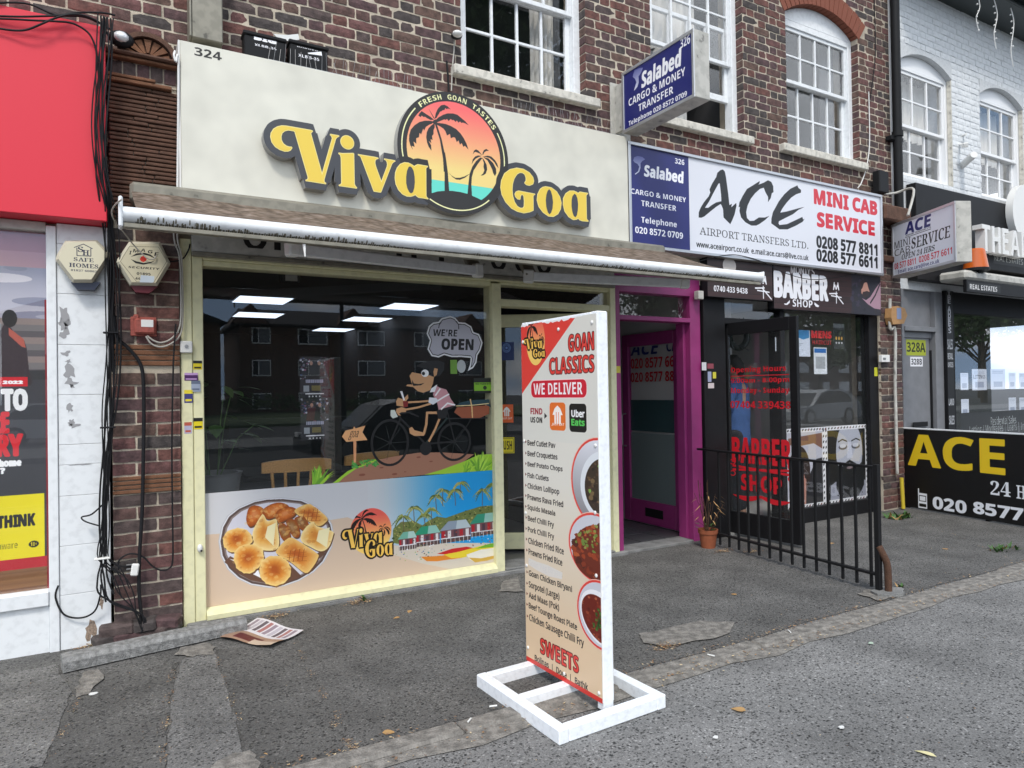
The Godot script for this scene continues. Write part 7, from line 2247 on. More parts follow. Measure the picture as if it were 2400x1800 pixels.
	cv.poly(P([7.233, 2.417, 7.307, 2.398, 7.385, 2.437, 7.484, 2.535, 7.589, 2.624, 7.577, 2.306, 7.457, 2.313, 7.344, 2.354]), Color(0.66, 0.52, 0.58))
	cv.line(P([7.382, 2.367, 7.482, 2.465, 7.574, 2.599]), 0.02, Color(0.14, 0.12, 0.14))
	part(f, "board", bx(cv.x0, cv.x1, ybt - 0.02, ytp, 0.034, zf - 0.002, 0.003), M.black_paint)
	part(f, "printed_face", sheet(cv, zf), printed(cv, 0.45))
	var f2 = thing("phone_board", "dark brown wood effect board reading 0740 433 9438 beside the barber sign", "sign", Vector3(5.5, 2.4, 0.1))
	cv = Cv.new(4.86, 2.309, 5.763, ytp, 600, Color(0.20, 0.13, 0.12))
	wood_print(cv)
	cv.txt("0740 433 9438", 4.94, 2.362, 5.399, 2.417, wh)
	cv.poly(P([5.076, 2.488, 5.113, 2.472, 5.156, 2.487, 5.198, 2.478, 5.233, 2.49, 5.204, 2.466, 5.155, 2.47, 5.113, 2.46]), wh)
	cv.ell(5.155, 2.619, 0.09, 0.08, Color(0.75, 0.72, 0.7))
	scissor_mark(cv, Vector2(5.626, 2.455), wh)
	part(f2, "board", bx(cv.x0, cv.x1, cv.y0, ytp, 0.034, zf - 0.002, 0.003), M.black_paint)
	part(f2, "printed_face", sheet(cv, zf), printed(cv, 0.45))
	part(f2, "lamp_bracket", bx(cv.x0 - 0.1, cv.x0 - 0.03, 2.28, 2.36, 0.03, 0.09, 0.005), M.alu_paint)
	person_inside()
func wood_print(cv: Cv) -> void:
	for i in 9:
		var a = lerpf(cv.y0, cv.y1, i / 9.0)
		var b = lerpf(cv.y0, cv.y1, (i + 1) / 9.0)
		var c = Color(0.23, 0.14, 0.135).lerp(Color(0.17, 0.11, 0.105), fmod(i * 0.37, 1.0))
		cv.rect(cv.x0, a, cv.x1, b, c)
		for j in 14: cv.rect(rng.randf_range(cv.x0, cv.x1 - 0.2), lerpf(a, b, rng.randf()), rng.randf_range(cv.x0 + 0.2, cv.x1), lerpf(a, b, rng.randf()) , Color(c.r * 0.92, c.g * 0.9, c.b * 0.9, 0.25))
		cv.rect(cv.x0, a, cv.x1, a + 0.004, Color(0.09, 0.06, 0.06))
func scissor_mark(cv: Cv, c: Vector2, col: Color) -> void:
	for s in [-1, 1]:
		cv.line([c + Vector2(s * 0.03, 0.10), c + Vector2(s * 0.045, 0.02), c + Vector2(s * 0.02, 0.07), c + Vector2(0, 0.02)], 0.014, col)
		cv.line([c + Vector2(-s * 0.02, -0.02), c + Vector2(s * 0.12, -0.03 - 0.05 * (s + 1))], 0.014, col)
	cv.line([c + Vector2(0, 0.0), c + Vector2(0.0, -0.13)], 0.012, col)
	cv.line([c + Vector2(-0.09, -0.05), c + Vector2(0.09, -0.06)], 0.012, col)
func body_mesh(bones: Array, cell: float, blend: float) -> MB:
	var lo = Vector3(1e9, 1e9, 1e9)
	var hi = -lo
	for b in bones:
		var r: float = maxf(b[2], b[3]) + blend
		lo = lo.min((b[0] as Vector3).min(b[1]) - Vector3.ONE * r)
		hi = hi.max((b[0] as Vector3).max(b[1]) + Vector3.ONE * r)
	var nx = int((hi.x - lo.x) / cell) + 2
	var ny = int((hi.y - lo.y) / cell) + 2
	var nz = int((hi.z - lo.z) / cell) + 2
	var f = PackedFloat32Array()
	f.resize(nx * ny * nz)
	f.fill(1.0)
	for b in bones:
		var a: Vector3 = b[0]
		var e: Vector3 = b[1] - a
		var ra: float = b[2]
		var rb: float = b[3]
		var fl: Vector3 = b[4] if b.size() > 4 else Vector3.ONE
		var l2 = maxf((e / fl).length_squared(), 1e-9)
		var r = maxf(ra, rb) + blend * 1.5
		var p0 = ((a.min(b[1]) - Vector3.ONE * r * 1.6 - lo) / cell).floor().max(Vector3.ZERO)
		var p1 = ((a.max(b[1]) + Vector3.ONE * r * 1.6 - lo) / cell).ceil()
		for z in range(int(p0.z), mini(nz, int(p1.z) + 1)):
			for y in range(int(p0.y), mini(ny, int(p1.y) + 1)):
				for x in range(int(p0.x), mini(nx, int(p1.x) + 1)):
					var p = lo + Vector3(x, y, z) * cell
					var s = clampf(((p - a) / fl).dot(e / fl) / l2, 0.0, 1.0)
					var d = ((p - a - e * s) / fl).length() - lerpf(ra, rb, s)
					var i = (z * ny + y) * nx + x
					var g = f[i]
					var hh = maxf(blend - absf(g - d), 0.0) / blend
					f[i] = minf(g, d) - hh * hh * blend * 0.25
	var idx = {}
	var vs = []
	var m = MB.new()
	var at = func(x: int, y: int, z: int) -> float: return f[(z * ny + y) * nx + x]
	for z in nz - 1:
		for y in ny - 1:
			for x in nx - 1:
				var i0 = (z * ny + y) * nx + x
				var v8 = [f[i0], f[i0 + 1], f[i0 + nx], f[i0 + nx + 1], f[i0 + nx * ny], f[i0 + nx * ny + 1], f[i0 + nx * ny + nx], f[i0 + nx * ny + nx + 1]]
				var neg = 0
				for q in v8: neg += 1 if q < 0 else 0
				if neg == 0 or neg == 8: continue
				var sum = Vector3.ZERO
				var c = 0
				for e in [[0, 1], [2, 3], [4, 5], [6, 7], [0, 2], [1, 3], [4, 6], [5, 7], [0, 4], [1, 5], [2, 6], [3, 7]]:
					var a: float = v8[e[0]]
					var b: float = v8[e[1]]
					if (a < 0) == (b < 0): continue
					var s = a / (a - b)
					var pa = Vector3(e[0] & 1, (e[0] >> 1) & 1, e[0] >> 2)
					var pb = Vector3(e[1] & 1, (e[1] >> 1) & 1, e[1] >> 2)
					sum += pa.lerp(pb, s)
					c += 1
				idx[i0] = vs.size()
				vs.append(lo + (Vector3(x, y, z) + sum / c) * cell)
	var nrm = []
	for v in vs:
		var g = ((v - lo) / cell)
		var x = clampi(int(g.x), 1, nx - 2)
		var y = clampi(int(g.y), 1, ny - 2)
		var z = clampi(int(g.z), 1, nz - 2)
		nrm.append(Vector3(at.call(x + 1, y, z) - at.call(x - 1, y, z), at.call(x, y + 1, z) - at.call(x, y - 1, z), at.call(x, y, z + 1) - at.call(x, y, z - 1)).normalized())
	for key in idx:
		var i0: int = key
		var st = [1, nx, nx * ny]
		for ax in 3:
			var u: int = st[(ax + 1) % 3]
			var w: int = st[(ax + 2) % 3]
			if not (idx.has(i0 - u) and idx.has(i0 - w) and idx.has(i0 - u - w)): continue
			var a = f[i0]
			var b = f[i0 + st[ax]]
			if (a < 0) == (b < 0): continue
			var q = [idx[i0], idx[i0 - u], idx[i0 - u - w], idx[i0 - w]]
			if a < 0: q = [q[0], q[3], q[2], q[1]]
			q.reverse()
			m.quad_n(vs[q[0]], vs[q[1]], vs[q[2]], vs[q[3]], nrm[q[0]], nrm[q[1]], nrm[q[2]], nrm[q[3]])
	return m
func person_inside() -> void:
	var o = Vector3(5.93, 0.012, -0.55)
	var t = thing("person", "person in a blue t-shirt standing inside the barber shop seen from behind", "person", o)
	var xf = Transform3D(Basis(Vector3.UP, deg_to_rad(25)), o)
	var v = func(x: float, y: float, z: float) -> Vector3: return xf * Vector3(x, y, z)
	var skin = []
	skin.append([v.call(0, 1.50, 0), v.call(0, 1.58, -0.02), 0.055, 0.052])
	skin.append([v.call(0, 1.62, -0.02), v.call(0, 1.68, -0.02), 0.085, 0.092])
	skin.append([v.call(0, 1.60, -0.07), v.call(0, 1.63, -0.09), 0.05, 0.04])
	for s in [-1, 1]:
		skin.append([v.call(s * 0.19, 1.42, 0), v.call(s * 0.25, 1.14, -0.03), 0.05, 0.04])
		skin.append([v.call(s * 0.25, 1.14, -0.03), v.call(s * 0.22, 1.02, -0.25), 0.038, 0.028])
		skin.append([v.call(s * 0.22, 1.02, -0.25), v.call(s * 0.20, 1.0, -0.33), 0.036, 0.03])
		for k in 4: skin.append([v.call(s * (0.18 + 0.018 * k), 1.0, -0.34), v.call(s * (0.17 + 0.018 * k), 0.96, -0.41), 0.009, 0.008])
		skin.append([v.call(s * 0.17, 1.01, -0.30), v.call(s * 0.13, 1.0, -0.35), 0.011, 0.009])
		skin.append([v.call(s * 0.09, 0.85, 0), v.call(s * 0.10, 0.46, 0), 0.082, 0.055])
		skin.append([v.call(s * 0.10, 0.46, 0), v.call(s * 0.10, 0.09, 0.02), 0.055, 0.038])
		skin.append([v.call(s * 0.10, 0.05, 0.03), v.call(s * 0.11, 0.035, -0.15), 0.04, 0.035])
		skin.append([v.call(s * 0.088, 1.64, -0.01), v.call(s * 0.094, 1.66, -0.01), 0.018, 0.016])
	skin.append([v.call(0, 0.95, 0), v.call(0, 1.4, 0), 0.12, 0.13])
	part(t, "body", body_mesh(skin, 0.016, 0.03), mat(0.34, 0.20, 0.14, 0.6))
	var shirt = [[v.call(0, 0.86, 0), v.call(0, 1.15, 0), 0.165, 0.155, Vector3(1.08, 1, 0.82)], [v.call(0, 1.15, 0), v.call(0, 1.38, 0), 0.155, 0.16, Vector3(1.1, 1, 0.8)], [v.call(-0.15, 1.43, 0), v.call(0.15, 1.43, 0), 0.075, 0.075]]
	for s in [-1, 1]: shirt.append([v.call(s * 0.18, 1.42, 0), v.call(s * 0.235, 1.22, -0.02), 0.078, 0.07])
	part(t, "t_shirt", body_mesh(shirt, 0.016, 0.05), worn(mat(0.045, 0.105, 0.27, 0.9), "soft", 0.4))
	var tr = []
	for s in [-1, 1]:
		tr.append([v.call(s * 0.09, 0.90, 0), v.call(s * 0.10, 0.48, 0), 0.105, 0.075])
		tr.append([v.call(s * 0.10, 0.48, 0), v.call(s * 0.10, 0.12, 0.01), 0.075, 0.06])
	part(t, "trousers", body_mesh(tr, 0.016, 0.03), mat(0.02, 0.022, 0.028, 0.9))
	part(t, "hair", body_mesh([[v.call(0, 1.67, 0.0), v.call(0, 1.70, -0.02), 0.10, 0.10], [v.call(0, 1.60, 0.05), v.call(0, 1.66, 0.03), 0.05, 0.07]], 0.014, 0.02), mat(0.012, 0.011, 0.011, 0.7))
func far_shops() -> void:
	var zf = 0.07
	var x0 = 7.635
	var x1 = 8.046
	var t = thing("far_brick_pier", "narrow brown brick pier with grey pipe beside the grey door", "pier", Vector3((x0 + x1) / 2, 0, 0))
	part(t, "core", bx(x0, x1, 0, 2.9, -0.3, zf - 0.009), M.mortar)
	var list = []
	var y = 0.02
	var row = 0
	while y < 2.85:
		var w = x1 - x0
		var cut = w * 0.64 if row % 2 == 0 else w * 0.34
		list.append([x0, x0 + cut - 0.006, y, y + 0.0665])
		list.append([x0 + cut + 0.006, x1, y, y + 0.0665])
		y += 0.0775
		row += 1
	var bm = []
	for i in 7: bm.append(M["brick%d" % i])
	lay(t, list, zf, bm, M.brick_many, [Color(0.05, 0.03, 0.03)])
	part(t, "cornice", bx(x0 - 0.03, x1 + 0.03, 2.86, 2.93, -0.2, zf + 0.06, 0.01), M.tile)
	part(t, "cornice", bx(x0 - 0.05, x1 + 0.05, 3.32, 3.50, -0.2, zf + 0.12, 0.02), M.tile)
	var pp = thing("service_pipe", "pale grey service pipe running down the far brick pier", "pipe", Vector3(7.811, 0.376, 0.12))
	part(pp, "pipe", tb(smooth([Vector3(7.745, 2.437, 0.12), Vector3(7.733, 2.094, 0.12), Vector3(7.832, 2.072, 0.12), Vector3(7.809, 1.456, 0.12), Vector3(7.813, 0.425, 0.12)], 4), 0.018, 8), M.alu_paint)
	part(pp, "yellow_sleeve", tb([Vector3(7.878, 0.372, 0.13), Vector3(7.899, 0.016, 0.13)], 0.022, 8), mat(0.55, 0.42, 0.03, 0.5))
	var ob = thing("alarm_bell", "weathered orange alarm bell box on the far brick pier", "alarm box", Vector3(7.991, 2.255, 0.08))
	var hx = P([7.712, 2.322, 7.828, 2.354, 7.964, 2.333, 8.014, 2.255, 7.942, 2.154, 7.729, 2.137, 7.696, 2.215])
	var m = MB.new()
	m.prism(hx, 0.08, 0.16)
	part(ob, "case", m, worn(mat(0.46, 0.25, 0.10, 0.6), "soft", 0.2))
	part(ob, "label_plate", bx(7.804, 7.888, 2.202, 2.33, 0.16, 0.163), mat(0.2, 0.25, 0.4, 0.5))
	var ic = thing("intercom", "small white intercom box on the far pier edge", "intercom", Vector3(7.67, 1.747, 0.08))
	part(ic, "case", bx(7.573, 7.72, 1.707, 1.79, 0.075, 0.12, 0.005), M.white_plastic)
	part(ic, "button", bx(7.586, 7.635, 1.735, 1.759, 0.12, 0.124), M.steel)
	var d = thing("grey_doorway", "grey panelled street door numbered 328A and 328B under a grey overpanel", "doorway", Vector3(8.65, 0, 0))
	var dx0 = 8.174
	var dx1 = 9.059
	part(d, "jamb", bx(dx0, dx0 + 0.05, 0, 2.6, -0.16, 0.0, 0.004), M.grey_door)
	part(d, "jamb", bx(dx1 - 0.17, dx1, 0, 2.6, -0.16, 0.0, 0.004), M.grey_door)
	part(d, "over_panel", bx(dx0 + 0.05, dx1 - 0.17, 2.02, 2.6, -0.12, -0.06, 0.004), M.grey_door)
	part(d, "transom_bar", bx(dx0 + 0.05, dx1 - 0.17, 2.095, 2.153, -0.13, 0.01, 0.004), M.grey_door)
	part(d, "rail", bx(dx0 + 0.05, dx1 - 0.17, 2.018, 2.095, -0.13, -0.05, 0.004), M.grey_door)
	part(d, "panel", bx(dx0 + 0.05, dx1 - 0.20, 0.55, 2.018, -0.12, -0.065, 0.004), M.grey_door)
	part(d, "stile", bx(dx1 - 0.20, dx1 - 0.17, 0.05, 1.87, -0.12, -0.05, 0.002), M.black_paint)
	part(d, "rail", bx(dx0 + 0.05, dx1 - 0.20, 0.05, 0.55, -0.12, -0.045, 0.004), M.grey_door)
	part(d, "letter_plate", bx(8.429, 8.742, 0.929, 0.986, -0.045, -0.035, 0.002), M.black_metal)
	part(d, "threshold", bx(dx0, dx1, 0.0, 0.05, -0.2, 0.03, 0.005), M.concrete)
	var cv = Cv.new(8.361, 1.803, 8.781, 1.997, 128, Color(0.62, 0.66, 0.16))
	cv.txt("328A", 8.375, 1.847, 8.769, 1.964, Color(0.08, 0.09, 0.05))
	part(d, "number_plate", sheet(cv, -0.0635), printed(cv, 0.5))
	cv = Cv.new(8.44, 1.668, 8.708, 1.786, 96, Color(0.88, 0.88, 0.90))
	cv.txt("328B", 8.459, 1.691, 8.689, 1.764, Color(0.08, 0.09, 0.1))
	part(d, "number_plate", sheet(cv, -0.0635), printed(cv, 0.5))
	var e = thing("black_shopfront", "black estate agent shopfront with dark window and rows of white cards", "shopfront", Vector3(10.5, 0, 0))
	var ex0 = dx1 + 0.004
	var ex1 = 9.248
	part(e, "pilaster", bx(ex0, ex1, 0, 2.62, -0.14, 0.04, 0.005), M.black_paint)
	part(e, "pilaster", bx(13.6, 14.2, 0, 2.62, -0.14, 0.04, 0.005), M.black_paint)
	part(e, "stall_riser", bx(ex1, 13.6, 0, 0.45, -0.14, 0.02, 0.005), M.black_paint)
	part(e, "head_rail", bx(ex1, 13.6, 2.35, 2.62, -0.14, 0.0, 0.005), M.black_paint)
	part(e, "pane", bx(ex1, 13.6, 0.45, 2.35, -0.03, -0.024), M.glass)
	part(e, "room_back", bx(ex1, 13.6, 0, 2.6, -1.7, -1.6), mat(0.05, 0.055, 0.045, 0.9))
	part(e, "room_floor", bx(ex1, 13.6, 0, 0.02, -1.6, -0.15), M.room_dark)
	part(e, "room_ceiling", bx(ex0, 13.6, 2.6, 2.66, -1.6, -0.15), M.room_dark)
	cv = Cv.new(9.068, 0.873, 9.21, 2.611, 64, Color(0.06, 0.06, 0.065))
	var pw = cv.x1 - cv.x0
	for s in [["SALES", 400, 465], ["RETAIL", 490, 530], ["OFFICES", 550, 582], ["LAND", 785, 828], ["SALES", 895, 952]]:
		var ya = lerpf(cv.y1, cv.y0, (s[1] - 90) / 895.0)
		var yb = lerpf(cv.y1, cv.y0, (s[2] - 90) / 895.0)
		cv.txt(s[0], cv.x0 + pw * 0.06, yb, cv.x1 - pw * 0.1, ya, Color(0.72, 0.73, 0.75))
	for i in 11:
		var ch = "THE ADDRESS"[i]
		if ch == " ": continue
		var yc = lerpf(cv.y1, cv.y0, (105 + i * 24 - 90) / 895.0)
		cv.txt(ch, cv.x0 + pw * 0.25, yc - 0.03, cv.x0 + pw * 0.7, yc + 0.03, Color(0.75, 0.75, 0.77))
	part(e, "lettering", sheet(cv, 0.0412), printed(cv, 0.5))
	var cards = [[9.518, 1.364, 9.707, 1.586], [9.802, 1.357, 10.172, 1.637], [10.272, 1.359, 10.661, 1.637], [10.756, 1.369, 10.947, 1.589], [11.044, 1.365, 11.254, 1.584], [9.522, 1.028, 9.708, 1.246], [10.74, 1.023, 10.944, 1.243], [11.036, 1.014, 11.25, 1.237]]
	for i in cards.size():
		var b: Array = cards[i]
		cv = Cv.new(b[0], b[1], b[2], b[3], 64, Color(0.84, 0.87, 0.92))
		var w = b[2] - b[0] as float
		var h = b[3] - b[1] as float
		if i == 1: cv.txt("LETTINGS", b[0] + w * 0.1, b[1] + h * 0.55, b[2] - w * 0.1, b[1] + h * 0.72, Color(0.4, 0.42, 0.48))
		cv.rect(b[0] + w * 0.2, b[1] + h * 0.12, b[2] - w * 0.2, b[1] + h * 0.4, Color(0.62, 0.66, 0.74))
		for j in 3: cv.rect(b[0] + w * 0.12, b[1] + h * (0.78 + 0.06 * j), b[2] - w * 0.15, b[1] + h * (0.8 + 0.06 * j), Color(0.62, 0.66, 0.74))
		part(e, "property_card", sheet(cv, -0.04), printed(cv, 0.5))
	cv = Cv.new(9.49, 0.708, 11.735, 1.067, 400, Color(0.03, 0.035, 0.035))
	cv.txt("Residential Sales", 10.241, 0.878, 10.926, 0.993, Color(0.78, 0.8, 0.8), "r")
	cv.txt("Letting / Mortgages | Loans | Invest", 9.703, 0.753, 11.324, 0.896, Color(0.7, 0.72, 0.72), "r")
	part(e, "window_band", sheet(cv, -0.035), printed(cv, 0.4))
	var g = thing("estate_fascia", "black estate agent fascia with big white raised letters starting THE", "sign", Vector3(10.5, 2.7, 0.1))
	var gx0 = 8.311
	part(g, "board", bx(gx0, 14.2, 2.70, 3.857, 0.004, 0.12, 0.005), M.black_paint)
	part(g, "strap_board", bx(9.496, 14.2, 2.882, 3.134, 0.122, 0.3, 0.005), M.black_paint)
	cv = Cv.new(9.684, 2.966, 10.466, 3.075, 160, Color(0.02, 0.02, 0.022))
	cv.txt("REAL ESTATES", 9.713, 3.006, 10.443, 3.074, Color(0.75, 0.75, 0.72), "r")
	part(g, "small_lettering", sheet(cv, 0.3012), printed(cv, 0.5))
	var fnt = SystemFont.new()
	fnt.font_names = PackedStringArray(["Droid Sans"])
	fnt.font_weight = 700
	var lx = 9.186
	var ly = 3.062
	var lh = 3.389 - ly
	for ch in ["T", "H", "E", "A", "D"]:
		var tm = TextMesh.new()
		tm.text = ch
		tm.font = fnt
		tm.font_size = 64
		tm.pixel_size = 0.01
		tm.depth = 0.25
		var ar = tm.get_mesh_arrays()
		var bb = tm.get_aabb()
		var mi = MeshInstance3D.new()
		mi.name = "letter"
		var am = ArrayMesh.new()
		am.add_surface_from_arrays(Mesh.PRIMITIVE_TRIANGLES, ar)
		mi.mesh = am
		mi.material_override = M.white_plastic
		g.add_child(mi, true)
		var sc = lh / bb.size.y
		mi.scale = Vector3(sc * 0.8, sc, 0.45)
		mi.position = Vector3(lx - bb.position.x * sc * 0.8, ly - bb.position.y * sc, 0.36) - g.position
		lx += bb.size.x * sc * 0.8 + 0.05
	m = MB.new()
	m.lathe([Vector2(0, 0.0), Vector2(0.40, 0.0), Vector2(0.40, 0.09), Vector2(0, 0.09)], 40, Transform3D(Basis(Vector3.RIGHT, PI / 2), Vector3(10.403 + 0.40, 3.742, 0.125)))
	part(g, "round_emblem", m, M.white_plastic)
	var bc = thing("amber_beacon", "amber plastic warning beacon in front of the black fascia", "lamp", Vector3(9.031, 2.806, 0.4))
	var b0 = Vector3(9.051, 2.802, 0.4)
	m = MB.new()
	m.lathe([Vector2(0, 0), Vector2(0.145, 0), Vector2(0.145, 0.03), Vector2(0.135, 0.035), Vector2(0, 0.035)], 20, Transform3D(Basis.IDENTITY, b0))
	part(bc, "base", m, M.black_plastic)
	m = MB.new()
	m.lathe([Vector2(0, 0.035), Vector2(0.135, 0.035), Vector2(0.10, 0.25), Vector2(0.085, 0.268), Vector2(0, 0.27)], 20, Transform3D(Basis.IDENTITY, b0))
	part(bc, "dome", m, mat(0.55, 0.11, 0.012, 0.25))
	part(bc, "bracket", bx(b0.x - 0.03, b0.x + 0.03, b0.y - 0.03, b0.y, 0.12, b0.z + 0.05), M.black_metal)
	var w2 = thing("black_awning", "closed white topped awning with black valance reading REAL ESTATES", "awning", Vector3(11, 2.5, 0.3))
	var ax0 = 8.735
	m = MB.new()
	m.box(ax0, 14.2, 2.681, 2.797, 0.122, 0.45, 0.03)
	part(w2, "cassette", m, M.alu_paint)
	part(w2, "valance", bx(ax0 + 0.02, 14.2, 2.535, 2.681, 0.40, 0.44, 0.003), M.black_paint)
	cv = Cv.new(8.779, 2.556, 9.535, 2.655, 160, Color(0.02, 0.02, 0.022))
	cv.txt("REAL ESTATES", 8.824, 2.572, 9.454, 2.633, Color(0.85, 0.85, 0.85))
	part(w2, "lettering", sheet(cv, 0.4412), printed(cv, 0.5))
	var bn = thing("banner_screen", "black banner screen with big yellow ACE and phone number 020 8577", "banner", Vector3(8, 0, 0.7))
	var o = Vector3(8.06, 0, 0.05)
	var dir = Vector3(7.84 - 8.06, 0, 1.376 - 0.05).normalized()
	var xf = Transform3D(Basis(dir, Vector3.UP, dir.cross(Vector3.UP)), o)
	var sg = 1.0 if xf.basis.z.x < 0 else -1.0
	var ul = 1.95
	m = MB.new()
	m.box(-0.02, ul, 0.02, 0.93, 0.0, -0.012 * sg, 0.002, xf)
	part(bn, "panel", m, M.black_paint)
	m = MB.new()
	m.box(-0.03, ul, 0.928, 0.945, 0.006 * sg, -0.025 * sg, 0.003, xf)
	part(bn, "top_rail", m, M.white_paint)
	for u in [0.0, 0.95, 1.9]:
		m = MB.new()
		m.box(u, u + 0.04, 0.0, 0.92, -0.013 * sg, -0.055 * sg, 0.003, xf)
		part(bn, "post", m, M.black_metal)
	cv = Cv.new(-0.02, 0.02, ul, 0.925, 1000, Color(0.055, 0.055, 0.06))
	var gold = Color(0.92, 0.78, 0.13)
	cv.txt("ACE", 0.065, 0.512, 1.172, 0.865, gold, "b", 0.0, 0.006)
	cv.txt("24", 1.021, 0.292, 1.223, 0.438, wh_(), "fb")
	cv.txt("HRS", 1.28, 0.289, 1.526, 0.423, wh_(), "fb")
	cv.txt("020", 0.368, 0.05, 0.755, 0.182, wh_(), "b", 0.0, 0.004)
	cv.txt("8577", 0.834, 0.071, 1.342, 0.192, wh_(), "b", 0.0, 0.004)
	var ph = [0.183, 0.029, 0.296, 0.201]
	cv.rect(ph[0], ph[1], ph[2], ph[3], wh_())
	cv.rect(ph[0] + 0.012, lerpf(ph[1], ph[3], 0.45), ph[2] - 0.012, lerpf(ph[1], ph[3], 0.85), Color(0.06, 0.06, 0.06))
	cv.rect(ph[0] + 0.02, lerpf(ph[1], ph[3], 0.5), ph[2] - 0.02, lerpf(ph[1], ph[3], 0.8), wh_())
	cv.rect(ph[0] + 0.012, lerpf(ph[1], ph[3], 0.1), ph[2] - 0.012, lerpf(ph[1], ph[3], 0.3), Color(0.06, 0.06, 0.06))
	cv.rect(ph[0], ph[3], ph[0] + 0.014, ph[3] + 0.05, wh_())
	m = MB.new()
	var z3 = 0.002 * sg
	m.quad(xf * Vector3(cv.x0, cv.y0, z3), xf * Vector3(cv.x1, cv.y0, z3), xf * Vector3(cv.x1, cv.y1, z3), xf * Vector3(cv.x0, cv.y1, z3))
	part(bn, "printed_face", m, printed(cv, 0.45))
func wh_() -> Color: return Color(0.92, 0.93, 0.95)
func pavement_sign() -> void:
	var x0 = 1.84
	var x1 = 1.905
	var z0 = 1.725
	var z1 = 2.338
	var yb = 0.055
	var yt = 1.80
	var t = thing("pavement_sign", "tall white wooden pavement menu board headed Goan Classics on a frame base", "pavement sign", Vector3(1.84, 0.0, 1.72))
	for z in [[z0, z0 + 0.045], [z1 - 0.045, z1]]:
		part(t, "post", bx(x0 + 0.004, x1 - 0.004, yb - 0.03, yt, z[0], z[1], 0.003), M.white_wood)
	part(t, "top_rail", bx(x0 + 0.004, x1 - 0.004, yt - 0.045, yt - 0.001, z0 + 0.045, z1 - 0.045, 0.003), M.white_wood)
	part(t, "bottom_rail", bx(x0 + 0.004, x1 - 0.004, yb, yb + 0.045, z0 + 0.045, z1 - 0.045, 0.003), M.white_wood)
	part(t, "back_sheet", bx(x1 - 0.004, x1, yb + 0.005, yt - 0.003, z0 + 0.004, z1 - 0.004), M.white_plastic)
	part(t, "face_sheet", bx(x0 - 0.001, x0 + 0.004, yb + 0.005, yt - 0.012, z0 + 0.002, z1 - 0.002), M.white_plastic)
	var bx0 = 1.535
	var bx1 = 2.135
	var bz0 = 1.74
	var bz1 = 2.425
	var s = 0.052
	var h = 0.062
	part(t, "base_rail", bx(bx0, bx0 + s, 0.0, h, bz0, bz1, 0.004), M.white_wood)
	part(t, "base_rail", bx(bx1 - s, bx1, 0.0, h, bz0, bz1, 0.004), M.white_wood)
	for zz in [bz0, (bz0 + bz1) / 2 - s / 2 - 0.02, bz1 - s]:
		part(t, "base_rail", bx(bx0 + s + 0.001, bx1 - s - 0.001, 0.001, h - 0.002, zz, zz + s, 0.004), M.white_wood)
	var cv = Cv.new(z0 + 0.002, yb + 0.005, z1 - 0.002, yt - 0.012, 690, Color(0.86, 0.855, 0.82))
	cv.polys([[Vector2(z0, 0), Vector2(z1, 0), Vector2(z1, 1.2), Vector2(z0, 1.2)]], Color(0.885, 0.775, 0.64), Color(0.875, 0.865, 0.825), 0.25, 1.0)
	var red = Color(0.875, 0.26, 0.225)
	cv.poly(P([1.713, 1.846, 2.185, 1.796, 2.185, 1.783, 1.736, 1.441, 1.7, 1.409]), red)
	var torn = PackedVector2Array()
	for i in 30: torn.append(Vector2(lerpf(z0, z1 - 0.1, i / 29.0), yt - 0.013 - rng.randf_range(0.002, 0.013) * (1.0 if i < 24 else 0.4)))
	torn.append(Vector2(z1 - 0.1, yt)); torn.append(Vector2(z0, yt))
	cv.poly(torn, Color(0.93, 0.93, 0.93))
	var sun = Vector2(1.857, 1.701)
	small_logo(cv, sun, 0.083, 0.125, [1.753, 1.659, 1.915, 1.715], [1.833, 1.615, 1.938, 1.658], 0.009)
	var ink = Color(0.13, 0.12, 0.13)
	var rim = Color(0.35, 0.08, 0.1)
	var heads = [["GOAN", 2.131, 1.629, 2.318, 1.706], ["CLASSICS", 1.975, 1.528, 2.316, 1.604], ["SWEETS", 1.857, 0.137, 2.165, 0.212]]
	for q in heads:
		cv.txt(q[0], q[1], q[2], q[3], q[4], rim, "b", 0.0, 0.005)
		cv.txt(q[0], q[1], q[2], q[3], q[4], red, "b")
	var pill = [1.812, 1.414, 2.261, 1.498]
	cv.polys([round_box(pill[0] - 0.004, pill[1] - 0.004, pill[2] + 0.004, pill[3] + 0.004, 0.035)], Color(0.95, 0.85, 0.84))
	cv.polys([round_box(pill[0], pill[1], pill[2], pill[3], 0.03)], Color(0.80, 0.12, 0.20))
	cv.txt("WE DELIVER", 1.834, 1.429, 2.231, 1.485, Color(0.97, 0.95, 0.95))
	cv.txt("FIND", 1.804, 1.331, 1.906, 1.359, Color(0.62, 0.14, 0.2), "r", 0.0, 0.002)
	cv.txt("US ON", 1.803, 1.289, 1.903, 1.314, ink, "r", 0.0, 0.002)
	cv.poly(P([1.925, 1.339, 1.948, 1.323, 1.924, 1.309]), ink)
	var je = [1.97, 1.256, 2.099, 1.39]
	cv.polys([round_box(je[0], je[1], je[2], je[3], 0.02)], Color(0.90, 0.45, 0.17))
	house_mark(cv, (je[0] + je[2]) / 2, lerpf(je[1], je[3], 0.55), 0.042)
	cv.txt("JUST EAT", je[0] + 0.014, lerpf(je[1], je[3], 0.15), je[2] - 0.012, lerpf(je[1], je[3], 0.27), Color(0.98, 0.93, 0.9), "b", 0.2)
	var ue = [2.128, 1.254, 2.257, 1.386]
	cv.polys([round_box(ue[0], ue[1], ue[2], ue[3], 0.02)], Color(0.09, 0.09, 0.09))
	cv.txt("Uber", 2.146, 1.324, 2.242, 1.356, Color(0.95, 0.95, 0.95), "r", 0.0, 0.002)
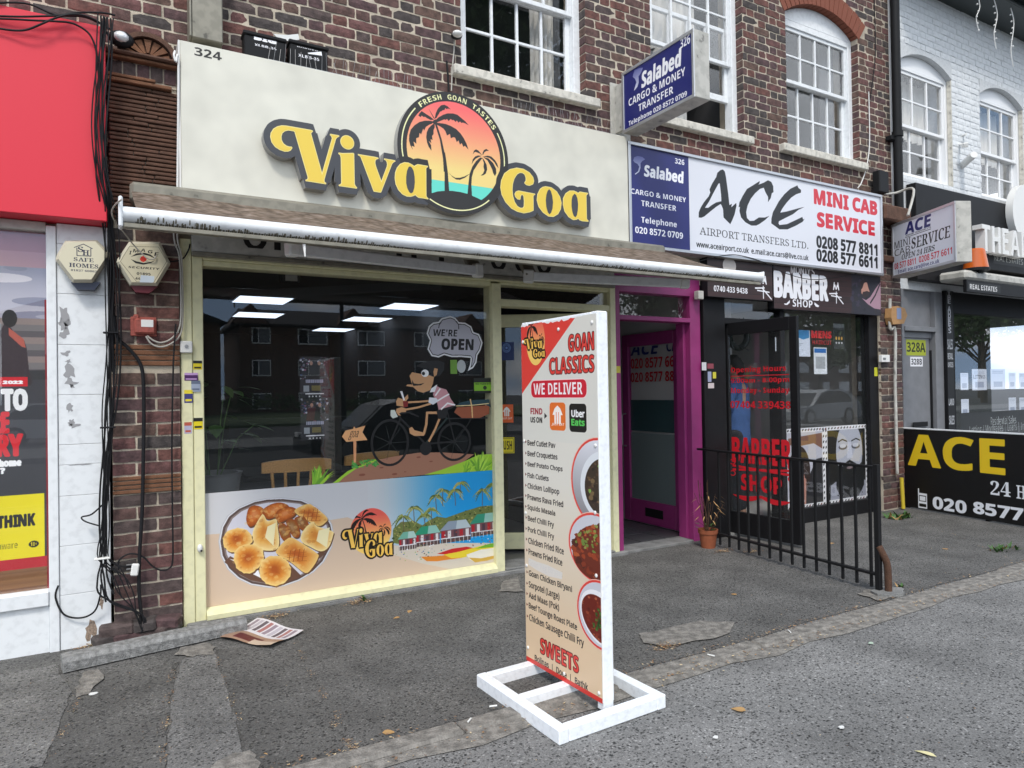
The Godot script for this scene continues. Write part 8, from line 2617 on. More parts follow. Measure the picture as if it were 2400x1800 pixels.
	cv.txt("Eats", 2.145, 1.285, 2.241, 1.313, Color(0.35, 0.80, 0.36), "r", 0.0, 0.002)
	for q in [["Beef Cutlet Pav", 1.771, 1.17, 2.012, 1.197], ["Beef Croquettes", 1.77, 1.108, 2.027, 1.142], ["Beef Potato Chops", 1.768, 1.056, 2.067, 1.086], ["Fish Cutlets", 1.766, 1.004, 1.951, 1.029], ["Chicken Lollipop", 1.765, 0.942, 2.037, 0.976], ["Prawns Rava Fried", 1.763, 0.892, 2.067, 0.92],
		["Squids Masala", 1.761, 0.835, 2.001, 0.866], ["Beef Chilli Fry", 1.763, 0.776, 1.989, 0.81], ["Pork Chilli Fry", 1.761, 0.719, 1.989, 0.753], ["Chicken Fried Rice", 1.763, 0.667, 2.066, 0.698], ["Prawns Fried Rice", 1.764, 0.611, 2.052, 0.642], ["Goan Chicken Biryani", 1.763, 0.494, 2.125, 0.532], ["Sorpotel (Large)", 1.761, 0.434, 2.024, 0.475], ["Aad Maas (Pok)", 1.76, 0.383, 2.02, 0.42], ["Beef Tounge Roast Plate", 1.758, 0.327, 2.159, 0.365], ["Chicken Sausage Chilli Fry", 1.76, 0.263, 2.208, 0.308]]:
		cv.txt(q[0], q[1], q[2], q[3], q[4], ink, "r", 0.0, 0.0012)
		var my: float = lerpf(q[2], q[4], 0.6)
		cv.poly([Vector2(q[1] - 0.022, my + 0.008), Vector2(q[1] - 0.008, my), Vector2(q[1] - 0.022, my - 0.008)], Color(0.45, 0.2, 0.2))
	cv.txt("Goan Veg Biryani", 1.762, 0.547, 2.052, 0.585, Color(0.72, 0.68, 0.64), "r")
	cv.poly(P([1.762, 0.593, 1.835, 0.588, 1.932, 0.59, 2.053, 0.579, 2.048, 0.546, 1.941, 0.537, 1.834, 0.545, 1.761, 0.558]), Color(0.88, 0.875, 0.87, 0.75))
	cv.txt("Bolinas  |  Doce  |  Bathk", 1.805, 0.072, 2.232, 0.113, ink, "r", 0.0, 0.0012)
	cv.rect(z0, 0, z1, 0.076 + 0.006, Color(0.83, 0.22, 0.19))
	var dishes = [
		[Vector2(2.333, 1.034), 0.188, 0.19, 0],
		[Vector2(2.307, 0.742), 0.19, 0.145, 1],
		[Vector2(2.329, 0.449), 0.155, 0.142, 2]]
	for d in dishes:
		var c: Vector2 = d[0]
		cv.ell(c.x, c.y, d[1] + 0.014, d[2] + 0.014, Color(0.93, 0.74, 0.68))
		cv.ell(c.x, c.y, d[1] + 0.010, d[2] + 0.010, red)
		var ins = cv.oval(c.x, c.y, d[1], d[2])
		cv.poly(ins, Color(0.80, 0.81, 0.84))
		var food = cv.oval(c.x + 0.02, c.y - 0.02, d[1] * 0.78, d[2] * 0.74, 0.5)
		if d[3] == 0:
			cv.polys([ins], Color(0.50, 0.50, 0.52), Color(0.88, 0.89, 0.92), c.y - d[2], c.y + d[2])
			cv.ell(c.x + 0.03, c.y - 0.01, d[1] * 0.86, d[2] * 0.8, Color(0.88, 0.90, 0.92), 0.5)
			cv.ell(c.x + 0.035, c.y - 0.015, d[1] * 0.72, d[2] * 0.66, Color(0.22, 0.17, 0.14), 0.5)
			food = cv.oval(c.x + 0.035, c.y - 0.015, d[1] * 0.7, d[2] * 0.64, 0.5)
			cv.speckle(c.x - 0.2, c.y - 0.2, c.x + 0.2, c.y + 0.2, 420, 0.005, 0.017, [Color(0.27, 0.20, 0.16), Color(0.38, 0.30, 0.22), Color(0.14, 0.10, 0.09), Color(0.46, 0.38, 0.26), Color(0.32, 0.22, 0.18)], 3, food)
			cv.speckle(c.x - 0.1, c.y - 0.05, c.x + 0.1, c.y + 0.1, 12, 0.008, 0.016, [Color(0.50, 0.66, 0.30), Color(0.62, 0.72, 0.42)], 4, food)
		elif d[3] == 1:
			cv.ell(c.x + 0.01, c.y - 0.02, d[1] * 0.97, d[2] * 0.85, Color(0.42, 0.15, 0.09), 0.2)
			food = cv.oval(c.x + 0.01, c.y - 0.02, d[1] * 0.95, d[2] * 0.83, 0.2)
			cv.speckle(c.x - 0.2, c.y - 0.2, c.x + 0.2, c.y + 0.2, 260, 0.01, 0.03, [Color(0.60, 0.24, 0.12), Color(0.70, 0.34, 0.18), Color(0.40, 0.13, 0.08), Color(0.52, 0.20, 0.11), Color(0.30, 0.10, 0.07)], 5, food)
			cv.speckle(c.x - 0.15, c.y - 0.02, c.x + 0.02, c.y + 0.1, 30, 0.006, 0.016, [Color(0.42, 0.52, 0.22), Color(0.55, 0.58, 0.28)], 6, food)
		else:
			cv.ell(c.x + 0.0, c.y - 0.015, d[1] * 0.95, d[2] * 0.8, Color(0.94, 0.94, 0.95), -0.4)
			cv.ell(c.x - 0.005, c.y - 0.02, d[1] * 0.85, d[2] * 0.68, Color(0.42, 0.13, 0.09), -0.4)
			food = cv.oval(c.x - 0.005, c.y - 0.02, d[1] * 0.83, d[2] * 0.66, -0.4)
			cv.speckle(c.x - 0.2, c.y - 0.2, c.x + 0.2, c.y + 0.2, 200, 0.004, 0.013, [Color(0.50, 0.18, 0.11), Color(0.36, 0.10, 0.07), Color(0.58, 0.26, 0.16), Color(0.66, 0.36, 0.24)], 7, food)
			cv.speckle(c.x - 0.05, c.y - 0.07, c.x + 0.01, c.y + 0.03, 26, 0.006, 0.014, [Color(0.20, 0.36, 0.13), Color(0.30, 0.46, 0.18), Color(0.14, 0.26, 0.10)], 8)
	part(t, "printed_menu", sheet_x(cv, x0 - 0.0016), printed(cv, 0.35))
	t.rotation.y = 0.04
	for q in [[z0 + 0.02, yt - 0.1], [z0 + 0.33, yt - 0.06], [z1 - 0.03, yt - 0.05], [z0 + 0.015, 1.19], [z1 - 0.02, 1.2], [z0 + 0.02, 0.55], [z1 - 0.03, 0.62], [z0 + 0.02, 0.13], [z0 + 0.33, 0.1], [z1 - 0.025, 0.1], [z0 + 0.02, 0.82], [z1 - 0.03, 0.9]]:
		var m = MB.new()
		m.ball(Vector3(x0 - 0.003, q[1], q[0]), Vector3(0.005, 0.0095, 0.0095), 8, 5)
		part(t, "screw_cap", m, M.white_plastic)
func round_box(x0: float, y0: float, x1: float, y1: float, r: float) -> PackedVector2Array:
	var o = PackedVector2Array()
	for q in [[x1 - r, y1 - r, 0.0], [x0 + r, y1 - r, PI / 2], [x0 + r, y0 + r, PI], [x1 - r, y0 + r, PI * 1.5]]:
		for i in 7:
			var g: float = q[2] + PI / 2 * i / 6.0
			o.append(Vector2(q[0] + cos(g) * r, q[1] + sin(g) * r))
	return o
func railing_and_plants() -> void:
	var t = thing("iron_railing", "low black iron railing standing out from the wall before the barber", "railing", Vector3(4.66, 0, 1.0))
	var a = Vector3(4.735, 0, 0.18)
	var b = Vector3(4.595, 0, 1.90)
	var d = (b - a).normalized()
	var rail = func(y: float, r: float, u0: float, u1: float) -> MB:
		var m = MB.new()
		var xf = Transform3D(Basis(d, Vector3.UP, d.cross(Vector3.UP)), a + Vector3(0, y, 0))
		m.box(u0, u1, -r, r, -0.018, 0.018, 0.003, xf)
		return m
	var ul = a.distance_to(b)
	var ty = 0.877
	var by = 0.132
	part(t, "top_rail", rail.call(ty, 0.009, -0.12, ul), M.black_metal)
	part(t, "bottom_rail", rail.call(by, 0.009, 0.0, ul), M.black_metal)
	for i in 14:
		var p = a + d * (0.155 + i * 0.1165)
		var m = MB.new()
		m.box(p.x - 0.009, p.x + 0.009, 0.035, ty - 0.009, p.z - 0.009, p.z + 0.009, 0.002)
		part(t, "baluster", m, M.black_metal)
	part(t, "end_post", bx(b.x - 0.018, b.x + 0.018, 0.03, ty + 0.02, b.z - 0.018, b.z + 0.018, 0.003), M.black_metal)
	var m = MB.new()
	m.tube(smooth([Vector3(b.x + 0.03, -0.02, b.z + 0.05), Vector3(b.x + 0.03, 0.12, b.z + 0.05), Vector3(b.x + 0.025, 0.22, b.z + 0.045), Vector3(b.x + 0.005, 0.30, b.z + 0.02), Vector3(b.x, 0.33, b.z + 0.005)]), 0.024, 9)
	part(t, "rusty_stay", m, M.rust, "rusty brown tube stay at the foot of the railing")
	m = MB.new()
	var pl = PackedVector2Array()
	for i in 16: pl.append(Vector2(cos(TAU * i / 16) * 0.13, sin(TAU * i / 16) * 0.09) * rng.randf_range(0.75, 1.2))
	m.prism(pl, 0.0, 0.028, Transform3D(Basis(Vector3.RIGHT, Vector3(0, 0, -1), Vector3.UP), Vector3(b.x + 0.04, 0, b.z + 0.05)))
	part(t, "concrete_footing", m, M.concrete)
	var o = Vector3(4.66, 0.004, 0.25)
	var p = thing("flower_pot", "small terracotta pot with dried twiggy plant by the magenta door", "plant pot", o)
	m = MB.new()
	m.lathe([Vector2(0, 0), Vector2(0.062, 0), Vector2(0.08, 0.13), Vector2(0.088, 0.13), Vector2(0.09, 0.165), Vector2(0.08, 0.165), Vector2(0.074, 0.13), Vector2(0, 0.125)], 20, Transform3D(Basis.IDENTITY, o))
	part(p, "pot", m, M.clay)
	for i in 22:
		m = MB.new()
		var g = rng.randf() * TAU
		var tip = o + Vector3(cos(g) * rng.randf_range(0.05, 0.17), rng.randf_range(0.25, 0.62), sin(g) * rng.randf_range(0.05, 0.17))
		m.tube(smooth([o + Vector3(cos(g) * 0.02, 0.12, sin(g) * 0.02), o.lerp(tip, 0.5) + Vector3(rng.randf_range(-0.03, 0.03), 0.07, 0), tip], 3), 0.0022, 4)
		part(p, "twig", m, M.rust)
	for i in 12:
		m = MB.new()
		var g = rng.randf() * TAU
		leaf_blade(m, o + Vector3(cos(g) * 0.05 - 0.03, rng.randf_range(0.14, 0.22), sin(g) * 0.05), Vector3(cos(g), 0.5, sin(g)).normalized(), 0.05, 0.6)
		part(p, "leaf", m, M.leaf)
	for i in 30:
		m = MB.new()
		var g = rng.randf() * TAU
		leaf_blade(m, o + Vector3(cos(g) * 0.1, rng.randf_range(0.25, 0.5), sin(g) * 0.1), Vector3(cos(g), -0.3, sin(g)).normalized(), 0.07, 0.12)
		part(p, "dry_leaf", m, M.leaf_dry)
	var wl = [
		[Vector3(0.321, 0, -0.093), 0.10, 12, "small green weed growing at the foot of the brick pier"],
		[Vector3(1.521, 0, -0.071), 0.09, 8, "thin green weed growing below the yellow cill"],
		[Vector3(7.375, 0, 0.405), 0.12, 60, "low patch of green weeds in front of the black banner"],
		[Vector3(6.658, 0, 1.727), 0.08, 36, "scrubby green weeds in the kerb joint at the picture's right edge"],
		[Vector3(4.85, 0, 1.899), 0.05, 16, "tiny tuft of moss beside the railing foot"]]
	for w in wl:
		var c: Vector3 = w[0]
		c.z = maxf(c.z, 0.09)
		var k = thing("weed", w[3], "weed", c, "weeds in the paving joints")
		for i in w[2]:
			m = MB.new()
			var g = rng.randf() * TAU
			var sp: float = 0.02 if w[2] < 20 else 0.14
			leaf_blade(m, c + Vector3(rng.randf_range(-sp, sp), 0.0, rng.randf_range(-sp, sp) * 0.5), Vector3(cos(g) * 0.6, rng.randf_range(0.4, 1.2), sin(g) * 0.6).normalized(), w[1] * rng.randf_range(0.5, 1.1), 0.25)
			part(k, "leaf", m, M.leaf if i % 7 else M.leaf_dry)
	var q0 = Vector3(-0.234, 0, 0.472)
	var q1 = Vector3(0.701, 0, 0.325)
	var dd = (q1 - q0).normalized()
	var nn = dd.cross(Vector3.UP)
	if nn.z > 0: nn = -nn
	var L0 = q0.distance_to(q1)
	m = MB.new()
	var sect = PackedVector2Array([Vector2(0, 0), Vector2(0, 0.05), Vector2(-0.018, 0.073), Vector2(-0.095, 0.076), Vector2(-0.10, 0.07), Vector2(-0.10, 0)])
	var ks = MB.new()
	var bas = Basis(nn * -1.0, Vector3.UP, dd)
	ks.prism(sect, 0.0, L0, Transform3D(bas, q0 + Vector3(0, 0.012, 0)))
	var kst = single("kerb_stone", "loose grey concrete kerb stone lying on the ground before the pier", "kerb stone", ks, detail(worn(mat(0.46, 0.46, 0.45, 0.95), "grain", 0.16, "bump", 0.8), "rough", 0.33))
	var cv = Cv.new(0, 0, 1.0, 0.7, 256, Color(0.83, 0.82, 0.84))
	for i in 9: cv.rect(0.05 + 0.1 * i, 0.36, 0.12 + 0.1 * i, 0.66, [Color(0.55, 0.5, 0.55), Color(0.7, 0.68, 0.72), Color(0.35, 0.32, 0.36), Color(0.62, 0.42, 0.42)][i % 4])
	cv.rect(0.0, 0.0, 1.0, 0.28, Color(0.62, 0.50, 0.42))
	cv.rect(0.2, 0.05, 0.7, 0.2, Color(0.35, 0.12, 0.13))
	cv.rect(0.55, 0.0, 1.0, 0.14, Color(0.76, 0.68, 0.60))
	var fc = [Vector3(0.539, 0, 0.366), Vector3(0.762, 0, 0.715), Vector3(0.991, 0, 0.528), Vector3(0.794, 0, 0.116)]
	m = MB.new()
	var n = 8
	for i in n:
		for j in n:
			var pt = []
			for e in [[0, 0], [1, 0], [1, 1], [0, 1]]:
				var u = (i + e[0]) / float(n)
				var v = (j + e[1]) / float(n)
				var pz: Vector3 = fc[0].lerp(fc[1], u).lerp(fc[3].lerp(fc[2], u), v)
				pt.append([pz + Vector3(0, 0.016 + 0.008 * sin(u * 7.0) + 0.006 * sin(v * 6.0 + 1.0) + 0.012 * u * u * (1 - v), 0), Vector2(u, 1.0 - v)])
			m.tri(pt[0][0], pt[1][0], pt[2][0], pt[0][1], pt[1][1], pt[2][1])
			m.tri(pt[0][0], pt[2][0], pt[3][0], pt[0][1], pt[2][1], pt[3][1])
	single("flyer", "crumpled printed flyer lying on the tarmac beside the kerb stone", "flyer", m, printed(cv, 0.5))
func cables() -> void:
	var t = thing("cable_bundle", "thick bundle of black cables running down beside the brick pier", "cables", Vector3(-0.036, 0.411, 0.12))
	var run = [Vector3(-0.015, 3.628, 0.24), Vector3(-0.023, 3.43, 0.24), Vector3(-0.039, 3.234, 0.23), Vector3(-0.05, 2.988, 0.23), Vector3(-0.04, 2.748, 0.22), Vector3(-0.016, 2.584, 0.2), Vector3(-0.001, 2.426, 0.14), Vector3(0.006, 2.178, 0.13), Vector3(0.008, 1.927, 0.13), Vector3(0.001, 1.627, 0.13), Vector3(-0.014, 1.378, 0.13), Vector3(-0.03, 1.13, 0.13), Vector3(-0.04, 0.908, 0.13), Vector3(-0.048, 0.686, 0.13), Vector3(-0.052, 0.514, 0.13)]
	for i in 9:
		var o = Vector3((i % 4) * 0.016 - 0.02, 0, (i / 4) * 0.012)
		var pth = []
		for k in run.size(): pth.append(run[k] + o * (0.45 if k > 10 else 1.0) + Vector3(sin(k * 0.9 + i * 2.1) * 0.016, 0, 0))
		pth.append(Vector3(-0.061, 0.429, 0.13) + Vector3(-0.02 + 0.016 * i, rng.randf_range(-0.03, 0.03), 0.01))
		pth.append(Vector3(-0.011, 0.285, 0.13) + Vector3(-0.05 + 0.02 * i, rng.randf_range(-0.02, 0.05), 0.02))
		if i % 2 == 0:
			pth.append(Vector3(0.125, 0.165, 0.14) + Vector3(rng.randf_range(-0.02, 0.02), 0, 0.01))
			pth.append(Vector3(0.153, 0.059, 0.14) + Vector3(rng.randf_range(-0.015, 0.015), 0, 0.01))
		part(t, "cable", tb(smooth(pth, 4), 0.005 if i < 4 else 0.0035, 6), M.cable)
	for y in [Vector3(-0.052, 0.521, 0.14), Vector3(-0.017, 1.275, 0.15), Vector3(0.003, 1.826, 0.15)]:
		var m = MB.new()
		m.box(y.x - 0.045, y.x + 0.035, y.y - 0.005, y.y + 0.005, 0.12, 0.165, 0.003)
		part(t, "cable_tie", m, M.white_plastic if y.y < 0.7 else M.cable)
	part(t, "cable", tb(smooth([Vector3(-0.047, 0.834, 0.13), Vector3(-0.107, 0.777, 0.12), Vector3(-0.156, 0.764, 0.11), Vector3(-0.139, 0.737, 0.11), Vector3(-0.065, 0.705, 0.13)], 6), 0.0045, 6), M.cable)
	part(t, "cable", tb(smooth([Vector3(-0.275, 0.379, 0.06), Vector3(-0.289, 0.314, 0.065), Vector3(-0.249, 0.212, 0.07), Vector3(-0.166, 0.18, 0.08), Vector3(-0.098, 0.21, 0.09), Vector3(-0.069, 0.305, 0.12), Vector3(-0.066, 0.366, 0.12)], 6), 0.005, 6), M.cable)
	part(t, "conduit", bx(-0.004, 0.018, 1.6, 3.493, 0.0, 0.07, 0.006), M.black_plastic)
	var zz = 0.215
	var k = thing("loose_cable", "black cables looped across the top of the red fascia", "cables", Vector3(-0.313, 3.537, 0.22))
	for s in [[Vector3(-0.579, 3.449, 0.215), Vector3(-0.467, 3.449, 0.225), Vector3(-0.389, 3.461, 0.24), Vector3(-0.311, 3.512, 0.25), Vector3(-0.252, 3.562, 0.24), Vector3(-0.182, 3.602, 0.235), Vector3(-0.111, 3.613, 0.235), Vector3(-0.038, 3.59, 0.23), Vector3(0.003, 3.531, 0.22)], [Vector3(-0.579, 3.49, 0.215), Vector3(-0.446, 3.508, 0.235), Vector3(-0.35, 3.521, 0.245), Vector3(-0.252, 3.541, 0.245), Vector3(-0.172, 3.552, 0.24), Vector3(-0.101, 3.523, 0.235), Vector3(-0.067, 3.461, 0.23), Vector3(-0.055, 3.38, 0.225), Vector3(-0.046, 3.235, 0.225)], [Vector3(-0.579, 3.504, 0.215), Vector3(-0.428, 3.529, 0.23), Vector3(-0.312, 3.559, 0.235), Vector3(-0.233, 3.586, 0.23), Vector3(-0.152, 3.627, 0.22), Vector3(-0.027, 3.664, 0.21), Vector3(0.037, 3.671, 0.2)], [Vector3(-0.578, 3.568, 0.215), Vector3(-0.392, 3.626, 0.2), Vector3(-0.254, 3.598, 0.2), Vector3(-0.112, 3.622, 0.2), Vector3(0.01, 3.584, 0.2)]]:
		part(k, "cable", tb(smooth(s, 5), 0.0058, 6), M.cable)
	var ff = thing("foil_wrap", "scrap of silver foil on a cable joint above the tile corbel", "foil", Vector3(0.066, 3.571, 0.15))
	var m = MB.new()
	m.ball(Vector3(0.066, 3.571, 0.16), Vector3(0.042, 0.032, 0.03), 7, 5)
	part(ff, "foil", m, mat(0.75, 0.76, 0.78, 0.25, 0.2))
	m = MB.new()
	m.ball(Vector3(0.067, 3.57, 0.13), Vector3(0.07, 0.05, 0.04), 9, 6)
	part(ff, "joint_tape", m, M.cable)
	var b = thing("black_lead", "thick black cable hanging down the middle of the brick pier to a plug", "cable", Vector3(0.138, 0.203, 0.1))
	part(b, "cable", tb(smooth([Vector3(0.017, 1.931, 0.1), Vector3(0.031, 1.805, 0.1), Vector3(0.085, 1.743, 0.1), Vector3(0.14, 1.667, 0.1), Vector3(0.162, 1.578, 0.1), Vector3(0.165, 1.373, 0.1), Vector3(0.159, 1.066, 0.1), Vector3(0.15, 0.761, 0.1), Vector3(0.134, 0.508, 0.1), Vector3(0.129, 0.308, 0.11), Vector3(0.137, 0.183, 0.12), Vector3(0.149, 0.057, 0.13)], 5), 0.0105, 8), M.cable)
	part(b, "cable", tb(smooth([Vector3(0.025, 0.435, 0.1), Vector3(0.03, 0.492, 0.1), Vector3(0.085, 0.52, 0.1), Vector3(0.152, 0.493, 0.1), Vector3(0.196, 0.436, 0.1), Vector3(0.242, 0.401, 0.1), Vector3(0.288, 0.402, 0.1), Vector3(0.312, 0.458, 0.1), Vector3(0.313, 0.744, 0.1), Vector3(0.314, 1.134, 0.1), Vector3(0.323, 1.525, 0.1), Vector3(0.332, 1.734, 0.1), Vector3(0.343, 1.892, 0.1)], 5), 0.005, 6), M.cable)
	part(b, "cable", tb(smooth([Vector3(-0.018, 0.503, 0.1), Vector3(0.018, 0.461, 0.1), Vector3(0.073, 0.448, 0.11), Vector3(0.113, 0.439, 0.12)], 4), 0.005, 6), M.cable)
	m = MB.new()
	m.box(-0.02, 0.02, -0.035, 0.035, -0.015, 0.015, 0.006, Transform3D(Basis(Vector3(0, 0, 1), -0.15), Vector3(0.108, 0.428, 0.125)))
	part(b, "plug", m, M.white_plastic)
	for i in 3:
		part(b, "plug_pin", bx(0.064, 0.095, 0.457 - 0.025 * i, 0.457 - 0.025 * i + 0.007, 0.118, 0.128, 0.001), M.steel)
	var g = thing("grey_lead", "pale grey twin cables beside the yellow jamb looping to the red box", "cable", Vector3(0.365, 2.053, 0.08))
	part(g, "cable", tb(smooth([Vector3(0.35, 2.728, 0.12), Vector3(0.335, 2.652, 0.1), Vector3(0.341, 2.42, 0.08), Vector3(0.369, 2.318, 0.075), Vector3(0.376, 2.107, 0.075), Vector3(0.374, 1.935, 0.075), Vector3(0.358, 1.854, 0.085), Vector3(0.315, 1.8, 0.09), Vector3(0.263, 1.777, 0.1), Vector3(0.221, 1.789, 0.1), Vector3(0.187, 1.817, 0.1)], 5), 0.0055, 6), M.grey_cable)
	part(g, "cable", tb(smooth([Vector3(0.365, 2.73, 0.12), Vector3(0.356, 2.642, 0.1), Vector3(0.36, 2.422, 0.08), Vector3(0.381, 2.32, 0.07), Vector3(0.386, 2.108, 0.07), Vector3(0.384, 1.922, 0.07), Vector3(0.368, 1.828, 0.08), Vector3(0.319, 1.774, 0.09), Vector3(0.262, 1.751, 0.1), Vector3(0.21, 1.768, 0.1), Vector3(0.18, 1.814, 0.1)], 5), 0.0055, 6), M.grey_cable)
	part(g, "cable", tb(smooth([Vector3(0.351, 3.548, 0.17), Vector3(0.345, 3.516, 0.18), Vector3(0.354, 3.479, 0.18), Vector3(0.369, 3.473, 0.17), Vector3(0.359, 2.727, 0.13)], 5), 0.007, 6), M.white_plastic)
	var g2 = thing("dangling_lead", "grey cable drooping from the awning end past the eye emblem alarm box", "cable", Vector3(0.087, 2.428, 0.4))
	part(g2, "cable", tb(smooth([Vector3(0.045, 2.324, 1.3), Vector3(0.021, 2.346, 1.1), Vector3(0.008, 2.379, 0.8), Vector3(0.024, 2.399, 0.5), Vector3(0.067, 2.387, 0.3), Vector3(0.111, 2.349, 0.2), Vector3(0.156, 2.304, 0.17), Vector3(0.189, 2.274, 0.165), Vector3(0.223, 2.272, 0.165), Vector3(0.237, 2.292, 0.16)], 6), 0.004, 6), M.grey_cable)
	part(g2, "cable", tb(smooth([Vector3(0.261, 2.305, 0.1), Vector3(0.296, 2.283, 0.09), Vector3(0.344, 2.283, 0.08), Vector3(0.394, 2.31, 0.06), Vector3(0.424, 2.367, 0.05), Vector3(0.432, 2.403, 0.05)], 6), 0.0045, 6), M.cable)
	var dk = thing("metal_duct", "square galvanised metal duct coming down the wall behind the cafe sign", "duct", Vector3(0.527, 3.7, 0.1))
	part(dk, "duct", bx(0.447, 0.628, 3.675, 6.5, 0.004, 0.14, 0.006), M.galv)
	part(dk, "flange", bx(0.447 - 0.012, 0.447, 3.675, 6.5, 0.004, 0.15, 0.003), M.galv)
	var sn = thing("wall_lamp", "small round white wall lamp on a thin conduit beside the first window", "lamp", Vector3(2.309, 4.172, 0.05))
	m = MB.new()
	m.ball(Vector3(2.288, 4.158, 0.11), Vector3(0.04, 0.024, 0.036), 12, 6)
	part(sn, "lens", m, M.white_plastic)
	m = MB.new()
	m.ball(Vector3(2.3, 4.163, 0.07), Vector3(0.045, 0.022, 0.045), 12, 6)
	part(sn, "body", m, M.black_plastic)
	part(sn, "conduit", tb([Vector3(2.305, 4.168, 0.02), Vector3(2.3, 4.068, 0.02), Vector3(2.283, 3.932, 0.02), Vector3(2.273, 3.756, 0.02)], 0.006, 6), M.grey_cable)
	part(sn, "conduit", tb([Vector3(2.237, 3.978, 0.02), Vector3(2.246, 3.858, 0.02), Vector3(2.251, 3.751, 0.02)], 0.008, 6), M.black_plastic)
	var dp = thing("downpipe", "tall black rainwater downpipe between the brick and white buildings", "pipe", Vector3(7.937, 3.547, 0.1))
	part(dp, "pipe", tb([Vector3(8.023, 2.95, 0.085), Vector3(8.023, 8.2, 0.085)], 0.05, 12), M.black_plastic)
	part(dp, "collar", tb([Vector3(8.023, 4.363, 0.085), Vector3(8.023, 4.424, 0.085)], 0.062, 12), M.black_plastic)
	part(dp, "backing_strip", bx(8.02, 8.124, 2.95, 8.2, 0.0, 0.02, 0.002), M.white_plastic)
	part(dp, "bracket", bx(7.913, 8.155, 4.321, 4.372, 0.004, 0.08, 0.004), M.black_plastic)
	var wc = thing("thin_wall_cable", "thin white cable running down the brickwork right of the arched window", "cable", Vector3(7.541, 3.911, 0.02))
	part(wc, "cable", tb(smooth([Vector3(7.589, 4.833, 0.015), Vector3(7.591, 4.414, 0.015), Vector3(7.574, 4.164, 0.015), Vector3(7.509, 3.932, 0.015), Vector3(7.353, 3.73, 0.05), Vector3(7.212, 3.649, 0.1)], 4), 0.006, 6), M.white_plastic)
	part(wc, "cable", tb(smooth([Vector3(7.735, 6.039, 0.012), Vector3(7.748, 5.492, 0.012), Vector3(7.721, 5.186, 0.012), Vector3(7.624, 4.767, 0.012)], 4), 0.005, 6), M.cable)
	var w3 = thing("sagging_wire", "thin black wire sagging under the cab fascia over the barber boards", "cable", Vector3(5.298, 2.554, 0.14))
	part(w3, "cable", tb(smooth([Vector3(4.733, 2.625, 0.14), Vector3(5.037, 2.701, 0.17), Vector3(5.268, 2.712, 0.17), Vector3(5.568, 2.674, 0.17), Vector3(5.918, 2.598, 0.14), Vector3(6.317, 2.56, 0.14), Vector3(6.743, 2.611, 0.14), Vector3(7.118, 2.684, 0.14)], 5), 0.004, 5), M.cable)
	var fl = thing("boiler_flue", "short white boiler flue poking from the white wall between windows", "flue", Vector3(9.569, 4.282, 0.05))
	part(fl, "pipe", tb([Vector3(9.596, 4.284, 0), Vector3(9.444, 4.337, 0.22)], 0.045, 12), M.white_plastic)
	var fl2 = thing("wall_camera", "small white wall camera above the boiler flue", "camera", Vector3(9.507, 4.52, 0.05))
	m = MB.new()
	m.box(-0.05, 0.07, -0.03, 0.03, -0.03, 0.03, 0.01, Transform3D(Basis.from_euler(Vector3(0, 0.6, 0.3)), Vector3(9.438, 4.487, 0.12)))
	part(fl2, "body", m, M.white_plastic)
	part(fl2, "bracket", tb([Vector3(9.556, 4.555, 0), Vector3(9.438, 4.476, 0.12)], 0.015, 7), M.white_plastic)
	part(fl2, "bracket", tb([Vector3(9.644, 4.682, 0), Vector3(9.606, 4.681, 0.05)], 0.014, 7), M.white_plastic)
	var fb = thing("flood_lamp", "grey floodlight on a bracket above the end of the cab fascia", "lamp", Vector3(7.626, 3.705, 0.1))
	part(fb, "body", bx(7.563, 7.744, 3.643, 3.894, 0.05, 0.14, 0.01), M.black_plastic)
	part(fb, "pipe", tb(smooth([Vector3(7.698, 3.636, 0.12), Vector3(7.857, 3.663, 0.15), Vector3(7.899, 3.687, 0.25), Vector3(7.851, 3.655, 0.35), Vector3(7.76, 3.548, 0.4), Vector3(7.565, 3.3, 0.45)], 5), 0.014, 8), M.alu_paint)
	for i in 9:
		var x = 9.3 + i * 0.42
		var ic = MB.new()
		var top = 6.314 - 0.0
		ic.tube(smooth([Vector3(x, top, 0.36), Vector3(x + 0.05, top - 0.2, 0.37), Vector3(x - 0.02, top - 0.35 - 0.1 * (i % 3), 0.36), Vector3(x + 0.03, top - 0.5 - 0.13 * (i % 4), 0.36)], 4), 0.006, 5)
		for j in 6: ic.ball(Vector3(x + 0.02 * (j % 3 - 1), top - 0.1 - 0.08 * j, 0.365), Vector3(0.012, 0.012, 0.012), 6, 4)
		single("icicle_light", "clear icicle light string under the white building's eaves, %s from the downpipe" % ["first", "second", "third", "fourth", "fifth", "sixth", "seventh", "eighth", "ninth"][i], "string lights", ic, M.white_plastic, "icicle lights under the eaves")
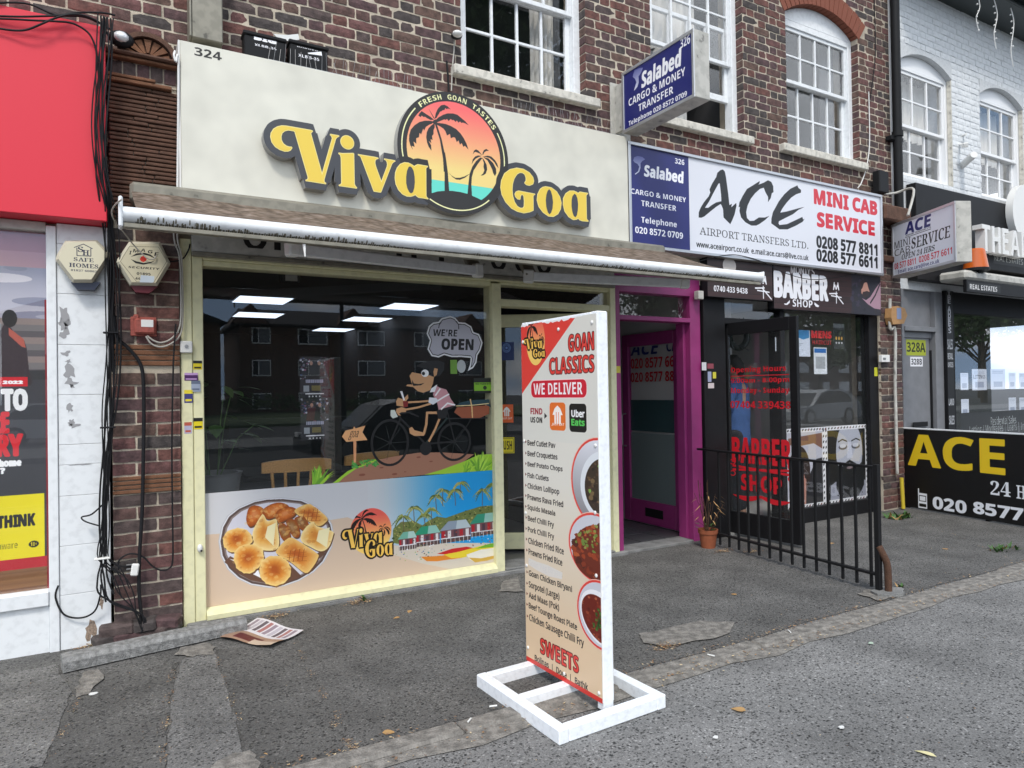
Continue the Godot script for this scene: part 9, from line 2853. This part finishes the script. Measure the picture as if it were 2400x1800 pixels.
func litter() -> void:
	var m = MB.new()
	m.tinted = true
	var cols = [Color(0.34, 0.19, 0.09), Color(0.46, 0.32, 0.17), Color(0.26, 0.15, 0.08), Color(0.54, 0.43, 0.27), Color(0.22, 0.14, 0.09), Color(0.17, 0.12, 0.09)]
	var flake = func(c: Vector3, s: float) -> void:
		m.c = cols[rng.randi() % cols.size()]
		var g = rng.randf() * TAU
		var u = Vector3(cos(g), rng.randf_range(-0.25, 0.25), sin(g))
		var v = Vector3(-sin(g), rng.randf_range(-0.35, 0.35), cos(g)) * rng.randf_range(0.2, 0.6)
		m.quad(c - u * s - v * s * 0.6, c + u * s * 0.2 - v * s, c + u * s + v * s * 0.3, c - u * s * 0.3 + v * s)
	for i in 2600:
		var x = rng.randf_range(0.0, 8.0)
		var dense = 0.25 + 0.75 * absf(sin(x * 2.1 + 0.6)) * absf(sin(x * 0.9 + 1.1))
		if x > 2.2 and x < 4.2: dense = 1.0
		if rng.randf() > dense: continue
		var z = 2.04 + rng.randfn(0.0, 0.03) if rng.randf() < 0.55 else 2.19 + rng.randfn(0.0, 0.035)
		flake.call(Vector3(x, 0.012 + rng.randf() * 0.008, z), rng.randf_range(0.003, 0.010))
	for s in [[Vector3(0.27, 0, 0.639), Vector3(0.155, 0, 1.72), 260], [Vector3(0.484, 0, 0.634), Vector3(0.47, 0, 1.547), 120], [Vector3(0.903, 0, 0.673), Vector3(0.848, 0, 1.872), 200], [Vector3(-0.15, 0, 0.86), Vector3(-0.224, 0, 1.447), 120], [Vector3(0.823, 0, 1.767), Vector3(0.836, 0, 2.142), 260], [Vector3(0.605, 0, -0.056), Vector3(2.647, 0, -0.094), 110], [Vector3(7.519, 0, 0.506), Vector3(6.175, 0, 2.098), 160]]:
		for i in s[2]:
			var p: Vector3 = s[0].lerp(s[1], rng.randf()) + Vector3(rng.randfn(0, 0.012), 0.010 + rng.randf() * 0.004, rng.randfn(0, 0.012))
			p.z = maxf(p.z, 0.07)
			if sin(p.z * 23.0 + p.x * 7.0) > -0.2: flake.call(p, rng.randf_range(0.002, 0.006))
	for c in [Vector3(-0.03, 0, -0.006), Vector3(-0.114, 0, 0.102), Vector3(0.889, 0, 0.128), Vector3(2.657, 0, 1.871), Vector3(2.625, 0, 2.101), Vector3(4.829, 0, 0.587), Vector3(4.616, 0, 0.443), Vector3(1.456, 0, 0.124)]:
		for i in 130:
			var p: Vector3 = c + Vector3(rng.randfn(0, 0.05), 0.010 + rng.randf() * 0.012, rng.randfn(0, 0.025))
			p.z = maxf(p.z, 0.07)
			flake.call(p, rng.randf_range(0.004, 0.011))
	for i in 700:
		var p = Vector3(rng.randf_range(-0.5, 7.5), 0.0135, rng.randf_range(0.15, 3.6))
		flake.call(p, rng.randf_range(0.002, 0.005))
	var seedmat = mat(1, 1, 1, 0.9)
	seedmat.vertex_color_use_as_albedo = true
	struct("leaf_debris", m, seedmat, "stuff")
	for s in [[Vector3(2.418, 0, 2.606), 0.03, 0, "round tan leaf lying on the footpath beyond the menu board"], [Vector3(2.742, 0, 3.25), 0.036, 1, "long pale yellow leaf on the footpath at the picture's lower right"], [Vector3(3.654, 0, 2.44), 0.018, 2, "scrap of pale green plastic on the footpath"], [Vector3(2.647, 0, 2.951), 0.014, 3, "white chewing gum blob in the middle of the footpath"], [Vector3(2.141, 0, 2.732), 0.014, 3, "white chewing gum blob near the lower edge"], [Vector3(3.739, 0, 1.381), 0.022, 0, "small tan leaf on the forecourt before the magenta door"], [Vector3(1.004, 0, 1.969), 0.026, 0, "curled brown leaf on the tarmac left of the menu board"], [Vector3(1.569, 0, 0.567), 0.02, 0, "brown leaf on the tarmac below the beach picture"], [Vector3(1.686, 0, 0.491), 0.02, 0, "lighter leaf near the brown one below the beach picture"], [Vector3(0.508, 0, 1.882), 0.022, 0, "orange leaf on the concrete patch at the bottom edge"], [Vector3(0.486, 0, 1.439), 0.016, 0, "small orange leaf on the crack between tarmac strips"], [Vector3(-0.093, 0, 0.842), 0.02, 3, "white paper curl on the dark tarmac strip"], [Vector3(3.401, 0, 2.093), 0.022, 4, "white cigarette end lying on the edging kerb"], [Vector3(2.749, 0, 2.146), 0.024, 4, "white cigarette end on the leaf litter"], [Vector3(-0.314, 0, 0.028), 0.02, 4, "cigarette end by the white shopfront's foot"], [Vector3(1.494, 0, 2.037), 0.022, 4, "pale stub beside the menu board's base"], [Vector3(5.692, 0, 0.767), 0.024, 0, "dry leaf on the forecourt behind the railing"], [Vector3(6.294, 0, 1.441), 0.03, 0, "pale dry leaf on the strip before the black banner"], [Vector3(1.314, 0, 2.105), 0.02, 4, "butt in the crack of the edging kerb"]]:
		var q = MB.new()
		var c: Vector3 = s[0] + Vector3(0, 0.008, 0)
		if c.z > 2.03 and c.z < 2.2: c.y += 0.02
		var g = rng.randf() * TAU
		if s[2] <= 1:
			leaf_blade(q, c - Vector3(cos(g), 0, sin(g)) * s[1], Vector3(cos(g), 0.15, sin(g)).normalized(), s[1] * 2.2, 0.75 if s[2] == 0 else 0.35)
			single("fallen_leaf", s[3], "leaf", q, M.leaf_dry if s[2] == 0 else mat(0.66, 0.60, 0.33, 0.7))
		elif s[2] == 4:
			q.tube([c + Vector3(0, 0.0, 0), c + Vector3(cos(g), 0, sin(g)) * s[1] * 1.6], 0.004, 7)
			single("cigarette_end", s[3], "litter", q, M.white_plastic)
		else:
			var pl = PackedVector2Array()
			for i in 9: pl.append(Vector2(cos(TAU * i / 9), sin(TAU * i / 9) * 0.7) * s[1] * rng.randf_range(0.7, 1.15))
			q.prism(pl, 0.0, 0.004, Transform3D(Basis(Vector3.RIGHT, Vector3(0, 0, -1), Vector3.UP), c))
			single("litter_scrap", s[3], "litter", q, M.white_plastic if s[2] == 3 else mat(0.42, 0.52, 0.42, 0.5))
func crown(m: MB, c: Vector3, r: Vector3, n: int, leaf: float) -> void:
	var lobes = []
	for i in 14:
		var d = Vector3(rng.randfn(), rng.randfn() * 0.8, rng.randfn()).normalized()
		lobes.append([c + d * r * rng.randf_range(0.35, 0.8), r * rng.randf_range(0.28, 0.45)])
	for i in n:
		var l = lobes[rng.randi() % lobes.size()]
		var d = Vector3(rng.randfn(), rng.randfn(), rng.randfn()).normalized()
		var p: Vector3 = l[0] + d * l[1] * pow(rng.randf(), 0.4)
		var u = Vector3(rng.randfn(), rng.randfn(), rng.randfn()).normalized() * leaf
		var v = u.cross(Vector3(rng.randfn(), rng.randfn(), rng.randfn())).normalized() * leaf * 0.6
		m.c = Color(0.045, 0.085, 0.022).lerp(Color(0.09, 0.15, 0.04), rng.randf())
		m.quad(p - u, p + v * 0.8, p + u, p - v * 0.8)
func street_tree(label: String, at: Vector3, h: float, r: Vector3, n: int, leaf: float) -> void:
	var t = thing("street_tree", label, "tree", at, "trees across the road")
	var m = MB.new()
	var top = at + Vector3(0.2, h - r.y * 0.6, 0.1)
	m.tube([at, at + Vector3(0.05, h * 0.3, 0), top], 0.24, 9, 0.4)
	part(t, "trunk", m, mat(0.10, 0.075, 0.055, 0.95))
	for i in 7:
		m = MB.new()
		var g = TAU * i / 7 + 0.3
		var s = at.lerp(top, rng.randf_range(0.5, 0.95))
		m.tube([s, s + Vector3(cos(g) * r.x * 0.4, r.y * 0.3, sin(g) * r.z * 0.4), s + Vector3(cos(g) * r.x * 0.75, r.y * 0.6, sin(g) * r.z * 0.75)], 0.09, 6, 0.25)
		part(t, "limb", m, mat(0.10, 0.075, 0.055, 0.95))
	m = MB.new()
	m.tinted = true
	crown(m, at + Vector3(0, h, 0), r, n, leaf)
	var lm = mat(1, 1, 1, 0.6)
	lm.vertex_color_use_as_albedo = true
	part(t, "crown", m, lm)
func parked_car(label: String, at: Vector3, turn: float, paint: Material, l := 4.3) -> void:
	var t = thing("parked_car", label, "car", at, "cars parked across the road")
	var xf = Transform3D(Basis(Vector3.UP, turn), at)
	var side = PackedVector2Array([Vector2(-0.5, 0.25), Vector2(-0.5, 0.55), Vector2(-0.47, 0.68), Vector2(-0.26, 0.78), Vector2(-0.13, 1.30), Vector2(-0.02, 1.42), Vector2(0.2, 1.42), Vector2(0.36, 1.2), Vector2(0.44, 0.95), Vector2(0.495, 0.85), Vector2(0.5, 0.45), Vector2(0.49, 0.25)])
	var pl = PackedVector2Array()
	for p in side: pl.append(Vector2(p.x * l, p.y))
	var m = MB.new()
	m.prism(pl, -0.86, 0.86, xf)
	part(t, "body", m, paint)
	for s in [-1, 1]:
		m = MB.new()
		var gl = PackedVector2Array([Vector2(-0.235 * l, 0.84), Vector2(-0.125 * l, 1.26), Vector2(-0.01 * l, 1.36), Vector2(0.18 * l, 1.36), Vector2(0.31 * l, 1.16), Vector2(0.36 * l, 0.9)])
		m.prism(gl, 0.862 * s - 0.002, 0.862 * s + 0.002, xf)
		part(t, "side_window", m, mat(0.02, 0.022, 0.025, 0.1))
		for x in [-0.31, 0.3]:
			m = MB.new()
			m.lathe([Vector2(0, 0), Vector2(0.32, 0), Vector2(0.33, 0.1), Vector2(0.32, 0.2), Vector2(0, 0.2)], 20, xf * Transform3D(Basis(Vector3.RIGHT, PI / 2 * s), Vector3(x * l, 0.32, 0.70 * s)))
			var w = part(t, "wheel", m, M.black_plastic)
			m = MB.new()
			m.lathe([Vector2(0, 0.205), Vector2(0.2, 0.205), Vector2(0.21, 0.2)], 16, xf * Transform3D(Basis(Vector3.RIGHT, PI / 2 * s), Vector3(x * l, 0.32, 0.70 * s)))
			part(w, "rim", m, M.steel)
		m = MB.new()
		m.box(-0.495 * l, -0.47 * l, 0.55, 0.68, 0.5 * s, 0.8 * s, 0.01, xf)
		part(t, "headlight", m, M.white_plastic)
	m = MB.new()
	m.quad(xf * Vector3(-0.262 * l, 0.795, -0.72), xf * Vector3(-0.137 * l, 1.29, -0.65), xf * Vector3(-0.137 * l, 1.29, 0.65), xf * Vector3(-0.262 * l, 0.795, 0.72))
	part(t, "windscreen", m, mat(0.02, 0.022, 0.025, 0.1))
func across_the_road() -> void:
	var y = -0.13
	struct("far_pavement", bx(-40, 60, -0.13, 0.0, 15.5, 19.5), M.concrete)
	struct("grass_verge", bx(-40, 60, -0.13, 0.02, 30.0, 54.0), mat(0.05, 0.08, 0.025, 0.9))
	struct("far_road", bx(-40, 60, -0.13, -0.11, 19.6, 30.0), M.road)
	var Z = 55.0
	var x0 = 9.038
	var t = thing("brick_flats", "three storey brown brick flats with dark tiled roof across the road", "building", Vector3(18, 0, Z))
	var eave = 7.318
	part(t, "wall", bx(x0, 42, 0, eave, Z, Z + 9), worn(mat(0.17, 0.10, 0.07, 0.9), "rough", 2.0))
	var m = MB.new()
	var rh = 9.048
	m.quad(Vector3(42, eave, Z - 0.4), Vector3(x0 - 0.4, eave, Z - 0.4), Vector3(x0 + 0.6, rh, Z + 4.5), Vector3(42, rh, Z + 4.5))
	m.quad(Vector3(x0 - 0.4, eave, Z - 0.4), Vector3(x0 - 0.4, eave, Z + 9.4), Vector3(x0 + 0.6, rh, Z + 4.5), Vector3(x0 + 0.6, rh, Z + 4.5))
	m.quad(Vector3(x0 - 0.4, eave, Z + 9.4), Vector3(42, eave, Z + 9.4), Vector3(42, rh, Z + 4.5), Vector3(x0 + 0.6, rh, Z + 4.5))
	m.box(x0 - 0.4, 42, eave - 0.15, eave, Z - 0.42, Z + 9.4)
	part(t, "roof", m, worn(mat(0.045, 0.042, 0.045, 0.85), "rough", 0.6))
	for c in [[9.846, 1.0], [18.422, 1.0], [30.0, 1.0]]:
		m = MB.new()
		m.quad(Vector3(c[0] + 1.4, eave, Z - 0.5), Vector3(c[0] - 1.4, eave, Z - 0.5), Vector3(c[0], eave + 1.5, Z - 0.5), Vector3(c[0], eave + 1.5, Z - 0.5))
		m.quad(Vector3(c[0] - 1.6, eave - 0.1, Z - 0.6), Vector3(c[0] - 1.6, eave - 0.1, Z + 3), Vector3(c[0], eave + 1.6, Z + 3), Vector3(c[0], eave + 1.6, Z - 0.6))
		m.quad(Vector3(c[0] + 1.6, eave - 0.1, Z + 3), Vector3(c[0] + 1.6, eave - 0.1, Z - 0.6), Vector3(c[0], eave + 1.6, Z - 0.6), Vector3(c[0], eave + 1.6, Z + 3))
		part(t, "gable", m, mat(0.11, 0.065, 0.05, 0.9))
	for f in 3:
		var wy: float = [6.375, 3.692, 0.942][f]
		for c in [10.723, 14.953, 20.138, 25.496, 30.0, 35.0, 39.5]:
			var hw = 1.25 if c > x0 + 3.5 else 0.75
			var b = part(t, "window", bx(c - hw, c + hw, wy - 0.7, wy + 0.65, Z - 0.06, Z + 0.02), M.upvc)
			part(b, "pane", bx(c - hw + 0.09, c - hw * 0.35, wy - 0.6, wy + 0.55, Z - 0.075, Z - 0.062), M.room_dark)
			part(b, "pane", bx(c - hw * 0.35 + 0.09, c + hw - 0.09, wy - 0.6, wy + 0.55, Z - 0.075, Z - 0.062), mat(0.14, 0.15, 0.16, 0.3))
	var n = thing("brick_house", "older brick house beside the flats across the road", "building", Vector3(2, 0, Z - 6))
	part(n, "wall", bx(-6, x0 - 2.2, 0, eave - 0.6, Z - 6, Z + 4), worn(mat(0.15, 0.085, 0.06, 0.9), "rough", 2.0))
	m = MB.new()
	m.prism(PackedVector2Array([Vector2(-6.6, eave - 0.6), Vector2(x0 - 1.7, eave - 0.6), Vector2((x0 - 8.3) / 2, eave + 2.0)]), Z - 6.4, Z + 4.2)
	part(n, "roof", m, M.room_dark)
	for wx in [-3.0, 0.5, 3.6]:
		for wy in [2.0, 5.0]:
			var b = part(n, "window", bx(wx - 0.7, wx + 0.7, wy - 0.7, wy + 0.7, Z - 6.06, Z - 5.98), M.upvc)
			part(b, "pane", bx(wx - 0.6, wx - 0.04, wy - 0.6, wy + 0.6, Z - 6.075, Z - 6.062), M.room_dark)
			part(b, "pane", bx(wx + 0.04, wx + 0.6, wy - 0.6, wy + 0.6, Z - 6.075, Z - 6.062), M.room_dark)
	m = MB.new()
	m.tinted = true
	for i in 40: crown(m, Vector3(4.0 + i * 0.9, 0.8, 50.5), Vector3(0.8, 0.8, 0.6), 90, 0.16)
	var lm = mat(1, 1, 1, 0.7)
	lm.vertex_color_use_as_albedo = true
	var hd = single("hedge", "long dark hedge in front of the flats across the road", "hedge", m, lm)
	street_tree("big leafy street tree on the pavement across the road", Vector3(13.436, 0.0, 17.5), 14.779 - 0.6, Vector3(5.2, 5.0, 4.2), 10000, 0.2)
	street_tree("dark bushy tree beside the older brick house", Vector3(1.2, 0.0, 36.0), 6.4, Vector3(2.6, 2.6, 2.2), 4500, 0.16)
	street_tree("spreading tree near the far end of the road", Vector3(34.0, 0.0, 34.0), 9.0, Vector3(4.6, 3.8, 4.0), 5000, 0.2)
	street_tree("tall tree beyond the right end of the road", Vector3(56.0, 0.0, 22.0), 8.5, Vector3(6.0, 5.0, 4.5), 3500, 0.3)
	street_tree("broad tree past the second row of flats", Vector3(72.0, 0.0, 30.0), 9.5, Vector3(9.0, 6.5, 5.5), 4000, 0.36)
	street_tree("round tree standing before the second row of flats", Vector3(44.0, 0.0, 27.0), 6.5, Vector3(4.5, 4.2, 4.0), 3500, 0.26)
	street_tree("dense tree at the far right of the road", Vector3(66.0, 0.0, 21.0), 8.0, Vector3(6.0, 5.5, 4.5), 3500, 0.3)
	street_tree("last tree of the row on the right", Vector3(82.0, 0.0, 24.0), 9.0, Vector3(9.0, 7.0, 5.5), 4000, 0.36)
	var f2 = thing("far_flats", "second row of brick flats farther along the road", "building", Vector3(60, 0, Z))
	part(f2, "wall", bx(46, 100, 0, eave, Z, Z + 9), worn(mat(0.16, 0.10, 0.075, 0.9), "rough", 2.0))
	m = MB.new()
	m.prism(PackedVector2Array([Vector2(-0.4, eave), Vector2(9.4, eave), Vector2(4.5, eave + 2.6)]), 45.6, 100.4, Transform3D(Basis(Vector3(0, 0, 1), Vector3.UP, Vector3(1, 0, 0)), Vector3(0, 0, Z)))
	part(f2, "roof", m, M.room_dark)
	for i in 12:
		for wy in [1.3, 3.9, 6.3]:
			part(f2, "window", bx(48.0 + i * 4.3, 50.2 + i * 4.3, wy - 0.7, wy + 0.65, Z - 0.06, Z + 0.02), M.upvc)
	var px = 5.514
	var lp = thing("lamp_post", "tall black street lamp post at the kerb across the road", "lamp post", Vector3(px, 0, 14.0))
	m = MB.new()
	m.tube([Vector3(px, -0.13, 14), Vector3(px, 1.4, 14)], 0.09, 10)
	part(lp, "base", m, M.black_metal)
	m = MB.new()
	m.tube([Vector3(px, 1.4, 14), Vector3(px, 8.5, 14), Vector3(px - 0.3, 9.0, 13.8), Vector3(px - 1.3, 9.15, 13.2)], 0.055, 9)
	part(lp, "pole", m, M.black_metal)
	part(lp, "lantern", bx(px - 1.7, px - 1.2, 9.08, 9.2, 13.0, 13.3, 0.02), M.alu_paint)
	parked_car("black estate car parked at the near kerb behind the camera", Vector3(5.98, -0.13, 11.2), 0.0, mat(0.012, 0.013, 0.015, 0.12), 4.5)
	parked_car("silver hatchback parked along the road", Vector3(25.45, -0.13, 14.0), 0.0, mat(0.42, 0.43, 0.44, 0.25, 0.4), 4.1)
	parked_car("white saloon parked farther down the road", Vector3(-1.5, -0.13, 24.0), PI, mat(0.62, 0.63, 0.64, 0.25), 4.3)
